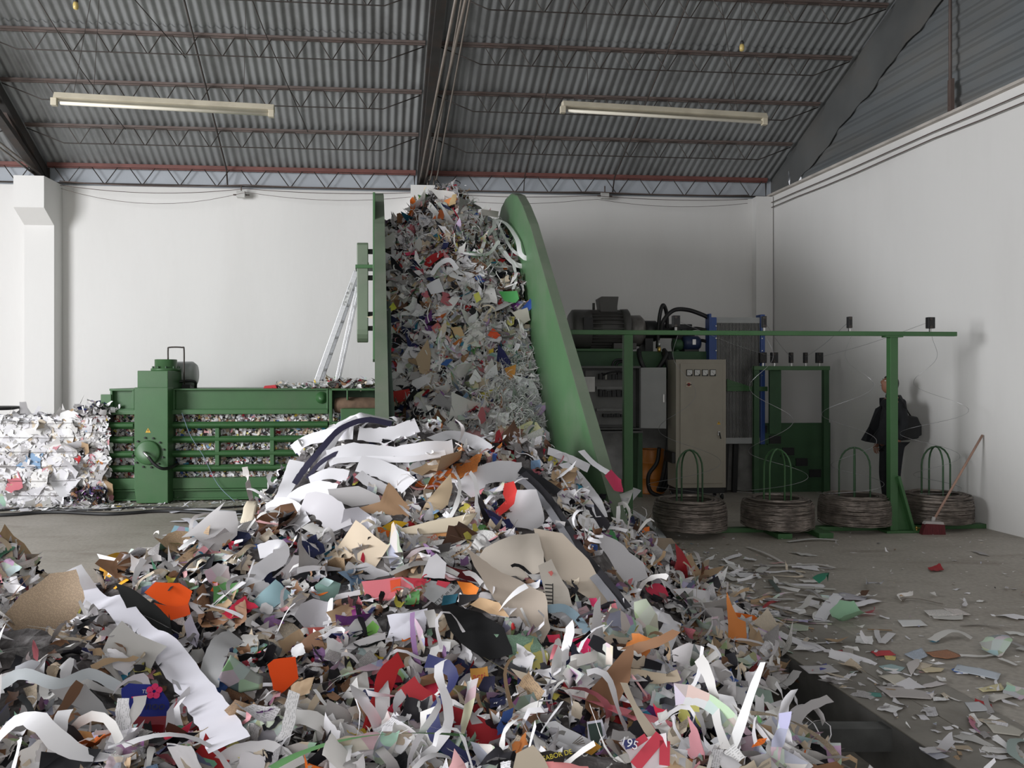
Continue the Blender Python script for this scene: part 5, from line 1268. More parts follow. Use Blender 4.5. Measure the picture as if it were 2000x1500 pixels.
def sample_heap(n, dens=None):
    out = []
    while sum(len(o) for o in out) < n:
        X = rng.uniform(-4.5, 2.1, n*3); Y = rng.uniform(2.1, 8.8, n*3); Z = heap(X, Y)
        nn = normals(heap, X, Y); area = 1/nn[:, 2]
        # favour what faces the camera and lies near; drop what can never be seen
        k = (Z > 0.02) & (rng.random(len(X)) < np.clip(area/3.0, 0, 1)) & ((Y < 7.6) | (rng.random(len(X)) < 0.3))
        out.append(np.stack([X, Y, Z], 1)[k])
    return np.concatenate(out)[:n]
MASK = np.zeros((400, 520), bool)                     # where a single paper is going to lie
def mask_poly(poly, k=1.0):
    cx = sum(p[0] for p in poly)/len(poly); cy = sum(p[1] for p in poly)/len(poly)
    q = [((cx+(x-cx)*k)/4+5, (cy+(y-cy)*k)/4+5) for x, y in poly]
    yy, xx = np.mgrid[0:400, 0:520]+0.5; ins = np.zeros(MASK.shape, bool)
    for i in range(len(q)):
        (x0, y0), (x1, y1) = q[i], q[(i+1) % len(q)]
        if y0 == y1: continue
        ins ^= ((yy < y0) != (yy < y1)) & (xx < (x1-x0)*(yy-y0)/(y1-y0)+x0)
    MASK[ins] = True
def mask_path(path, w):
    yy, xx = np.mgrid[0:400, 0:520]+0.5
    for (a_, b_) in zip(path[:-1], path[1:]):
        d = max(1, int(math.hypot(b_[0]-a_[0], b_[1]-a_[1])/6))
        for i in range(d+1):
            px = a_[0]+(b_[0]-a_[0])*i/d; py = a_[1]+(b_[1]-a_[1])*i/d
            MASK[((xx-px/4-5)**2+(yy-py/4-5)**2) < (w/4)**2] = True
def unmasked(P, pad=0.0):
    if pad: return unmasked(P) & unmasked(P+np.array([pad, 0, 0])) & unmasked(P-np.array([pad, 0, 0])) & unmasked(P+np.array([0, 0, pad])) & unmasked(P-np.array([0, 0, pad]))
    px = 1000+F*P[:, 0]/P[:, 1]; py = HZ-F*(P[:, 2]-CAMZ)/P[:, 1]
    i = np.clip((py/4+5).astype(int), 0, 399); j = np.clip((px/4+5).astype(int), 0, 519); return ~MASK[i, j]
def peakness(P): return np.exp(-(((P[:, 0]+1.1)/0.95)**2+((P[:, 1]-6.5)/0.9)**2))*(P[:, 2] > 0.55)

# ---- bales
def bale(name, x0, x1, z1, label, weights, seed, dens=900, size=0.07, ly0=-0.15, depth=1.1, wires=6, slope=0.0, parent_frame=B):
    rg = np.random.default_rng(seed); o = empty(name, parent_frame.W((x0, ly0, 0)), THW, label, 'paper bale')
    w = x1-x0
    MB().box(0.03, w-0.02, 0.04, depth, 0.0, z1-0.04).build('bale_core', CORE_M, o)
    n = int(dens*w*z1); a = rg.uniform(0.0, w, n); z = rg.uniform(0.0, z1, n); P = np.stack([a, rg.uniform(0, 0.035, n), z], 1); Nn = np.tile(np.array([0, -1.0, 0]), (n, 1))
    nt_ = int(dens*w*0.8); a2 = rg.uniform(0, w, nt_); P2 = np.stack([a2, rg.uniform(0, depth, nt_), z1-0.03+rg.uniform(-0.02, 0.05, nt_)], 1); N2 = np.tile(np.array([0, 0, 1.0]), (nt_, 1))
    P = np.concatenate([P, P2]); Nn = np.concatenate([Nn, N2]); n = len(P)
    P[:n] += 0
    global rng
    col, _ = mixcols(rg, n, weights); col = col*0.86
    sz = np.clip(rg.lognormal(math.log(size), 0.45, n), 0.02, 0.2)
    V, Fc, uv = chips(P, Nn, rg, sz, sz*rg.uniform(0.5, 1.4, n), rg.uniform(0.03, 0.16, n), curl=0.25, jag=0.3, nu=4, nv=4, crump=0.05)
    s_ = stuff('bale_scraps', [(V, Fc, uv, col, rg.random(n)*0.5)], None, None, o)
    for k in range(wires):
        zz = z1*(k+0.7)/wires; bb = MB(); bb.tube([(0, -0.035, zz), (w*0.3, -0.04, zz+0.006), (w*0.7, -0.036, zz-0.006), (w, -0.035, zz+0.004)], 0.0035, 4); bb.build('binding_wire', ROD, o)
    return o
xL = B.X(-40, -0.15); x1_ = B.X(150, -0.15); x2_ = B.X(209, -0.15)
bale('paper_bale', xL, x1_, B.Z(60, 818, -0.15), 'long wire-bound bale of mostly white paper at the left edge', dict(white=80, grey=8, beige=5, pink=1.0, blue=0.5, red=0.3, black=0.4), 5, size=0.085, dens=620)
bale('paper_bale', x1_, x2_, B.Z(180, 806, -0.15), 'ragged greyer bale end coming out of the press mouth', dict(white=46, grey=26, beige=10, pink=4, black=5, red=2, blue=2, yellow=1, orange=1), 6, size=0.055, dens=1200)
# loose tuft on the bale end
rg = np.random.default_rng(9); n = 380; ctr = B.W(((x1_+x2_)/2+0.02, 0.05, 0)); P = np.stack([ctr.x+rg.normal(0, 0.11, n), ctr.y+rg.normal(0, 0.12, n), B.Z(180, 806, -.15)-0.02+np.abs(rg.normal(0, 0.055, n))], 1)
col, _ = mixcols(rg, n, dict(white=36, grey=26, black=16, navy=6, beige=8, green=3)); V, Fc, uv = chips(P, np.tile([0, -0.5, 0.86], (n, 1)), rg, rg.uniform(0.04, 0.13, n), rg.uniform(0.03, 0.09, n), rg.uniform(0.4, 1, n))
stuff('loose_scraps', [(V, Fc, uv, col, rg.random(n))], 'tuft of loose scraps on top of the ragged bale end at the press mouth', 'paper')
# dark cavity paper lump at the foot of the bale end
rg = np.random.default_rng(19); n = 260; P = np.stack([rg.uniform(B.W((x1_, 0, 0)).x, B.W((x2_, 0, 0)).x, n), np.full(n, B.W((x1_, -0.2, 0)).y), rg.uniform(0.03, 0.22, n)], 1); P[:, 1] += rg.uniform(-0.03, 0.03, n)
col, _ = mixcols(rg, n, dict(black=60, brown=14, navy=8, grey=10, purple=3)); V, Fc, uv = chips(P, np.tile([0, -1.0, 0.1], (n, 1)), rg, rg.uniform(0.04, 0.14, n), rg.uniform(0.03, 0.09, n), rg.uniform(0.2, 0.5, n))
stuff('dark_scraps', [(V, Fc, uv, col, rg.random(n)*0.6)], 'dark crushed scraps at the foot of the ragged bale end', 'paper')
# paper seen through the gaps of the press
rg = np.random.default_rng(21); n = 9000; P = np.stack([rg.uniform(bx(215), bx(700), n), rg.uniform(0.12, 0.2, n), rg.uniform(0.1, zt-0.1, n)], 1)
gaps = [(bz(824), bz(809)), (bz(852), bz(837)), (bz(880), bz(865)), (bz(908), bz(893)), (bz(933), bz(921))]
k = np.zeros(n, bool)
for (a, c) in gaps: k |= (P[:, 2] > a-0.03) & (P[:, 2] < c+0.03)
P = P[k]; n = len(P); col, _ = mixcols(rg, n, dict(white=42, grey=20, beige=14, brown=5, black=8, yellow=2.5, red=2, pink=2, blue=2, green=1.5))
V, Fc, uv = chips(P, np.tile([0, -1.0, 0], (n, 1)), rg, rg.uniform(0.02, 0.05, n), rg.uniform(0.03, 0.09, n), rg.uniform(0.1, 0.6, n), nu=3, nv=3)
cp = empty('compressed_paper', B.W((0, 0, 0)), THW, 'compressed waste paper seen between the ribs of the press', 'paper')
MB().box(bx(214), bx(640), 0.2, WD-0.1, 0.08, zt-0.06).build('paper_block', CORE_M, cp)
s_ = stuff('pressed_scraps', [(V, Fc, uv, col, rg.random(n))], None, None, cp)
# scraps on top of the press
rg = np.random.default_rng(23); n = 420; xs = rg.uniform(bx(520), bx(724), n); xs = np.where(rg.random(n) < 0.7, rg.uniform(bx(585), bx(724), n), xs)
P = np.stack([xs, rg.uniform(0.05, 0.9, n), zt+np.abs(rg.normal(0.01, 0.03, n))+0.10*(rg.random(n) ** 3)*(xs > bx(630))], 1); col, _ = mixcols(rg, n, dict(white=38, grey=18, beige=12, brown=6, black=6, red=6, green=3, yellow=2))
V, Fc, uv = chips(P, np.tile([0, 0, 1.0], (n, 1)), rg, rg.uniform(0.04, 0.14, n), rg.uniform(0.03, 0.1, n), rg.uniform(0.1, 0.6, n))
s_ = stuff('scattered_scraps', [(V, Fc, uv, col, rg.random(n))], 'loose scraps scattered on top of the press near the ladder', 'paper'); s_.location = B.o; s_.rotation_euler = (0, 0, THW)
# small bits on the floor around bales, press and heap
def floor_bits(name, n, fn, weights, label, seed, size=0.035):
    rg = np.random.default_rng(seed); P = fn(rg, n); P[:, 2] = 0.006+rg.random(len(P))*0.012; n = len(P); col, _ = mixcols(rg, n, weights)
    sz = np.clip(rg.lognormal(math.log(size), 0.5, n), 0.01, 0.16)
    V, Fc, uv = chips(P, np.tile([0, 0, 1.0], (n, 1)), rg, sz*1.3, sz*rg.uniform(0.3, 0.9, n), rg.uniform(0.02, 0.14, n), curl=0.7, nu=4, nv=3, crump=0.04)
    V[..., 2] = np.maximum(V[..., 2], 0.004); return stuff(name, [(V, Fc, uv, col, rg.random(n))], label, 'paper')
def rowband(px0, px1, py0, py1):
    def f(rg, n):
        px = rg.uniform(px0, px1, n); py = rg.uniform(py0, py1, n); Yv = CAMZ*F/(py-HZ); return np.stack([(px-1000)/F*Yv, Yv, Yv*0], 1)
    return f
floor_bits('floor_bits', 520, rowband(-20, 235, 984, 998), dict(white=75, grey=15, beige=5, yellow=1), 'white scraps littering the floor along the foot of the bales', 31, 0.06)
floor_bits('floor_bits', 190, rowband(235, 480, 978, 996), dict(white=70, grey=15, beige=10, brown=3), 'small bits of paper on the floor along the foot of the press', 32, 0.03)
def nearheap(rg, n):
    Y = rg.uniform(3.7, 8.6, n); c = np.abs(rg.normal(0, 0.55, n)); xr = np.interp(Y, [2.0, 3.76, 4.5, 5.05, 5.6, 6.4, 7.5], [1.75, 1.62, 1.50, 1.28, 1.22, 1.22, 1.0])
    X = xr+0.02+c; cc = X+0.17*Y
    k = ~((cc > PC0-0.05) & (cc < PC1) & (Y < PY1)); k &= (cc > 2.15) & (cc < CR-0.2)
    return np.stack([X, Y, Y*0], 1)[k]
floor_bits('floor_bits', 620, nearheap, dict(white=60, grey=24, beige=10, pink=1, brown=4, red=0.4, blue=0.4, green=0.4), 'small paper bits strewn over the floor just right of the heap', 33, 0.045)
def wide(rg, n):
    Y = rg.uniform(3.5, 9.2, n); X = rg.uniform(1.3, 5.2, n); cc = X+0.17*Y
    k = (cc > PC1+0.05) & (cc < CR-0.15); return np.stack([X, Y, Y*0], 1)[k]
floor_bits('floor_bits', 420, wide, dict(white=52, grey=22, beige=8, pink=3, brown=8, black=4), 'tiny crumbs of paper dotted over the open floor at the right', 34, 0.016)
# ---------------------------------------------------------------- single papers one can point at
def hit(px, py, which=None):
    """first point of the heap (or the conveyor load) on the ray through (px, py)"""
    Y = np.arange(2.2, 13.0, 0.015); X = (px-1000)/F*Y; Z = CAMZ-(py-HZ)/F*Y
    a = heap(X, Y) >= Z; c = X+0.17*Y; b_ = (c > 0.17) & (c < 1.89) & (Y > 7.7) & (load(c, Y) >= Z)
    if which == 'load': a = b_
    elif which == 'heap': pass
    else: a = a | b_
    i = int(np.argmax(a)) if a.any() else None
    if i is None:       # just misses: the place of nearest approach
        if which == 'load': g_ = np.where((c > 0.17) & (c < 1.89) & (Y > 7.7), Z-load(c, Y), 9.0)
        else: g_ = np.where((Y > 2.6) & (Y < 8.4), Z-heap(X, Y), 9.0)
        i = int(np.argmin(g_))
        if g_[i] > 0.5: return None
        if which == 'load': b_[i] = True
    x, y, z = X[i], Y[i], Z[i]; cc = x+0.17*y
    if b_[i]: n = normals(load, np.array([cc]), np.array([y]), 0.15)[0]
    else: n = normals(heap, np.array([x]), np.array([y]), 0.12)[0]
    return Vector((x, y, z)), Vector(n)
def ray(px, py): return Vector(((px-1000)/F, 1.0, -(py-HZ)/F))
CAMV = Vector((0, 0, CAMZ))
def paper_obj(name, V, Fc, rgb, uv, r, label, cat, group=None, parent=None):
    V = np.asarray(V, float).reshape(1, -1, 3)
    c = V[0].mean(0); base = np.array([c[0], c[1], V[0][:, 2].min()])
    if parent is None: V = V-base
    me = paper_mesh(name, V, np.asarray(Fc), np.array([rgb]), np.asarray(uv, float).reshape(1, -1, 2), np.array([r]))
    o = bpy.data.objects.new(name, me); COL.objects.link(o)
    if parent is None: o.location = base; tag(o, label, cat, group)
    else: o.parent = parent
    return o
def sheet(name, poly, rgb, label, cat='paper', which=None, crump=0.05, lift=0.05, face=0.45, r=0.2, rings=5, nsub=4, seed=1, curl=0.3, flat=None, group=None, thick=0.0):
    """a sheet whose outline is seen at the pixel polygon; lies on the heap (or the floor), crumpled and slightly curled"""
    cx = sum(p[0] for p in poly)/len(poly); cy = sum(p[1] for p in poly)/len(poly)
    if flat is None: mask_poly(poly)
    if flat is not None:
        o = ground(cx, cy, flat); n = Vector((0, 0, 1))
    else:
        h = hit(cx, cy, which); o, n = h
        tc = (CAMV-o).normalized(); n = (n*(1-face)+tc*face).normalized(); o = o+n*lift
    def proj(px, py):
        d = ray(px, py); t = (o-CAMV).dot(n)/d.dot(n); return CAMV+d*t
    rg = np.random.default_rng(seed+int(cx*7+cy))
    ex = n.orthogonal().normalized(); ey = n.cross(ex)
    P = [proj(*p) for p in poly]; Q = [((p-o).dot(ex), (p-o).dot(ey)) for p in P]
    out = []
    for i in range(len(Q)):
        a, b2 = np.array(Q[i]), np.array(Q[(i+1) % len(Q)])
        for k in range(nsub):
            q = a+(b2-a)*k/nsub; L = np.linalg.norm(b2-a)
            out.append(q+(rg.normal(0, 0.012*L, 2) if k else 0))
    out = np.array(out); cen = out.mean(0); m = len(out); size = np.abs(out-cen).max()
    pts = [cen]+[cen+(out[j]-cen)*(i/rings) for i in range(1, rings+1) for j in range(m)]
    pts = np.array(pts)
    ph = rg.uniform(0, 6.28, 6); fr = rg.uniform(2.0, 5.0, 6)/max(size, 0.03); an = rg.uniform(0, 3.14, 6)
    z = np.zeros(len(pts))
    for k in range(6):
        s_ = (pts[:, 0]*math.cos(an[k])+pts[:, 1]*math.sin(an[k]))*fr[k]*0.8+ph[k]; z += (2*np.abs((s_/3.14) % 2-1)-1)*crump*size*(0.5 if k > 2 else 0.9)
    a0 = rg.uniform(0, 3.14); s_ = (pts[:, 0]-cen[0])*math.cos(a0)+(pts[:, 1]-cen[1])*math.sin(a0)
    z += curl*rg.choice([-1, 1])*s_*s_/max(size, 0.03)
    z -= z[0]
    if flat is not None: z = z-z.min()
    V = np.array([o]*len(pts))+pts[:, :1]*np.array(ex)+pts[:, 1:]*np.array(ey)+z[:, None]*np.array(n)
    Fc = []
    for j in range(m):
        j2 = (j+1) % m; Fc.append((0, 1+j, 1+j2, 1+j2)) if False else None
    vs = V
    faces = []
    for j in range(0, m, 2):                                     # centre quads
        faces.append((0, 1+j, 1+(j+1) % m, 1+(j+2) % m))
    for i in range(rings-1):
        for j in range(m):
            a = 1+i*m+j; b2 = 1+i*m+(j+1) % m; faces.append((a, a+m, b2+m, b2))
    ob = paper_obj(name, vs, faces, rgb, pts+0.3, r, label, cat, group)
    if thick:
        so = ob.modifiers.new('thickness', 'SOLIDIFY'); so.thickness = thick; so.offset = -1
    ob['_'] = 0; del ob['_']
    return ob, o, n, (lambda px, py, dz=0.0: proj(px, py)+n*dz-Vector(ob.location))
def band(name, path, w, rgb, label, cat='paper strip', which=None, lift=0.06, r=0.2, flat=None, tw=0.0, arch=0.0, group=None, rag=0.04, face=0.5):
    """a long strip of paper following the pixel path over the heap"""
    nodes = []; ns = []
    for (px, py) in path:
        if flat is not None: nodes.append(ground(px, py, flat)); ns.append(Vector((0, 0, 1))); continue
        h = hit(px, py, which)
        if h is None:
            y = nodes[-1].y if nodes else 6.5; nodes.append(at(px, py, y)); ns.append(ns[-1] if ns else Vector((0, -0.7, 0.7))); continue
        o, n = h; tc = (CAMV-o).normalized(); n = (n*(1-face)+tc*face).normalized(); nodes.append(o+tc*lift); ns.append(n)
    if flat is None:      # even out jumps in depth along the strip
        for _ in range(2):
            d = [(p-CAMV).length for p in nodes]
            for i in range(len(nodes)):
                lo, hi = max(0, i-1), min(len(nodes), i+2); dd = sum(d[lo:hi])/(hi-lo); dd = min(dd, d[i]); nodes[i] = CAMV+(nodes[i]-CAMV).normalized()*dd
    if flat is None:
        for k in range(len(path)-1): mask_path([path[k], path[k+1]], w*F/nodes[k].y*0.5)
    S = spl(nodes, 6); m = len(S); navg = Vector((0, 0, 0))
    for n in ns: navg += n
    navg.normalize(); rg = np.random.default_rng(int(path[0][0]*3+path[0][1])); V = []; uv = []; L = 0
    for i, p in enumerate(S):
        t = (S[min(i+1, m-1)]-S[max(i-1, 0)]).normalized(); sdir = t.cross(navg).normalized(); f = i/(m-1)
        a = tw*math.sin(f*3.14*1.5+0.6); nn = sdir.cross(t); sd = sdir*math.cos(a)+nn*math.sin(a); up = nn*(-1 if nn.z < 0 else 1)
        q = p+up*arch*math.sin(math.pi*f)
        ww = w*0.5*(1+rg.normal(0, rag)); V += [q-sd*ww, q+up*w*0.02, q+sd*ww*(1+rg.normal(0, rag))]
        if i: L += (S[i]-S[i-1]).length
        uv += [(L, 0), (L, w/2), (L, w)]
    if flat is not None: V = [Vector((v.x, v.y, max(v.z, 0.003))) for v in V]
    Fc = []
    for i in range(m-1):
        a = 3*i; Fc += [(a, a+3, a+4, a+1), (a+1, a+4, a+5, a+2)]
    ob = paper_obj(name, [tuple(v) for v in V], Fc, rgb, uv, r, label, cat, group)
    return ob
def writing(text, parent, p, right, normal, size, rgb, name='printed_words'):
    """flat lettering lying on a sheet"""
    cu = bpy.data.curves.new(name, 'FONT'); cu.body = text; cu.size = size; cu.align_x = 'CENTER'; cu.align_y = 'CENTER'; cu.extrude = 0.0005
    t = bpy.data.objects.new(name, cu); COL.objects.link(t); dg = bpy.context.evaluated_depsgraph_get(); dg.update()
    me = bpy.data.meshes.new_from_object(t.evaluated_get(dg)); bpy.data.objects.remove(t)
    o = bpy.data.objects.new(name, me); COL.objects.link(o)
    me.materials.clear(); me.materials.append(mat('ink_%02x%02x%02x' % tuple(int(255*x) for x in rgb), rgb, 0.6, 0, 0.03))
    z = Vector(normal).normalized(); x = (Vector(right)-z*Vector(right).dot(z)).normalized(); y = z.cross(x)
    M4 = Matrix((x, y, z)).transposed().to_4x4(); M4.translation = Vector(p); o.parent = parent; o.matrix_local = M4
    return o
C = lambda r, g, b: lc(r, g, b)
WH = C(243, 242, 247); GR = C(205, 203, 203)
# --- left foreground
sheet('newspaper_sheet', [(0, 1315), (0, 1213), (40, 1160), (98, 1121), (145, 1120), (160, 1180), (135, 1235), (60, 1268), (22, 1300)], C(196, 172, 146), 'crumpled bundle of brownish old newspaper at the left edge of the heap', 'newspaper', crump=0.05, lift=0.16, r=0.9, curl=0.5, face=0.6)
sheet('paper_sheet', [(122, 1116), (158, 1097), (196, 1158), (200, 1180), (150, 1165)], WH, 'white sheet sticking up behind the crumpled newspaper', lift=0.12, face=0.7)
band('paper_strip', [(148, 1128), (185, 1172), (228, 1180), (270, 1232), (318, 1262), (372, 1335), (415, 1395), (448, 1455)], 0.125, C(240, 238, 248), 'longest wide white strip, running down the left foreground', lift=0.24, r=0.1, tw=0.15)
sheet('paper_sheet', [(225, 1140), (262, 1155), (330, 1200), (336, 1242), (285, 1228), (248, 1190)], C(30, 32, 32), 'black sheet beside the long white strip at the left', lift=0.09, face=0.6)
sheet('card', [(282, 1158), (304, 1138), (350, 1139), (376, 1155), (366, 1184), (345, 1190), (312, 1178)], C(252, 92, 18), 'bright orange card with a folded lower edge, upper left of the heap', 'card', lift=0.13, face=0.6, crump=0.01, curl=0.08)
sheet('card', [(300, 1178), (345, 1185), (368, 1182), (372, 1200), (334, 1212), (315, 1192)], C(235, 82, 16), 'orange card lying under the other orange card, upper left of the heap', 'card', lift=0.10, face=0.6, crump=0.01)
sheet('card', [(522, 1298), (535, 1288), (577, 1283), (583, 1325), (556, 1350), (535, 1366), (532, 1335)], C(252, 84, 16), 'bright orange six-sided card in the middle foreground', 'card', lift=0.14, face=0.7, crump=0.01, curl=0.06)
band('paper_strip', [(252, 1084), (214, 1092), (206, 1120), (238, 1142)], 0.085, C(248, 176, 30), 'curled amber strip standing up at the back left of the heap', lift=0.1, tw=0.5)
o_, p_, n_, pj = sheet('packet', [(237, 1345), (252, 1334), (310, 1337), (331, 1372), (330, 1400), (318, 1428), (255, 1428), (240, 1390)], C(36, 48, 140), 'blue printed packet with a pink flower, lower left', 'packet', lift=0.14, face=0.75, crump=0.012, curl=0.1)
rt = pj(300, 1380)-pj(260, 1380)
fl = MB(); q = pj(301, 1352, 0.014)
nz = n_; ex = rt.normalized(); ey = nz.cross(ex)
for k in range(5):
    a = 2*math.pi*k/5+0.3; cpt = q+ex*math.cos(a)*0.018+ey*math.sin(a)*0.018
    fl.add([cpt+ex*math.cos(b3)*0.013+ey*math.sin(b3)*0.013 for b3 in [2*math.pi*i/10 for i in range(10)]], [tuple(range(10))])
fl.build('pink_flower', mat('pink_ink', C(226, 40, 104), 0.5), o_)
bb = MB(); bb.bar(pj(257, 1364, 0.014), pj(296, 1360, 0.014), 0.006, 0.001, tuple(n_)); bb.build('pink_stripe', mat('pink_ink', C(226, 40, 104)), o_)
writing('moo', o_, pj(300, 1381, 0.018), rt, n_, 0.045, (0.02, 0.02, 0.06)); writing("TL", o_, pj(283, 1353, 0.016), rt, n_, 0.02, (0.7, 0.7, 0.75))
sheet('paper_sheet', [(237, 1393), (262, 1400), (330, 1400), (330, 1425), (300, 1440), (250, 1430)], C(150, 60, 70), 'dull red sheet tucked under the blue printed packet', lift=0.10, face=0.7)
band('paper_strip', [(462, 1243), (432, 1258), (415, 1300), (402, 1348)], 0.10, C(196, 196, 198), 'grey-white strip bent over at its top, right of the long white strip', lift=0.12, tw=0.2)
o_, p_, n_, pj = sheet('magazine', [(425, 1330), (450, 1283), (515, 1325), (512, 1348), (470, 1354)], C(52, 46, 60), 'dark magazine with a white border, left foreground', 'magazine', lift=0.10, face=0.7, r=0.57, thick=0.012, crump=0.01)
sheet('card', [(484, 1178), (538, 1131), (571, 1158), (530, 1190)], C(150, 182, 190), 'pale blue-grey card left of the teal card', 'card', lift=0.10, face=0.6, crump=0.01)
sheet('card', [(614, 1142), (632, 1128), (666, 1140), (657, 1178), (626, 1172)], C(120, 150, 142), 'teal-grey card with a pale folded top', 'card', lift=0.10, face=0.7, crump=0.015)
sheet('card', [(622, 1140), (634, 1127), (652, 1136), (640, 1146)], C(196, 222, 222), 'small pale flap over the teal-grey card', 'card', lift=0.13, face=0.7)
band('paper_strip', [(505, 1078), (545, 1066), (545, 1090), (510, 1112), (497, 1138), (516, 1156)], 0.10, WH, 'white strip curled like a hook above the pale blue-grey card', lift=0.12, tw=0.2)
sheet('paper_sheet', [(398, 1118), (425, 1100), (447, 1108), (450, 1136), (428, 1152), (408, 1140)], C(200, 150, 170), 'sheet printed in pink, violet and orange at the back left', lift=0.10, face=0.7, r=0.6)
o_, p_, n_, pj = sheet('plastic_wrapper', [(706, 1136), (785, 1127), (812, 1136), (838, 1150), (800, 1162), (716, 1178)], C(235, 130, 140), 'glossy pink and orange wrapper with a pale border in the middle', 'wrapper', lift=0.12, face=0.7, crump=0.01, curl=0.1)
bb = MB(); bb.add([pj(762, 1135, .012), pj(783, 1131, .012), pj(782, 1152, .012), pj(764, 1158, .012)], [(0, 1, 2, 3)]); bb.build('orange_panel', mat('orange_ink', C(240, 96, 60), 0.3), o_)
o_, p_, n_, pj = sheet('magazine_page', [(783, 1128), (820, 1130), (902, 1142), (882, 1165), (855, 1182), (822, 1160)], C(176, 178, 180), 'grey magazine page with red letters and a line of black type', 'magazine page', lift=0.135, face=0.7, crump=0.006, curl=0.05)
bb = MB(); bb.add([pj(786, 1129, .012), pj(834, 1132, .012), pj(826, 1152, .012), pj(815, 1148, .012)], [(0, 1, 2, 3)]); bb.build('red_corner', mat('red_ink', C(198, 60, 78), 0.4), o_)
bb = MB(); bb.add([pj(855, 1135, .014), pj(880, 1139, .014), pj(870, 1150, .014), pj(852, 1143, .014)], [(0, 1, 2, 3)]); bb.build('red_label', mat('red_ink', C(198, 60, 78)), o_)
writing('OC', o_, pj(824, 1139, 0.016), pj(832, 1134)-pj(818, 1144), n_, 0.065, C(190, 40, 60)); writing('LITTUS m a BWM', o_, pj(873, 1160, 0.014), pj(890, 1143)-pj(856, 1177), n_, 0.028, (0.02, 0.02, 0.02))
sheet('card', [(893, 1137), (920, 1138), (936, 1150), (930, 1163), (905, 1160)], C(250, 140, 50), 'orange card right of the grey magazine page', 'card', lift=0.12, face=0.7)
sheet('paper_sheet', [(868, 1108), (920, 1112), (938, 1140), (900, 1140), (872, 1128)], C(110, 30, 34), 'dark red sheet above the orange card in the middle', lift=0.08, face=0.6)
sheet('card', [(866, 1165), (895, 1160), (890, 1178), (862, 1183)], C(30, 92, 112), 'dark teal printed card under the grey magazine page', 'card', lift=0.10, face=0.7)
sheet('card', [(897, 1162), (937, 1161), (930, 1172), (895, 1184)], C(48, 46, 48), 'black card speckled with white below the small orange card', 'card', lift=0.11, face=0.7, r=0.9)
sheet('paper_sheet', [(936, 1165), (975, 1178), (995, 1205), (955, 1198), (918, 1182)], C(224, 188, 148), 'peach coloured sheet curling over the black plastic', lift=0.14, face=0.6)
sheet('paper_sheet', [(690, 1108), (715, 1098), (760, 1118), (762, 1128), (712, 1132)], WH, 'white sheet behind the pink and orange wrapper', lift=0.10, face=0.7)
sheet('paper_sheet', [(838, 1090), (852, 1082), (872, 1100), (868, 1131), (824, 1128), (828, 1112)], WH, 'white rounded sheet standing up behind the grey magazine page', lift=0.14, face=0.8, crump=0.015)
o_, p_, n_, pj = sheet('magazine_page', [(812, 1045), (850, 1044), (877, 1070), (862, 1080), (835, 1082)], C(186, 176, 166), 'grey-beige page with faded orange capitals under the cream folded sheets', 'magazine page', lift=0.12, face=0.8, crump=0.006, curl=0.03)
writing('EN EL', o_, pj(856, 1061, 0.012), pj(862, 1070)-pj(850, 1052), n_, 0.05, C(200, 110, 84)); writing('A LA', o_, pj(845, 1061, 0.012), pj(850, 1070)-pj(840, 1052), n_, 0.05, C(200, 110, 84)); writing('COUPLES', o_, pj(866, 1060, 0.012), pj(872, 1070)-pj(860, 1052), n_, 0.024, (0.03, 0.03, 0.03))
# --- the big beige sheets right of centre
sheet('board', [(1042, 1033), (1098, 1043), (1150, 1095), (1188, 1168), (1182, 1192), (1120, 1150), (1070, 1110)], C(214, 200, 184), 'large smooth beige board sloping down beside the dark strip', 'board', lift=0.07, face=0.4, crump=0.006, curl=0.08)
sheet('paper_sheet', [(934, 1088), (948, 1072), (1010, 1038), (1050, 1028), (1062, 1075), (1064, 1112), (1015, 1135), (968, 1115)], C(206, 196, 184), 'large crumpled beige sheet lying highest over the other beige sheets', lift=0.17, face=0.55, crump=0.07)
sheet('paper_sheet', [(903, 1083), (930, 1095), (968, 1115), (1015, 1135), (1062, 1165), (1072, 1235), (1058, 1262), (1015, 1222), (985, 1190), (948, 1150)], C(208, 194, 180), 'large torn beige sheet hanging below the crumpled beige one', lift=0.11, face=0.5, crump=0.04)
o_, p_, n_, pj = sheet('paper_sheet', [(1050, 1110), (1075, 1098), (1110, 1150), (1118, 1190), (1070, 1190), (1062, 1150)], C(202, 194, 184), 'pale sheet with a printed black ladder and a red bird mark', 'paper', lift=0.13, face=0.6, crump=0.015)[0:4]
bb = MB()
for k in range(7): bb.bar(pj(1064, 1144+7*k, 0.014), pj(1078, 1145+7*k, 0.014), 0.006, 0.001, tuple(n_))
bb.bar(pj(1079, 1142, 0.014), pj(1079, 1190, 0.014), 0.005, 0.001, tuple(n_)); bb.build('printed_ladder', BLACK, o_)
bb = MB(); bb.add([pj(*q, 0.015) for q in ((1058, 1108), (1066, 1104), (1074, 1112), (1080, 1122), (1076, 1128), (1070, 1120), (1062, 1116))], [tuple(range(7))]); bb.build('red_bird_mark', mat('faded_red_ink', C(206, 110, 104), 0.6), o_)
band('paper_strip', [(1070, 1190), (1100, 1188), (1125, 1205), (1148, 1235)], 0.05, C(160, 186, 202), 'pale blue band arching below the printed ladder sheet', lift=0.10)
sheet('paper_sheet', [(1003, 952), (1048, 955), (1062, 1000), (1068, 1042), (1030, 1032), (985, 1028)], C(232, 230, 234), 'large smooth white sheet right of the red curled paper', lift=0.08, face=0.6, crump=0.006)
sheet('paper_sheet', [(985, 945), (1003, 940), (1010, 958), (1004, 985), (988, 1000), (972, 1012), (968, 998), (990, 985), (982, 965)], C(240, 70, 66), 'coral red curled paper near the peak of the heap', lift=0.12, face=0.7)
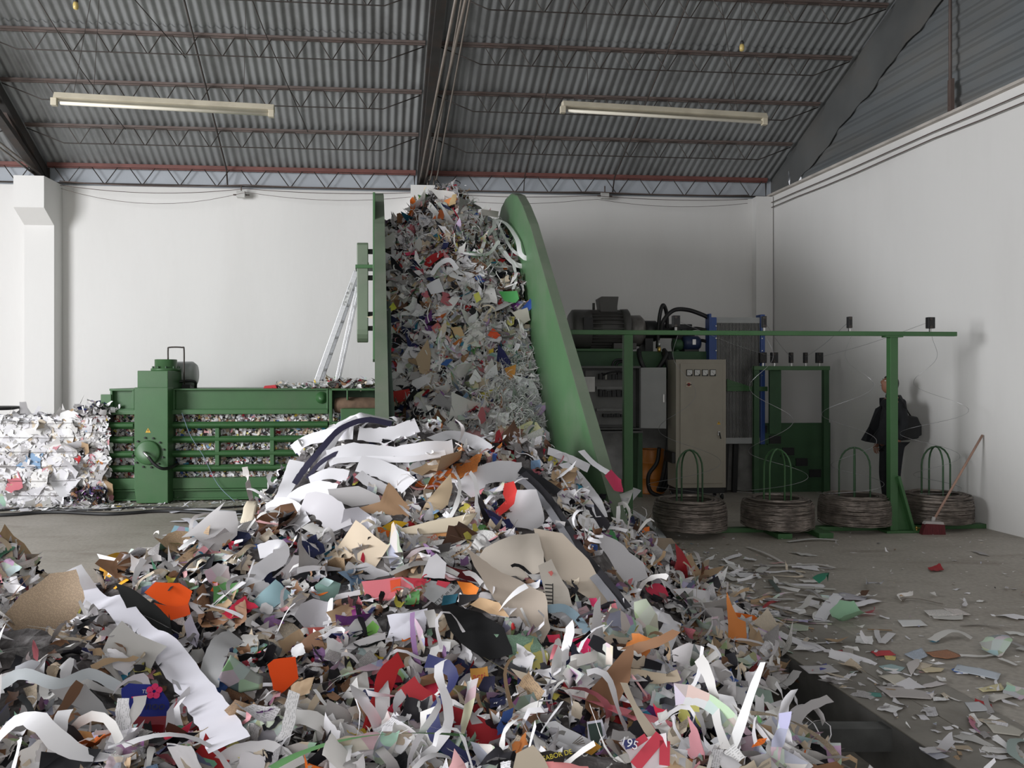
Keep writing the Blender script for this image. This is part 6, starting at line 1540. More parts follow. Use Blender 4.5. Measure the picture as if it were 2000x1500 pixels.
sheet('folder', [(765, 1040), (840, 1020), (932, 1002), (905, 1036), (835, 1045), (790, 1044)], C(230, 216, 192), 'pile of cream folded sheets like a long leaf, near the heap middle', 'folder', lift=0.15, face=0.6, crump=0.01, thick=0.02, curl=0.15)
sheet('folder', [(800, 1042), (860, 1040), (905, 1030), (890, 1046), (830, 1050)], C(224, 164, 108), 'amber edged sheets under the cream folded pile', 'folder', lift=0.12, face=0.6, crump=0.01)
sheet('kraft_paper', [(688, 990), (742, 980), (760, 940), (800, 985), (798, 1020), (765, 1020), (738, 1008)], C(216, 176, 140), 'crumpled kraft paper with orange edges at the middle of the heap', 'paper', lift=0.13, face=0.6, crump=0.11)
sheet('card', [(742, 1030), (770, 1016), (798, 1020), (776, 1036), (752, 1040)], C(226, 178, 40), 'deep yellow card tucked under the crumpled kraft paper', 'card', lift=0.10, face=0.6)
sheet('kraft_paper', [(880, 925), (884, 950), (875, 985), (842, 1012), (812, 1018), (835, 975)], C(204, 182, 152), 'long tan envelope standing behind the cream folded pile', 'envelope', lift=0.12, face=0.6, crump=0.01)
sheet('paper_sheet', [(672, 997), (700, 990), (735, 1015), (730, 1045), (690, 1053), (665, 1030)], C(222, 220, 230), 'big pale lilac sheet with a crumpled face left of the yellow card', lift=0.13, face=0.7, crump=0.03)
sheet('paper_sheet', [(640, 955), (700, 950), (740, 968), (745, 985), (690, 992), (645, 975)], C(200, 197, 198), 'wide smooth light grey sheet left of the crumpled kraft paper', lift=0.10, face=0.6, crump=0.006)
band('paper_strip', [(590, 985), (625, 985), (650, 1005), (662, 1035)], 0.18, C(214, 211, 216), 'broad grey-white sheet bending down left of the lilac sheet', lift=0.12)
sheet('envelope', [(998, 842), (1035, 822), (1048, 826), (1060, 845), (1040, 862), (1022, 872), (1010, 855)], C(226, 220, 176), 'pale yellow envelope at the right end of the heap top', 'envelope', lift=0.12, face=0.7, crump=0.012)
sheet('card', [(1045, 856), (1062, 836), (1080, 852), (1060, 874)], C(240, 238, 246), 'square white card leaning on the pale yellow envelope', 'card', lift=0.14, face=0.8, crump=0.006)
band('paper_strip', [(1038, 860), (1042, 885), (1058, 910)], 0.05, WH, 'white strip hanging from the square white card', lift=0.12)
sheet('magazine', [(480, 980), (500, 980), (498, 1010), (478, 1075), (458, 1098), (470, 1030)], C(226, 214, 192), 'stack of yellowed pages standing at the left flank of the heap', 'magazine', lift=0.10, face=0.7, r=0.1, thick=0.02)
band('paper_strip', [(478, 912), (484, 945), (492, 980)], 0.045, C(200, 196, 192), 'single pale strip standing upright at the left flank', lift=0.05)
# --- white strips over the peak
peak = [([(765, 820), (720, 814), (680, 826), (640, 848)], 0.10, 'topmost white strip arching over the heap peak'),
 ([(700, 818), (665, 840), (640, 880), (622, 920)], 0.07, 'white strip falling steeply left from the peak'),
 ([(690, 845), (640, 850), (600, 860), (572, 878)], 0.11, 'white strip reaching furthest left from the peak'),
 ([(815, 830), (775, 845), (735, 850), (700, 846)], 0.13, 'broad white strip lying level just below the peak'),
 ([(640, 895), (690, 880), (760, 888), (830, 880), (885, 876)], 0.14, 'long layered white sheets lying across under the peak'),
 ([(650, 900), (720, 896), (800, 897), (870, 884)], 0.05, 'thin white strip under the long layered white sheets'),
 ([(700, 905), (740, 915), (780, 935), (800, 950)], 0.15, 'white sheet sliding down right below the layered sheets'),
 ([(560, 990), (585, 965), (620, 955), (655, 960)], 0.12, 'white strip folded at the left shoulder of the heap'),
 ([(520, 1000), (545, 985), (575, 1000), (590, 1030)], 0.13, 'white card strip at the lower left flank'),
 ([(580, 900), (565, 940), (548, 975)], 0.12, 'pale lilac strip hanging on the left shoulder'),
 ([(605, 940), (640, 925), (680, 930)], 0.09, 'short white strip in the middle of the left shoulder'),
 ([(760, 960), (720, 940), (700, 925)], 0.08, 'short white strip right of the left shoulder'),
 ([(845, 860), (880, 850), (925, 862), (955, 880)], 0.12, 'white torn sheet right of the peak'),
 ([(905, 960), (940, 930), (985, 920), (1020, 925)], 0.17, 'broad pale sheet draped right of the peak'),
 ([(1100, 905), (1135, 935), (1160, 970), (1175, 1010)], 0.10, 'white strip following the right shoulder'),
 ([(1135, 880), (1160, 905), (1190, 925)], 0.07, 'white strip end touching the green side plate'),
 ([(1070, 880), (1110, 895), (1150, 915)], 0.08, 'white printed strip at the right shoulder')]
for pth, w, lb in peak: band('paper_strip', pth, w, tuple(np.array(WH)*random.Random(lb).uniform(0.9, 1.0)), lb, lift=0.10, tw=0.15)
band('film_strip', [(765, 828), (715, 820), (665, 838), (625, 880), (592, 920), (575, 945)], 0.05, C(44, 42, 66), 'dark navy strip arching from the peak down the left shoulder', lift=0.13)
band('film_strip', [(700, 880), (660, 885), (625, 905), (600, 935)], 0.035, C(60, 58, 80), 'lower dark navy strip on the left shoulder', lift=0.12)
for k, d in enumerate((0, 7)):
    band('film_strip', [(1020-d, 925+d), (1062-d, 965+d), (1100-d, 1020+d), (1135-d, 1080+d), (1180-d, 1135+d), (1222-d, 1190+d)], 0.05 if k else 0.075, (C(58, 57, 62), C(150, 150, 156))[k], ('long dark grey strip', 'long thin light grey strip')[k]+' running down the right side of the heap', lift=0.10+0.02*k)
band('film_strip', [(1015, 918), (1050, 935), (1090, 962)], 0.07, C(36, 36, 40), 'black strip with torn edge above the long dark grey strip', lift=0.12)
# --- right flank
RFL = [([(1245, 955), (1215, 990), (1182, 1028)], 0.11, 'white strip crossing the right flank from upper right'),
 ([(1205, 985), (1255, 1012), (1295, 1050), (1312, 1098)], 0.075, 'white strip curving over the right edge of the heap'),
 ([(1225, 1010), (1258, 1040), (1292, 1056), (1292, 1100), (1288, 1148)], 0.09, 'white strip bent down vertically at the right edge'),
 ([(1262, 1182), (1290, 1200), (1318, 1215)], 0.09, 'upper arm of the folded white card on the right flank'),
 ([(1316, 1212), (1304, 1240), (1292, 1268)], 0.09, 'lower arm of the folded white card on the right flank')]
for pth, w, lb in RFL: band('paper_strip', pth, w, WH, lb, lift=0.08)
sheet('card', [(1178, 932), (1192, 918), (1212, 938), (1216, 962), (1198, 958)], C(200, 60, 96), 'crimson folded card at the right shoulder by the side plate', 'card', lift=0.08, face=0.6)
sheet('card', [(1176, 1018), (1200, 1040), (1210, 1066), (1188, 1052)], C(84, 156, 100), 'green card under the crossing white strip on the right flank', 'card', lift=0.06, face=0.6)
sheet('paper_sheet', [(1160, 1040), (1205, 1055), (1255, 1100), (1262, 1130), (1215, 1150), (1180, 1110)], C(212, 210, 214), 'grey-white sheet with red letters on the right flank', lift=0.08, face=0.6, crump=0.03)
o_ = [x for x in COL.objects if x.get('label') == 'grey-white sheet with red letters on the right flank'][0]
h = hit(1237, 1112); n_ = (h[1]*0.4+(CAMV-h[0]).normalized()*0.6).normalized(); writing('BC', o_, h[0]+n_*0.115-Vector(o_.location), Vector((1, 0, -0.5)), n_, 0.07, C(190, 44, 40))
sheet('card', [(1255, 1150), (1285, 1136), (1300, 1148), (1307, 1164), (1280, 1166)], C(218, 62, 92), 'rose red card near the right edge of the heap', 'card', lift=0.08, face=0.7)
sheet('paper_sheet', [(1238, 1176), (1262, 1170), (1284, 1200), (1290, 1266), (1262, 1262), (1246, 1250)], C(216, 204, 178), 'sheet printed with orange and green figures on the right flank', lift=0.08, face=0.7, r=0.57, crump=0.02)
sheet('plastic_bag', [(1115, 1195), (1145, 1182), (1162, 1210), (1160, 1240), (1132, 1236)], C(190, 158, 164), 'pinkish see-through packet below the printed ladder sheet', 'packet', lift=0.08, face=0.7, crump=0.05)
sheet('crepe_paper', [(1112, 1258), (1145, 1250), (1185, 1262), (1216, 1276), (1208, 1300), (1170, 1296), (1130, 1282)], C(238, 60, 116), 'hot pink crumpled crepe paper in the right middle', 'paper', lift=0.09, face=0.6, crump=0.16)
sheet('crepe_paper', [(1150, 1168), (1165, 1165), (1180, 1200), (1172, 1212), (1158, 1190)], C(240, 70, 120), 'small hot pink crumpled piece above the larger one', 'paper', lift=0.09, face=0.6, crump=0.14)
sheet('crepe_paper', [(1068, 1240), (1092, 1240), (1096, 1254), (1072, 1256)], C(232, 64, 96), 'small pink-red crumpled piece left of the hot pink crepe', 'paper', lift=0.09, face=0.6, crump=0.12)
sheet('paper_sheet', [(1312, 1268), (1345, 1256), (1372, 1262), (1378, 1300), (1355, 1325), (1318, 1312)], C(214, 210, 212), 'white striped sheet near the trench edge', lift=0.08, face=0.7, crump=0.05)
o_, p_, n_, pj = sheet('card', [(1335, 1336), (1352, 1320), (1374, 1296), (1372, 1340), (1340, 1342)], C(60, 94, 200), 'glossy blue triangular card near the trench edge', 'card', lift=0.10, face=0.7, crump=0.006)
sheet('card', [(1306, 1300), (1318, 1293), (1332, 1302), (1320, 1310)], C(236, 172, 84), 'small orange-yellow card left of the blue triangular card', 'card', lift=0.10, face=0.7)
sheet('paper_sheet', [(1320, 1362), (1362, 1350), (1366, 1380), (1370, 1424), (1318, 1420), (1326, 1390)], C(214, 208, 118), 'pale yellow leaflet in the right foreground', lift=0.08, face=0.7, crump=0.04)
sheet('paper_sheet', [(1318, 1352), (1355, 1348), (1372, 1356), (1340, 1372)], C(218, 214, 150), 'pale yellow flap above the pale yellow leaflet', lift=0.09, face=0.7)
sheet('card', [(1243, 1402), (1258, 1388), (1268, 1376), (1298, 1392), (1288, 1405), (1256, 1414)], C(116, 58, 134), 'purple card in the right foreground', 'card', lift=0.08, face=0.7)
o_, p_, n_, pj = sheet('packet', [(1208, 1452), (1250, 1442), (1300, 1436), (1304, 1500), (1235, 1502), (1228, 1475)], C(226, 218, 222), 'packet with broad red and white stripes and a price, bottom right', 'packet', lift=0.12, face=0.8, crump=0.02)
for (a, c2, w) in (((1290, 1440), (1240, 1500), 0.035), ((1262, 1442), (1232, 1462), 0.02), ((1298, 1450), (1297, 1498), 0.03)):
    bb = MB(); bb.bar(pj(*a, 0.02), pj(*c2, 0.02), w, 0.001, tuple(n_)); bb.build('red_stripe', mat('red_ink', C(198, 60, 78)), o_)
bb = MB(); bb.add([pj(*q, 0.024) for q in ((1215, 1450), (1240, 1446), (1244, 1462), (1222, 1468))], [(0, 1, 2, 3)]); bb.build('blue_patch', mat('navy_ink', C(50, 54, 110), 0.5), o_)
writing('195', o_, pj(1229, 1457, 0.03), pj(1240, 1461)-pj(1218, 1453), n_, 0.035, (0.8, 0.8, 0.85))
o_, p_, n_, pj = sheet('flyer', [(1054, 1425), (1062, 1412), (1085, 1408), (1174, 1460), (1146, 1482), (1100, 1468)], C(232, 232, 236), 'white flyer with a yellow corner, bottom right of centre', 'flyer', lift=0.16, face=0.8, crump=0.006, curl=0.1)
bb = MB(); bb.add([pj(*q, 0.016) for q in ((1160, 1450), (1175, 1460), (1147, 1483), (1134, 1478))], [(0, 1, 2, 3)]); bb.build('yellow_corner', mat('amber_ink', C(236, 168, 50), 0.5), o_)
bb = MB()
for k in range(4): bb.bar(pj(1118+3*k, 1454+k*0.5-6*0, 0.014), pj(1136+2*k, 1438+5*k, 0.014), 0.003, 0.001, tuple(n_))
bb.build('printed_lines', mat('grey_ink', C(150, 140, 130), 0.6), o_)
o_, p_, n_, pj = sheet('flyer', [(1146, 1410), (1176, 1405), (1197, 1482), (1150, 1482)], C(226, 224, 238), 'white bordered dark green flyer behind the white flyer', 'flyer', lift=0.11, face=0.8, crump=0.006, curl=0.05)
bb = MB(); bb.add([pj(*q, 0.014) for q in ((1148, 1416), (1173, 1412), (1183, 1470), (1158, 1474))], [(0, 1, 2, 3)]); bb.build('dark_picture', mat('dark_green_ink', C(34, 58, 50), 0.4), o_)
sheet('card', [(1018, 1492), (1080, 1487), (1150, 1494), (1160, 1520), (1010, 1520)], C(236, 150, 152), 'salmon pink sheet at the bottom edge right of centre', 'card', lift=0.14, face=0.8, crump=0.006)
o_, p_, n_, pj = sheet('card', [(1040, 1474), (1075, 1466), (1105, 1476), (1100, 1490), (1042, 1490)], C(34, 28, 26), 'dark card with yellow type just above the salmon pink sheet', 'card', lift=0.15, face=0.8, crump=0.006)
writing('SABOR DE', o_, pj(1088, 1477, 0.014), pj(1100, 1475)-pj(1080, 1480), n_, 0.018, (0.6, 0.5, 0.05))
sheet('plastic_bag', [(862, 1190), (885, 1180), (940, 1192), (985, 1230), (1002, 1285), (945, 1295), (905, 1262), (880, 1232)], C(20, 20, 22), 'black plastic sheet lying across the middle foreground', 'plastic sheet', lift=0.06, face=0.5, crump=0.08)
sheet('paper_sheet', [(815, 1402), (835, 1388), (858, 1369), (880, 1392), (848, 1400), (826, 1420)], C(186, 218, 200), 'mint green sheet in the lower middle', lift=0.10, face=0.7)
o_, p_, n_, pj = sheet('card', [(918, 1306), (952, 1302), (956, 1330), (940, 1346), (920, 1350)], C(206, 150, 70), 'small yellow card with red letters below the black plastic', 'card', lift=0.10, face=0.8, crump=0.006)
writing('acti', o_, pj(936, 1322, 0.014), pj(950, 1321)-pj(922, 1323), n_, 0.042, C(190, 50, 50))
sheet('card', [(922, 1362), (945, 1322), (967, 1320), (966, 1346), (940, 1380)], C(46, 46, 74), 'dark navy card beside the small yellow card with red letters', 'card', lift=0.11, face=0.8, crump=0.006)
sheet('paper_sheet', [(575, 1205), (588, 1180), (612, 1170), (654, 1180), (646, 1226), (600, 1232)], C(186, 184, 190), 'grey rounded crumpled sheet below the teal-grey card', lift=0.10, face=0.8, crump=0.04)
sheet('card', [(590, 1226), (642, 1226), (636, 1262), (612, 1262)], C(206, 100, 92), 'salmon red card under the grey rounded sheet', 'card', lift=0.07, face=0.8)
sheet('card', [(716, 1225), (728, 1212), (741, 1225), (736, 1236), (718, 1243)], C(112, 168, 78), 'small bright green card in the middle foreground', 'card', lift=0.10, face=0.8)
sheet('paper_sheet', [(755, 1200), (800, 1196), (835, 1188), (830, 1235), (790, 1250), (752, 1255), (762, 1225)], C(222, 221, 232), 'crumpled white cloth-like paper in the centre', lift=0.10, face=0.7, crump=0.10)
sheet('card', [(828, 1193), (848, 1190), (858, 1225), (838, 1226)], C(206, 204, 202), 'plain light grey card right of the crumpled white paper', 'card', lift=0.11, face=0.8, crump=0.006)
sheet('paper_sheet', [(685, 1185), (700, 1180), (716, 1200), (708, 1218), (690, 1212)], C(150, 64, 134), 'magenta scrap above the small bright green card', lift=0.10, face=0.7)
sheet('plastic_bag', [(1440, 1395), (1450, 1368), (1480, 1345), (1506, 1352), (1514, 1378), (1480, 1392)], C(186, 208, 196), 'crumpled pale mint plastic bag at the right edge of the heap', 'plastic bag', lift=0.05, face=0.7, crump=0.12)
sheet('paper_sheet', [(95, 1352), (165, 1338), (200, 1372), (218, 1408), (190, 1432), (120, 1425), (150, 1385)], C(176, 176, 178), 'large grey smooth sheet at the lower left', lift=0.12, face=0.7, crump=0.01)
band('paper_strip', [(0, 1338), (45, 1316), (115, 1336), (175, 1316), (232, 1342)], 0.045, C(204, 210, 214), 'pale strip waving across the lower left', lift=0.16)
sheet('paper_sheet', [(30, 1300), (62, 1288), (80, 1292), (62, 1315), (28, 1312)], C(214, 216, 224), 'shiny white curled sheet under the crumpled newspaper', lift=0.12, face=0.7, crump=0.01)
sheet('kraft_paper', [(115, 1462), (150, 1428), (178, 1430), (186, 1448), (150, 1465)], C(224, 178, 116), 'tan sheet with an orange edge at the lower left', lift=0.12, face=0.7)
band('film_strip', [(38, 1358), (56, 1378), (66, 1410), (80, 1436)], 0.02, C(30, 32, 34), 'narrow black strip at the lower left', lift=0.16)
sheet('paper_sheet', [(360, 1218), (372, 1200), (390, 1240), (384, 1266), (366, 1250)], C(214, 208, 226), 'lilac-white upright card right of the orange cards', lift=0.12, face=0.8)
sheet('paper_sheet', [(540, 1380), (575, 1368), (605, 1400), (590, 1430), (555, 1425)], C(204, 200, 196), 'light sheet with faint lines left of the lower middle', lift=0.12, face=0.8, r=0.9)
sheet('paper_sheet', [(585, 1372), (600, 1362), (634, 1392), (632, 1425), (600, 1420)], C(206, 196, 180), 'light beige sheet with faint curves beside the lined one', lift=0.12, face=0.8)
# --- on the conveyor load
for k, (pth, w) in enumerate((([(968, 428), (990, 438), (1010, 468), (1018, 498), (1043, 510)], 0.06), ([(966, 428), (966, 455), (978, 485), (1005, 515), (1038, 522)], 0.06), ([(970, 430), (985, 462), (1005, 492), (1036, 506)], 0.045), ([(968, 440), (950, 462), (942, 485)], 0.05), ([(985, 490), (1002, 515), (1008, 545), (1002, 565)], 0.035), ([(975, 470), (955, 495), (930, 497), (905, 494)], 0.04))):
    band('paper_strip', pth, w, C(238, 238, 238), ('outermost of the white bands looping by the right side plate', 'broadest of the white bands looping by the right side plate', 'middle of the white bands looping by the right side plate', 'white band leaving the looping bands to the left', 'narrow white band hanging below the looping bands', 'narrow white band running level from the looping bands')[k], which='load', lift=0.28, tw=0.3)
band('paper_strip', [(843, 536), (858, 516), (878, 508), (893, 526)], 0.06, WH, 'white strip bent into an arch in the upper middle of the load', which='load', lift=0.2)
LS = [([(975, 570), (1010, 568), (1014, 584), (1007, 592), (985, 588)], C(86, 170, 96), 'bright green card at the right of the load'),
 ([(1018, 604), (1036, 583), (1041, 600), (1030, 610)], C(48, 84, 170), 'blue card leaning on the right side plate'),
 ([(832, 556), (858, 543), (868, 570), (842, 575)], C(236, 234, 242), 'square white sheet in the middle of the load'),
 ([(757, 766), (800, 758), (802, 780), (760, 790)], C(180, 46, 40), 'red card at the lower left of the load'),
 ([(808, 770), (828, 762), (836, 780), (820, 790), (808, 786)], C(186, 190, 160), 'small greenish card right of the red card on the load'),
 ([(875, 402), (884, 380), (892, 378), (890, 398)], C(214, 186, 140), 'tan scrap sticking up at the top of the load'),
 ([(844, 428), (860, 408), (868, 415), (866, 428)], C(206, 110, 60), 'orange-brown scrap near the top of the load'),
 ([(985, 720), (1008, 712), (1006, 735), (995, 742)], C(206, 142, 64), 'ochre card at the lower right of the load'),
 ([(880, 640), (900, 638), (908, 658), (892, 664), (882, 655)], C(212, 180, 136), 'tan card in the middle of the load'),
 ([(812, 700), (835, 662), (842, 690), (838, 735), (820, 728)], C(184, 160, 132), 'long kraft piece at the left of the load'),
 ([(860, 712), (874, 700), (885, 702), (872, 715)], C(48, 92, 160), 'blue scrap left of centre on the load'),
 ([(925, 575), (935, 570), (940, 585), (930, 592)], C(222, 220, 110), 'lemon yellow scrap right of the load centre'),
 ([(760, 600), (768, 590), (775, 602), (764, 608)], C(226, 228, 90), 'lemon yellow scrap at the left edge of the load'),
 ([(842, 640), (856, 628), (862, 640), (850, 652)], C(210, 120, 120), 'dusty pink scrap left of the load centre'),
 ([(952, 655), (962, 640), (978, 655), (968, 662)], C(232, 90, 50), 'orange-red scrap right of the load centre'),
 ([(790, 495), (812, 488), (818, 496), (795, 500)], C(214, 70, 110), 'pink scrap at the upper left of the load'),
 ([(940, 408), (975, 412), (972, 425), (942, 420)], C(150, 146, 140), 'grey board behind the top of the load'),
 ([(1000, 610), (1030, 600), (1036, 625), (1018, 635)], C(196, 190, 180), 'grey-beige curled sheet at the right edge of the load'),
 ([(915, 745), (928, 720), (942, 738), (930, 770)], C(236, 236, 238), 'white curled sheet low on the load')]
for poly, rgb, lb in LS: sheet('load_scrap', poly, rgb, lb, 'paper', which='load', lift=0.15, face=0.8, crump=0.02)

# --- on the floor at the right
FL = 0.008
for poly, rgb, lb, nm in (
 ([(1753, 1212), (1798, 1211), (1812, 1223), (1763, 1224)], C(226, 226, 226), 'clean white rectangle of paper alone on the floor', 'paper_sheet'),
 ([(1803, 1194), (1843, 1190), (1870, 1204), (1815, 1203)], C(214, 210, 206), 'pale sheet under the red-printed one on the open floor', 'paper_sheet'),
 ([(1842, 1189), (1872, 1189), (1897, 1202), (1860, 1203)], C(220, 212, 208), 'pale sheet printed in red on the open floor', 'paper_sheet'),
 ([(1820, 1205), (1882, 1203), (1880, 1211), (1824, 1210)], C(200, 198, 194), 'grey-white sheet nearest the camera of three overlapping ones', 'paper_sheet'),
 ([(1636, 1160), (1645, 1158), (1695, 1166), (1690, 1175), (1650, 1172)], C(180, 178, 186), 'lilac-grey shadow-patch behind the white cross of strips', 'paper_sheet'),  # grey shadow on the floor, modelled as a thin sheet
 ([(1535, 1222), (1552, 1218), (1580, 1224), (1578, 1232), (1548, 1234)], C(176, 186, 168), 'grey-green round sheet left of the pale green bag', 'paper_sheet'),
 ([(1716, 1302), (1740, 1298), (1768, 1304), (1758, 1312), (1728, 1310)], C(168, 192, 194), 'pale teal leaf-shaped sheet on the floor at the right', 'paper_sheet'),
 ([(1688, 1352), (1720, 1354), (1722, 1362), (1690, 1360)], C(90, 150, 140), 'teal scrap near the trench at the lower right', 'paper_sheet'),
 ([(1858, 1308), (1876, 1300), (1890, 1308), (1880, 1316), (1864, 1312)], C(70, 104, 170), 'blue printed corner of the long leaflet at the right', 'paper_sheet'),
 ([(1870, 1298), (1955, 1318), (1948, 1328), (1862, 1312)], C(196, 204, 214), 'long pale leaflet lying at the far right', 'leaflet'),
 ([(1910, 1345), (1955, 1336), (1962, 1348), (1920, 1352)], C(212, 202, 160), 'pale yellow sheet at the far right', 'paper_sheet'),
 ([(1918, 1362), (1965, 1355), (1980, 1362), (1940, 1372)], C(206, 202, 196), 'beige-white sheet below the pale yellow one at the far right', 'paper_sheet'),
 ([(1884, 1372), (1912, 1372), (1935, 1388), (1896, 1392)], C(198, 200, 204), 'torn grey-white piece at the lower far right', 'paper_sheet'),
 ([(1715, 1322), (1750, 1316), (1800, 1345), (1760, 1346)], C(206, 200, 186), 'curved cream sheet at the lower right floor', 'paper_sheet'),
 ([(1710, 1340), (1780, 1346), (1830, 1356), (1818, 1368), (1740, 1366)], C(190, 184, 182), 'large crumpled grey sheet at the lower right floor', 'paper_sheet'),
 ([(1785, 1345), (1830, 1330), (1850, 1336), (1820, 1344)], C(210, 204, 204), 'white folded sheet with a pink print at the lower right', 'paper_sheet'),
 ([(1700, 1272), (1738, 1272), (1750, 1280), (1712, 1284)], C(206, 70, 76), 'red scrap among the coloured papers at the right', 'paper_sheet'),
 ([(1722, 1274), (1750, 1284), (1748, 1290), (1730, 1288)], C(218, 200, 130), 'cream-yellow scrap beside the red scrap', 'paper_sheet'),
 ([(1766, 1278), (1800, 1266), (1812, 1282), (1790, 1292)], C(186, 196, 210), 'bluish shredded leaflet right of the red scrap', 'leaflet'),
 ([(1770, 1300), (1795, 1284), (1796, 1300), (1780, 1320)], C(204, 198, 196), 'upright-looking white sheet below the bluish leaflet', 'paper_sheet'),
 ([(1800, 1308), (1818, 1303), (1845, 1306), (1838, 1312), (1808, 1314)], C(214, 200, 168), 'small cream leaf right of the bluish leaflet', 'paper_sheet'),
 ([(1808, 1274), (1850, 1270), (1878, 1282), (1850, 1288), (1822, 1284)], C(170, 120, 90), 'brown and red printed scrap between leaflets at the right', 'paper_sheet'),
 ([(1645, 1268), (1668, 1264), (1667, 1280), (1648, 1282)], C(176, 170, 164), 'grey square scrap near the trench corner', 'paper_sheet'),
 ([(1622, 1274), (1646, 1270), (1648, 1280), (1626, 1282)], C(170, 56, 60), 'dark red scrap left of the grey square one', 'paper_sheet'),
 ([(1600, 1300), (1614, 1296), (1620, 1306), (1602, 1310)], C(84, 84, 160), 'violet-blue scrap on the trench edge', 'paper_sheet'),
 ([(1560, 1302), (1620, 1300), (1640, 1315), (1580, 1318)], C(200, 198, 200), 'white pad of sheets on the trench edge', 'paper_sheet'),
 ([(1920, 1408), (1960, 1410), (2000, 1430), (1992, 1440), (1940, 1432)], C(190, 186, 176), 'booklet lying open at the right edge', 'booklet'),
 ([(1797, 1466), (1820, 1464), (1855, 1478), (1830, 1484)], C(190, 192, 204), 'pale sheet on the cover strips at the bottom right', 'paper_sheet')):
    sheet(nm, poly, rgb, lb, 'paper' if nm != 'booklet' else 'booklet', flat=FL, crump=0.012, curl=0.04, r=0.95 if 'red' in lb else 0.3, thick=0.002)
sheet('plastic_bag', [(1620, 1208), (1640, 1197), (1668, 1200), (1692, 1216), (1680, 1222), (1648, 1222), (1628, 1218)], C(150, 190, 158), 'pale green crumpled plastic bag on the floor beside the white cross', 'plastic bag', flat=0.01, crump=0.16, curl=0.1)
sheet('newspaper_wad', [(1912, 1262), (1940, 1252), (1965, 1256), (1978, 1272), (1950, 1284), (1922, 1274)], C(206, 202, 204), 'crumpled white paper with a red mark at the far right', 'paper', flat=0.01, crump=0.12, curl=0.1, r=0.57)
sheet('paper_sheet', [(1690, 1134), (1700, 1148), (1728, 1146), (1712, 1153), (1693, 1152)], C(200, 200, 208), 'small pointed white paper standing on the open floor', flat=0.01, crump=0.25, curl=0.5)
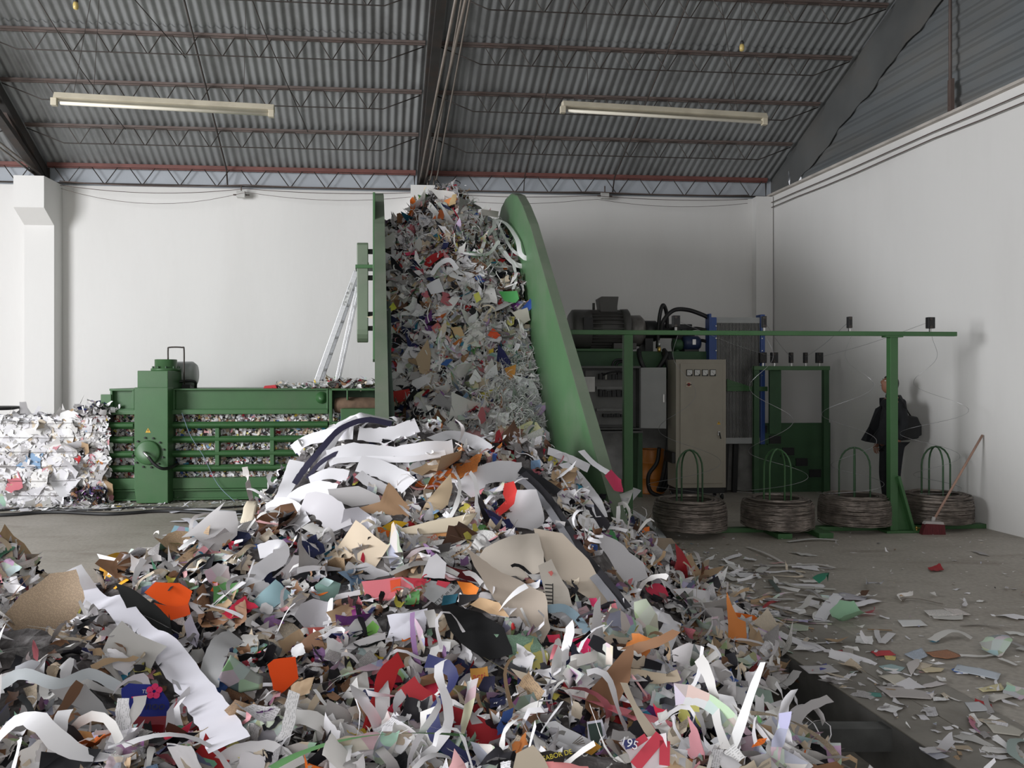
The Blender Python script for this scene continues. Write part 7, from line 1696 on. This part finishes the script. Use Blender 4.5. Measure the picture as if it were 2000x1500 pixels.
for pth, w, rgb, lb, arch in (
 ([(1430, 1212), (1480, 1226), (1540, 1248), (1600, 1272)], 0.085, WH, 'longest white strip on the floor, with a ragged edge, beside the trench', 0.01),
 ([(1640, 1160), (1618, 1185), (1600, 1212)], 0.09, WH, 'near arm of the white cross of strips on the floor', 0.01),
 ([(1622, 1182), (1660, 1188), (1712, 1172)], 0.085, WH, 'right arm of the white cross of strips on the floor', 0.02),
 ([(1625, 1178), (1645, 1190), (1668, 1206)], 0.07, WH, 'short arm of the white cross of strips on the floor', 0.01),
 ([(1712, 1230), (1714, 1242), (1722, 1256)], 0.035, C(212, 210, 212), 'left arm of the V of strips on the floor', 0.0),
 ([(1742, 1236), (1732, 1246), (1722, 1256)], 0.05, C(218, 216, 218), 'right arm of the V of strips on the floor', 0.0),
 ([(1694, 1229), (1718, 1230), (1742, 1231)], 0.025, C(150, 120, 84), 'brown strip across the top of the V', 0.0),
 ([(1820, 1251), (1848, 1243), (1875, 1243), (1898, 1247)], 0.06, C(206, 204, 200), 'curved white strip arching off the open floor', 0.035),
 ([(1966, 1236), (1985, 1236), (2003, 1241)], 0.06, C(220, 220, 216), 'white strip cut by the right edge of the view', 0.0),
 ([(1988, 1265), (2003, 1269)], 0.06, C(214, 214, 210), 'short white strip at the right edge below the cut one', 0.0),
 ([(1539, 1058), (1590, 1054), (1636, 1055)], 0.055, C(200, 198, 196), 'white strip lying in front of the second wire coil', 0.01),
 ([(1460, 1068), (1490, 1080), (1515, 1092), (1530, 1100)], 0.035, C(200, 196, 192), 'wavy strip furthest back of the small cross cluster', 0.01),
 ([(1472, 1104), (1520, 1106), (1570, 1105), (1600, 1104), (1632, 1109)], 0.05, C(204, 200, 196), 'long level strip of the small cross cluster', 0.012),
 ([(1480, 1118), (1488, 1112), (1500, 1104)], 0.09, C(206, 204, 200), 'short broad strip of the small cross cluster', 0.0),
 ([(1552, 1116), (1562, 1120), (1570, 1126)], 0.04, C(190, 186, 180), 'little end strip right of the small cross cluster', 0.0),
 ([(1530, 1136), (1555, 1148), (1600, 1151), (1632, 1151)], 0.05, C(204, 202, 196), 'cream strip bending past the green star card', 0.012),
 ([(1504, 1132), (1512, 1145), (1522, 1156)], 0.04, C(90, 100, 96), 'dark green-grey strip left of the cream strip', 0.01),
 ([(1395, 1120), (1420, 1128), (1437, 1134)], 0.07, C(206, 204, 200), 'upper strip of the pile behind the trench end', 0.01),
 ([(1350, 1112), (1380, 1118), (1410, 1122), (1432, 1122)], 0.05, C(196, 192, 186), 'second strip of the pile behind the trench end', 0.01),
 ([(1320, 1080), (1345, 1086), (1362, 1093)], 0.05, C(200, 196, 190), 'strip nearest the heap behind the trench end', 0.01),
 ([(1425, 1210), (1400, 1240), (1383, 1266)], 0.03, C(206, 206, 204), 'thin strip hanging into the trench', 0.0),
 ([(1395, 1276), (1430, 1305), (1468, 1330), (1530, 1338), (1558, 1310)], 0.05, C(196, 194, 194), 'grey strip bridging the trench in a curve', 0.0),
 ([(1340, 1236), (1400, 1250), (1460, 1250)], 0.02, C(206, 204, 204), 'thin white strip reaching from the heap over the trench', 0.0),
 ([(1456, 1258), (1520, 1259), (1590, 1256), (1645, 1254)], 0.022, C(200, 198, 196), 'thin level strip crossing the long ragged strip', 0.0),
 ([(1555, 1160), (1600, 1170), (1640, 1176)], 0.05, C(196, 192, 188), 'strip pointing at the white cross from the left', 0.01),
 ([(1470, 1200), (1520, 1204), (1580, 1213), (1626, 1214)], 0.035, C(200, 198, 196), 'long thin strip left of the pale green bag', 0.0),
 ([(1500, 1180), (1530, 1190), (1560, 1196)], 0.05, C(206, 204, 204), 'strip in the middle of the dense floor cluster', 0.01),
 ([(1480, 1166), (1515, 1172), (1552, 1170)], 0.045, C(202, 200, 198), 'upper strip of the dense floor cluster', 0.01),
 ([(1762, 1176), (1770, 1170), (1800, 1172), (1842, 1180)], 0.018, C(110, 100, 90), 'thin brownish strip alone on the open floor', 0.006),
 ([(2000, 1445), (1978, 1455), (1978, 1478), (2002, 1490)], 0.04, C(160, 176, 172), 'curled pale strip at the bottom right corner', 0.02)):
    band('paper_strip', pth, w, rgb, lb, flat=0.012, arch=arch, rag=0.08 if 'ragged' in lb else 0.05)
sheet('card', [(1586, 1158), (1600, 1163), (1612, 1160), (1620, 1150), (1617, 1137), (1608, 1150)], C(50, 124, 98), 'dark green star-shaped card on the floor', 'card', flat=0.01, crump=0.05, curl=0.5)
# --- long white strips on the floor left of the heap
for k, (pth, w) in enumerate((([(332, 1001), (380, 997), (430, 1000), (475, 999)], 0.10), ([(336, 1018), (365, 1020), (400, 1014), (470, 1003)], 0.09), ([(360, 1012), (375, 1022), (388, 1036)], 0.10), ([(320, 1045), (360, 1048), (410, 1040), (470, 1036)], 0.06), ([(335, 1052), (380, 1050), (440, 1050), (480, 1044)], 0.08), ([(380, 1030), (430, 1026), (480, 1018)], 0.05), ([(345, 1040), (400, 1055), (450, 1062)], 0.05), ([(390, 1012), (440, 1012), (480, 1010)], 0.04))):
    band('paper_strip', pth, w, C(236, 234, 244), ('furthest back', 'second furthest back', 'short slanting one', 'middle one', 'nearest and longest', 'thin one in the middle', 'one slanting toward the camera', 'thin one at the back')[k]+' of the white strips on the floor left of the heap', flat=0.015, arch=0.02)
# short references to the marked papers, for telling the others apart
import re
REFS = []
for x in list(COL.objects):
    if x.get('label') and x.parent is None and x.type == 'MESH' and any(x.name.startswith(k) for k in ('paper_', 'card', 'kraft', 'film', 'magazine', 'packet', 'flyer', 'folder', 'envelope', 'board', 'crepe', 'newspaper', 'plastic', 'leaflet', 'booklet')) and x.location.y < 9.3:
        me_ = x.data; v_ = me_.vertices[0].co+x.location if x.name.startswith(('paper_strip', 'film')) is False else me_.vertices[len(me_.vertices)//2].co+x.location
        ref = re.split(r' (?:with|in|on|at|near|beside|lying|under|below|above|right|left|running|over|behind|hanging|sloping|from|standing|bending|tucked|leaning|along|falling|arching|reaching|sliding|folded at|that|next|across|crossing|following|touching|curving|down|stuck|nearest|sticking|alone|level|cut|by|curling|draped|curled like|waving|bent|pointing|hiding|somewhat|bridging)\b|,', x['label'])[0]
        if 3 <= len(ref.split()) <= 7: REFS.append((1000+F*v_.x/v_.y, HZ-F*(v_.z-CAMZ)/v_.y, ref))
USED = set()
def say(what, px, py, wh):
    near = sorted(REFS, key=lambda q: (q[0]-px)**2+(q[1]-py)**2)[:8]
    for far in (False, True):
        for (x, y, ref) in near:
            dx, dy = px-x, py-y
            if abs(dx) < 14 and abs(dy) < 14: continue
            rel = ('right of' if dx > 0 else 'left of') if abs(dx) > abs(dy) else ('below' if dy > 0 else 'above')
            s_ = what+' '+rel+' the '+ref if not far else what+' '+wh+', '+rel+' the '+ref
            if len(s_.split()) <= 16 and s_ not in USED: USED.add(s_); return s_
    return what+' '+wh
# --- random larger scraps of the heap, the ones that show largest
rg = np.random.default_rng(77)
def region(px, py):
    if py < 1000: return 'near the peak of the heap' if px < 900 else 'on the upper right slope of the heap'
    if py < 1180: return 'on the left slope of the heap' if px < 600 else ('on the middle slope of the heap' if px < 1000 else 'on the right slope of the heap')
    if px < 330: return 'in the far left foreground'
    if px < 660: return 'in the left foreground'
    if px < 1000: return 'in the middle foreground'
    return 'in the right foreground' if px < 1330 else 'at the right edge of the heap'
cnt = 0
kinds = [('torn', 0.75), ('narrow', 0.25)]
while cnt < 215:
    px = rg.uniform(-10, 1560); py = 830+690*rg.random()**0.75
    h = hit(px, py, 'heap')
    if h is None or h[0].z < 0.05 or h[0].z > float(heap(np.array([h[0].x]), np.array([h[0].y]))[0])+0.03: continue
    if not unmasked(np.array([tuple(h[0])]), 0.19)[0]:
        continue
    if not unmasked(np.array([tuple(h[0])]), 0.15)[0]: continue
    o, n = h; pk = float(peakness(np.array([tuple(o)]))[0])
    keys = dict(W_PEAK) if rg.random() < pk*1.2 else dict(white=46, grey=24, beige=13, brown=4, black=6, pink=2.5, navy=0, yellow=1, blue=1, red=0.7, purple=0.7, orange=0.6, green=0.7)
    if rg.random() < 0.7*math.exp(-((o.x+0.3)/0.8)**2-((o.y-3.7)/0.7)**2): keys = dict(W_DARK)  # dark mix stands in for the dim light of the middle foreground
    if px > 1250: keys = dict(white=60, grey=25, beige=12, pink=3)
    cc, kk = mixcols(rg, 1, keys); P = np.array([tuple(o+n*0.05)]); Nn = np.array([tuple((n*0.55+(CAMV-o).normalized()*0.45).normalized())])
    if rg.random() < 0.76:
        s = rg.uniform(0.08, 0.20)*min(1.05, max(0.62, o.y/5.2)); V, Fc, uv = chips(P, Nn, rg, np.array([s]), np.array([s*rg.uniform(0.45, 0.9)]), np.array([0.3]), nu=9, nv=7, curl=1.5, jag=0.05, crump=0.03)
        nm = 'paper_scrap'; lb = 'torn %s paper scrap'
    else:
        V, Fc, uv = ribbons(P, Nn, rg, np.array([rg.uniform(0.25, 0.6)]), np.array([rg.uniform(0.03, 0.07)]), np.array([0.2]), 16, 0.8, 0.3); nm = 'paper_strip'; lb = 'loose %s paper strip'
    rr = float(rg.random())*0.88; k_ = kk[0]
    paper_obj(nm, V[0], Fc, cc[0], uv, rr, say(lb % {'navy': 'navy blue'}.get(k_, k_), px, py, region(px, py)), 'paper scrap', ('%s %ss %s' % (k_, nm.replace('_', ' '), region(px, py))))
    cnt += 1
# scraps of the floor at the right that lie free
cnt = 0
while cnt < 95:
    if rg.random() < 0.55: px, py = rg.normal(1500, 75), rg.normal(1180, 38)
    else: px, py = rg.uniform(1330, 2000), rg.uniform(1075, 1490)
    if py < 1068 or px > 2005: continue
    g_ = ground(px, py); c_ = g_.x+0.17*g_.y
    if c_ < PC1+0.02 and g_.y < PY1+0.1: continue
    if c_ > CR-0.2 or float(heap(np.array([g_.x]), np.array([g_.y]))[0]) > 0.03: continue
    cc, kk = mixcols(rg, 1, dict(white=60, grey=20, beige=10, pink=2, red=2, blue=2, green=2, brown=3)); cc = cc*0.92
    P = np.array([(g_.x, g_.y, 0.012)]); Nn = np.array([(0, 0, 1.0)])
    dense = 1330 < px < 1640 and py < 1260
    if rg.random() < (0.65 if dense else 0.3):
        V, Fc, uv = ribbons(P, Nn, rg, np.array([rg.uniform(0.15, 0.42)]), np.array([rg.uniform(0.015, 0.045)]), np.array([0.03]), 14, 0.5, 0.10); nm = 'paper_strip'; lb = 'narrow %s strip'
    else:
        s = rg.uniform(0.07, 0.2); V, Fc, uv = chips(P, Nn, rg, np.array([s]), np.array([s*rg.uniform(0.35, 0.8)]), np.array([0.05]), nu=7, nv=5, curl=0.5, jag=0.08, crump=0.02); nm = 'paper_scrap'; lb = 'torn %s floor scrap'
    V[..., 2] = np.maximum(V[..., 2], 0.003)
    wh = 'in the dense litter behind the trench' if dense else ('on the floor close to the coils' if py < 1130 else ('on the open floor at the far right' if px > 1760 else 'on the floor right of the trench'))
    paper_obj(nm, V[0], Fc, cc[0], uv, float(rg.random()), say(lb % {'navy': 'navy blue'}.get(kk[0], kk[0]), px, py, wh), 'paper scrap', '%s %ss %s' % (kk[0], nm.replace('_', ' '), wh))
    cnt += 1
# red scrap on top of the press
tag(MB().prism([(0, 0.0), (0.19, 0.0), (0.17, 0.05), (0.02, 0.035)], 0, 0.12, 'y').build('card', mat('red_card', C(196, 44, 52), 0.6), None, 0.002), 'red folded card lying on top of the press', 'card')
o_ = [x for x in COL.objects if x.get('label') == 'red folded card lying on top of the press'][0]; o_.location = B.W((bx(514, 0.1), 0.1, zt+0.002)); o_.rotation_euler = (0, 0, THW)
# dark dish lying on the long bale
o_ = MB().lathe((0, 0, 0), [(0.0, 0.02), (0.22, 0.02), (0.30, 0.05), (0.32, 0.04), (0.31, 0.02), (0.22, 0.0), (0, 0.0)], 28).build('rubber_disc', BLACK, None)
o_.location = B.W((bx(-8, 0.5), 0.5, 1.27)); tag(o_, 'dark rubber disc lying on the long white bale at the left edge', 'disc')
# ---------------------------------------------------------------- the countless rest of the paper
rng = np.random.default_rng(2024)
parts = []
P = sample_heap(17500); P = P[unmasked(P)]; edge_ = ~unmasked(P, 0.05); Nn = normals(heap, P[:, 0], P[:, 1]); pk = peakness(P)
colF, kF = mixcols(rng, len(P), W_FRONT); colP, _ = mixcols(rng, len(P), W_PEAK)
colD, _ = mixcols(rng, len(P), W_DARK); dk = np.exp(-(((P[:, 0]+0.3)/0.75)**2+((P[:, 1]-3.7)/0.7)**2))*0.8+0.45*np.exp(-(((P[:, 0]+1.9)/0.7)**2+((P[:, 1]-2.9)/0.5)**2))  # darker papers in the near foreground, its dimness put into their colours
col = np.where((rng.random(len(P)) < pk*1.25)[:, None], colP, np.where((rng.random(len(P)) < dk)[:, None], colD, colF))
sz = rng.lognormal(math.log(0.078), 0.58, len(P))*(1+0.5*pk); sz = np.clip(sz, 0.022, 0.28)*np.clip(P[:, 1]/4.8, 0.55, 1.05); sz = np.where(edge_, np.minimum(sz, 0.065), sz)
asp = rng.uniform(0.45, 1.0, len(P)); lift = rng.uniform(-0.03, 0.04, len(P))
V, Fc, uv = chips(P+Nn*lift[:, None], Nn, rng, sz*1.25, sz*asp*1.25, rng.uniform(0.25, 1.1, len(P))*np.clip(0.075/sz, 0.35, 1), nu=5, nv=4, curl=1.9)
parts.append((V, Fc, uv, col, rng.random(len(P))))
P = sample_heap(1700); P = P[unmasked(P)]; Nn = normals(heap, P[:, 0], P[:, 1]); pk = peakness(P)
colF, _ = mixcols(rng, len(P), dict(white=62, grey=20, beige=8, pink=3, black=5)); Ls = rng.uniform(0.12, 0.45, len(P)); 
V, Fc, uv = ribbons(P+Nn*0.02, Nn, rng, Ls, rng.uniform(0.006, 0.035, len(P)), rng.uniform(0.1, 0.6, len(P)), 10)
parts.append((V, Fc, uv, colF, rng.random(len(P))*0.5))
hs_ = stuff('heap_scraps', parts, None, None, hp); stuff_local(hs_, hp.location)

# the load on the conveyor
def sample_load(n):
    c = rng.uniform(0.2, 1.86, n*2); Y = rng.uniform(7.4, 12.4, n*2); k = rng.random(n*2) < np.clip((Y-6.4)/2.5, 0.3, 1); c, Y = c[k][:n], Y[k][:n]
    return c, Y
def lw(c, Y, Z): return np.stack([c-0.17*Y, Y, Z], 1)
parts = []
c, Y = sample_load(9500); P = lw(c, Y, load(c, Y)); k = unmasked(P); c, Y, P = c[k], Y[k], P[k]; Nn = normals(load, c, Y)
dark = np.exp(-(((c-0.35)/0.35)**2+((Y-8.9)/0.9)**2))+0.7*np.exp(-(((c-0.4)/0.25)**2+((Y-11.7)/0.5)**2))+0.6*np.exp(-(((c-1.8)/0.2)**2+((Y-10.4)/0.5)**2))  # darker papers set in the load's hollows, shade put into the colour
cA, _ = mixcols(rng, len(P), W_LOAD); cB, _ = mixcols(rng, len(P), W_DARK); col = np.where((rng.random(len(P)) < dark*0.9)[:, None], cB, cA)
sz = np.clip(rng.lognormal(math.log(0.095), 0.5, len(P)), 0.03, 0.28)
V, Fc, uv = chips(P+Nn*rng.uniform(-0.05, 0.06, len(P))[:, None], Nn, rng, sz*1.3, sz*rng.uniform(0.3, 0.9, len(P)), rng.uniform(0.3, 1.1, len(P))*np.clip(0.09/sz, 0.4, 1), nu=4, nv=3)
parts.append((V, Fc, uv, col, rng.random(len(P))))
c, Y = sample_load(3000); k = rng.random(len(c)) < 0.45+0.5*np.exp(-(((c-1.55)/0.4)**2+((Y-9.3)/0.7)**2)); c, Y = c[k], Y[k]
P = lw(c, Y, load(c, Y)); k = unmasked(P); c, Y, P = c[k], Y[k], P[k]; Nn = normals(load, c, Y); col, _ = mixcols(rng, len(P), dict(white=60, grey=26, beige=8, pink=2, black=6))
V, Fc, uv = ribbons(P+Nn*0.03, Nn, rng, rng.uniform(0.15, 0.4, len(P)), rng.uniform(0.005, 0.022, len(P)), rng.uniform(0.1, 0.7, len(P)), 10, 1.6)
parts.append((V, Fc, uv, col, rng.random(len(P))*0.4))
# tangle of fine white shreds at the right of the load
c = rng.normal(1.62, 0.16, 1500); Y = rng.normal(8.95, 0.35, 1500); k = (c < 1.88) & (c > 1.2); c, Y = c[k], Y[k]; P = lw(c, Y, load(c, Y)+rng.uniform(0, 0.14, len(c))); Nn = normals(load, c, Y)
col, _ = mixcols(rng, len(P), dict(white=80, grey=20))
V, Fc, uv = ribbons(P, Nn, rng, rng.uniform(0.12, 0.3, len(P)), rng.uniform(0.004, 0.008, len(P)), np.full(len(P), 0.8), 9, 2.2, 1.2)
parts.append((V, Fc, uv, col, np.zeros(len(P))))
lo = stuff('load_scraps', parts, None, None, ld); stuff_local(lo, ld.location)
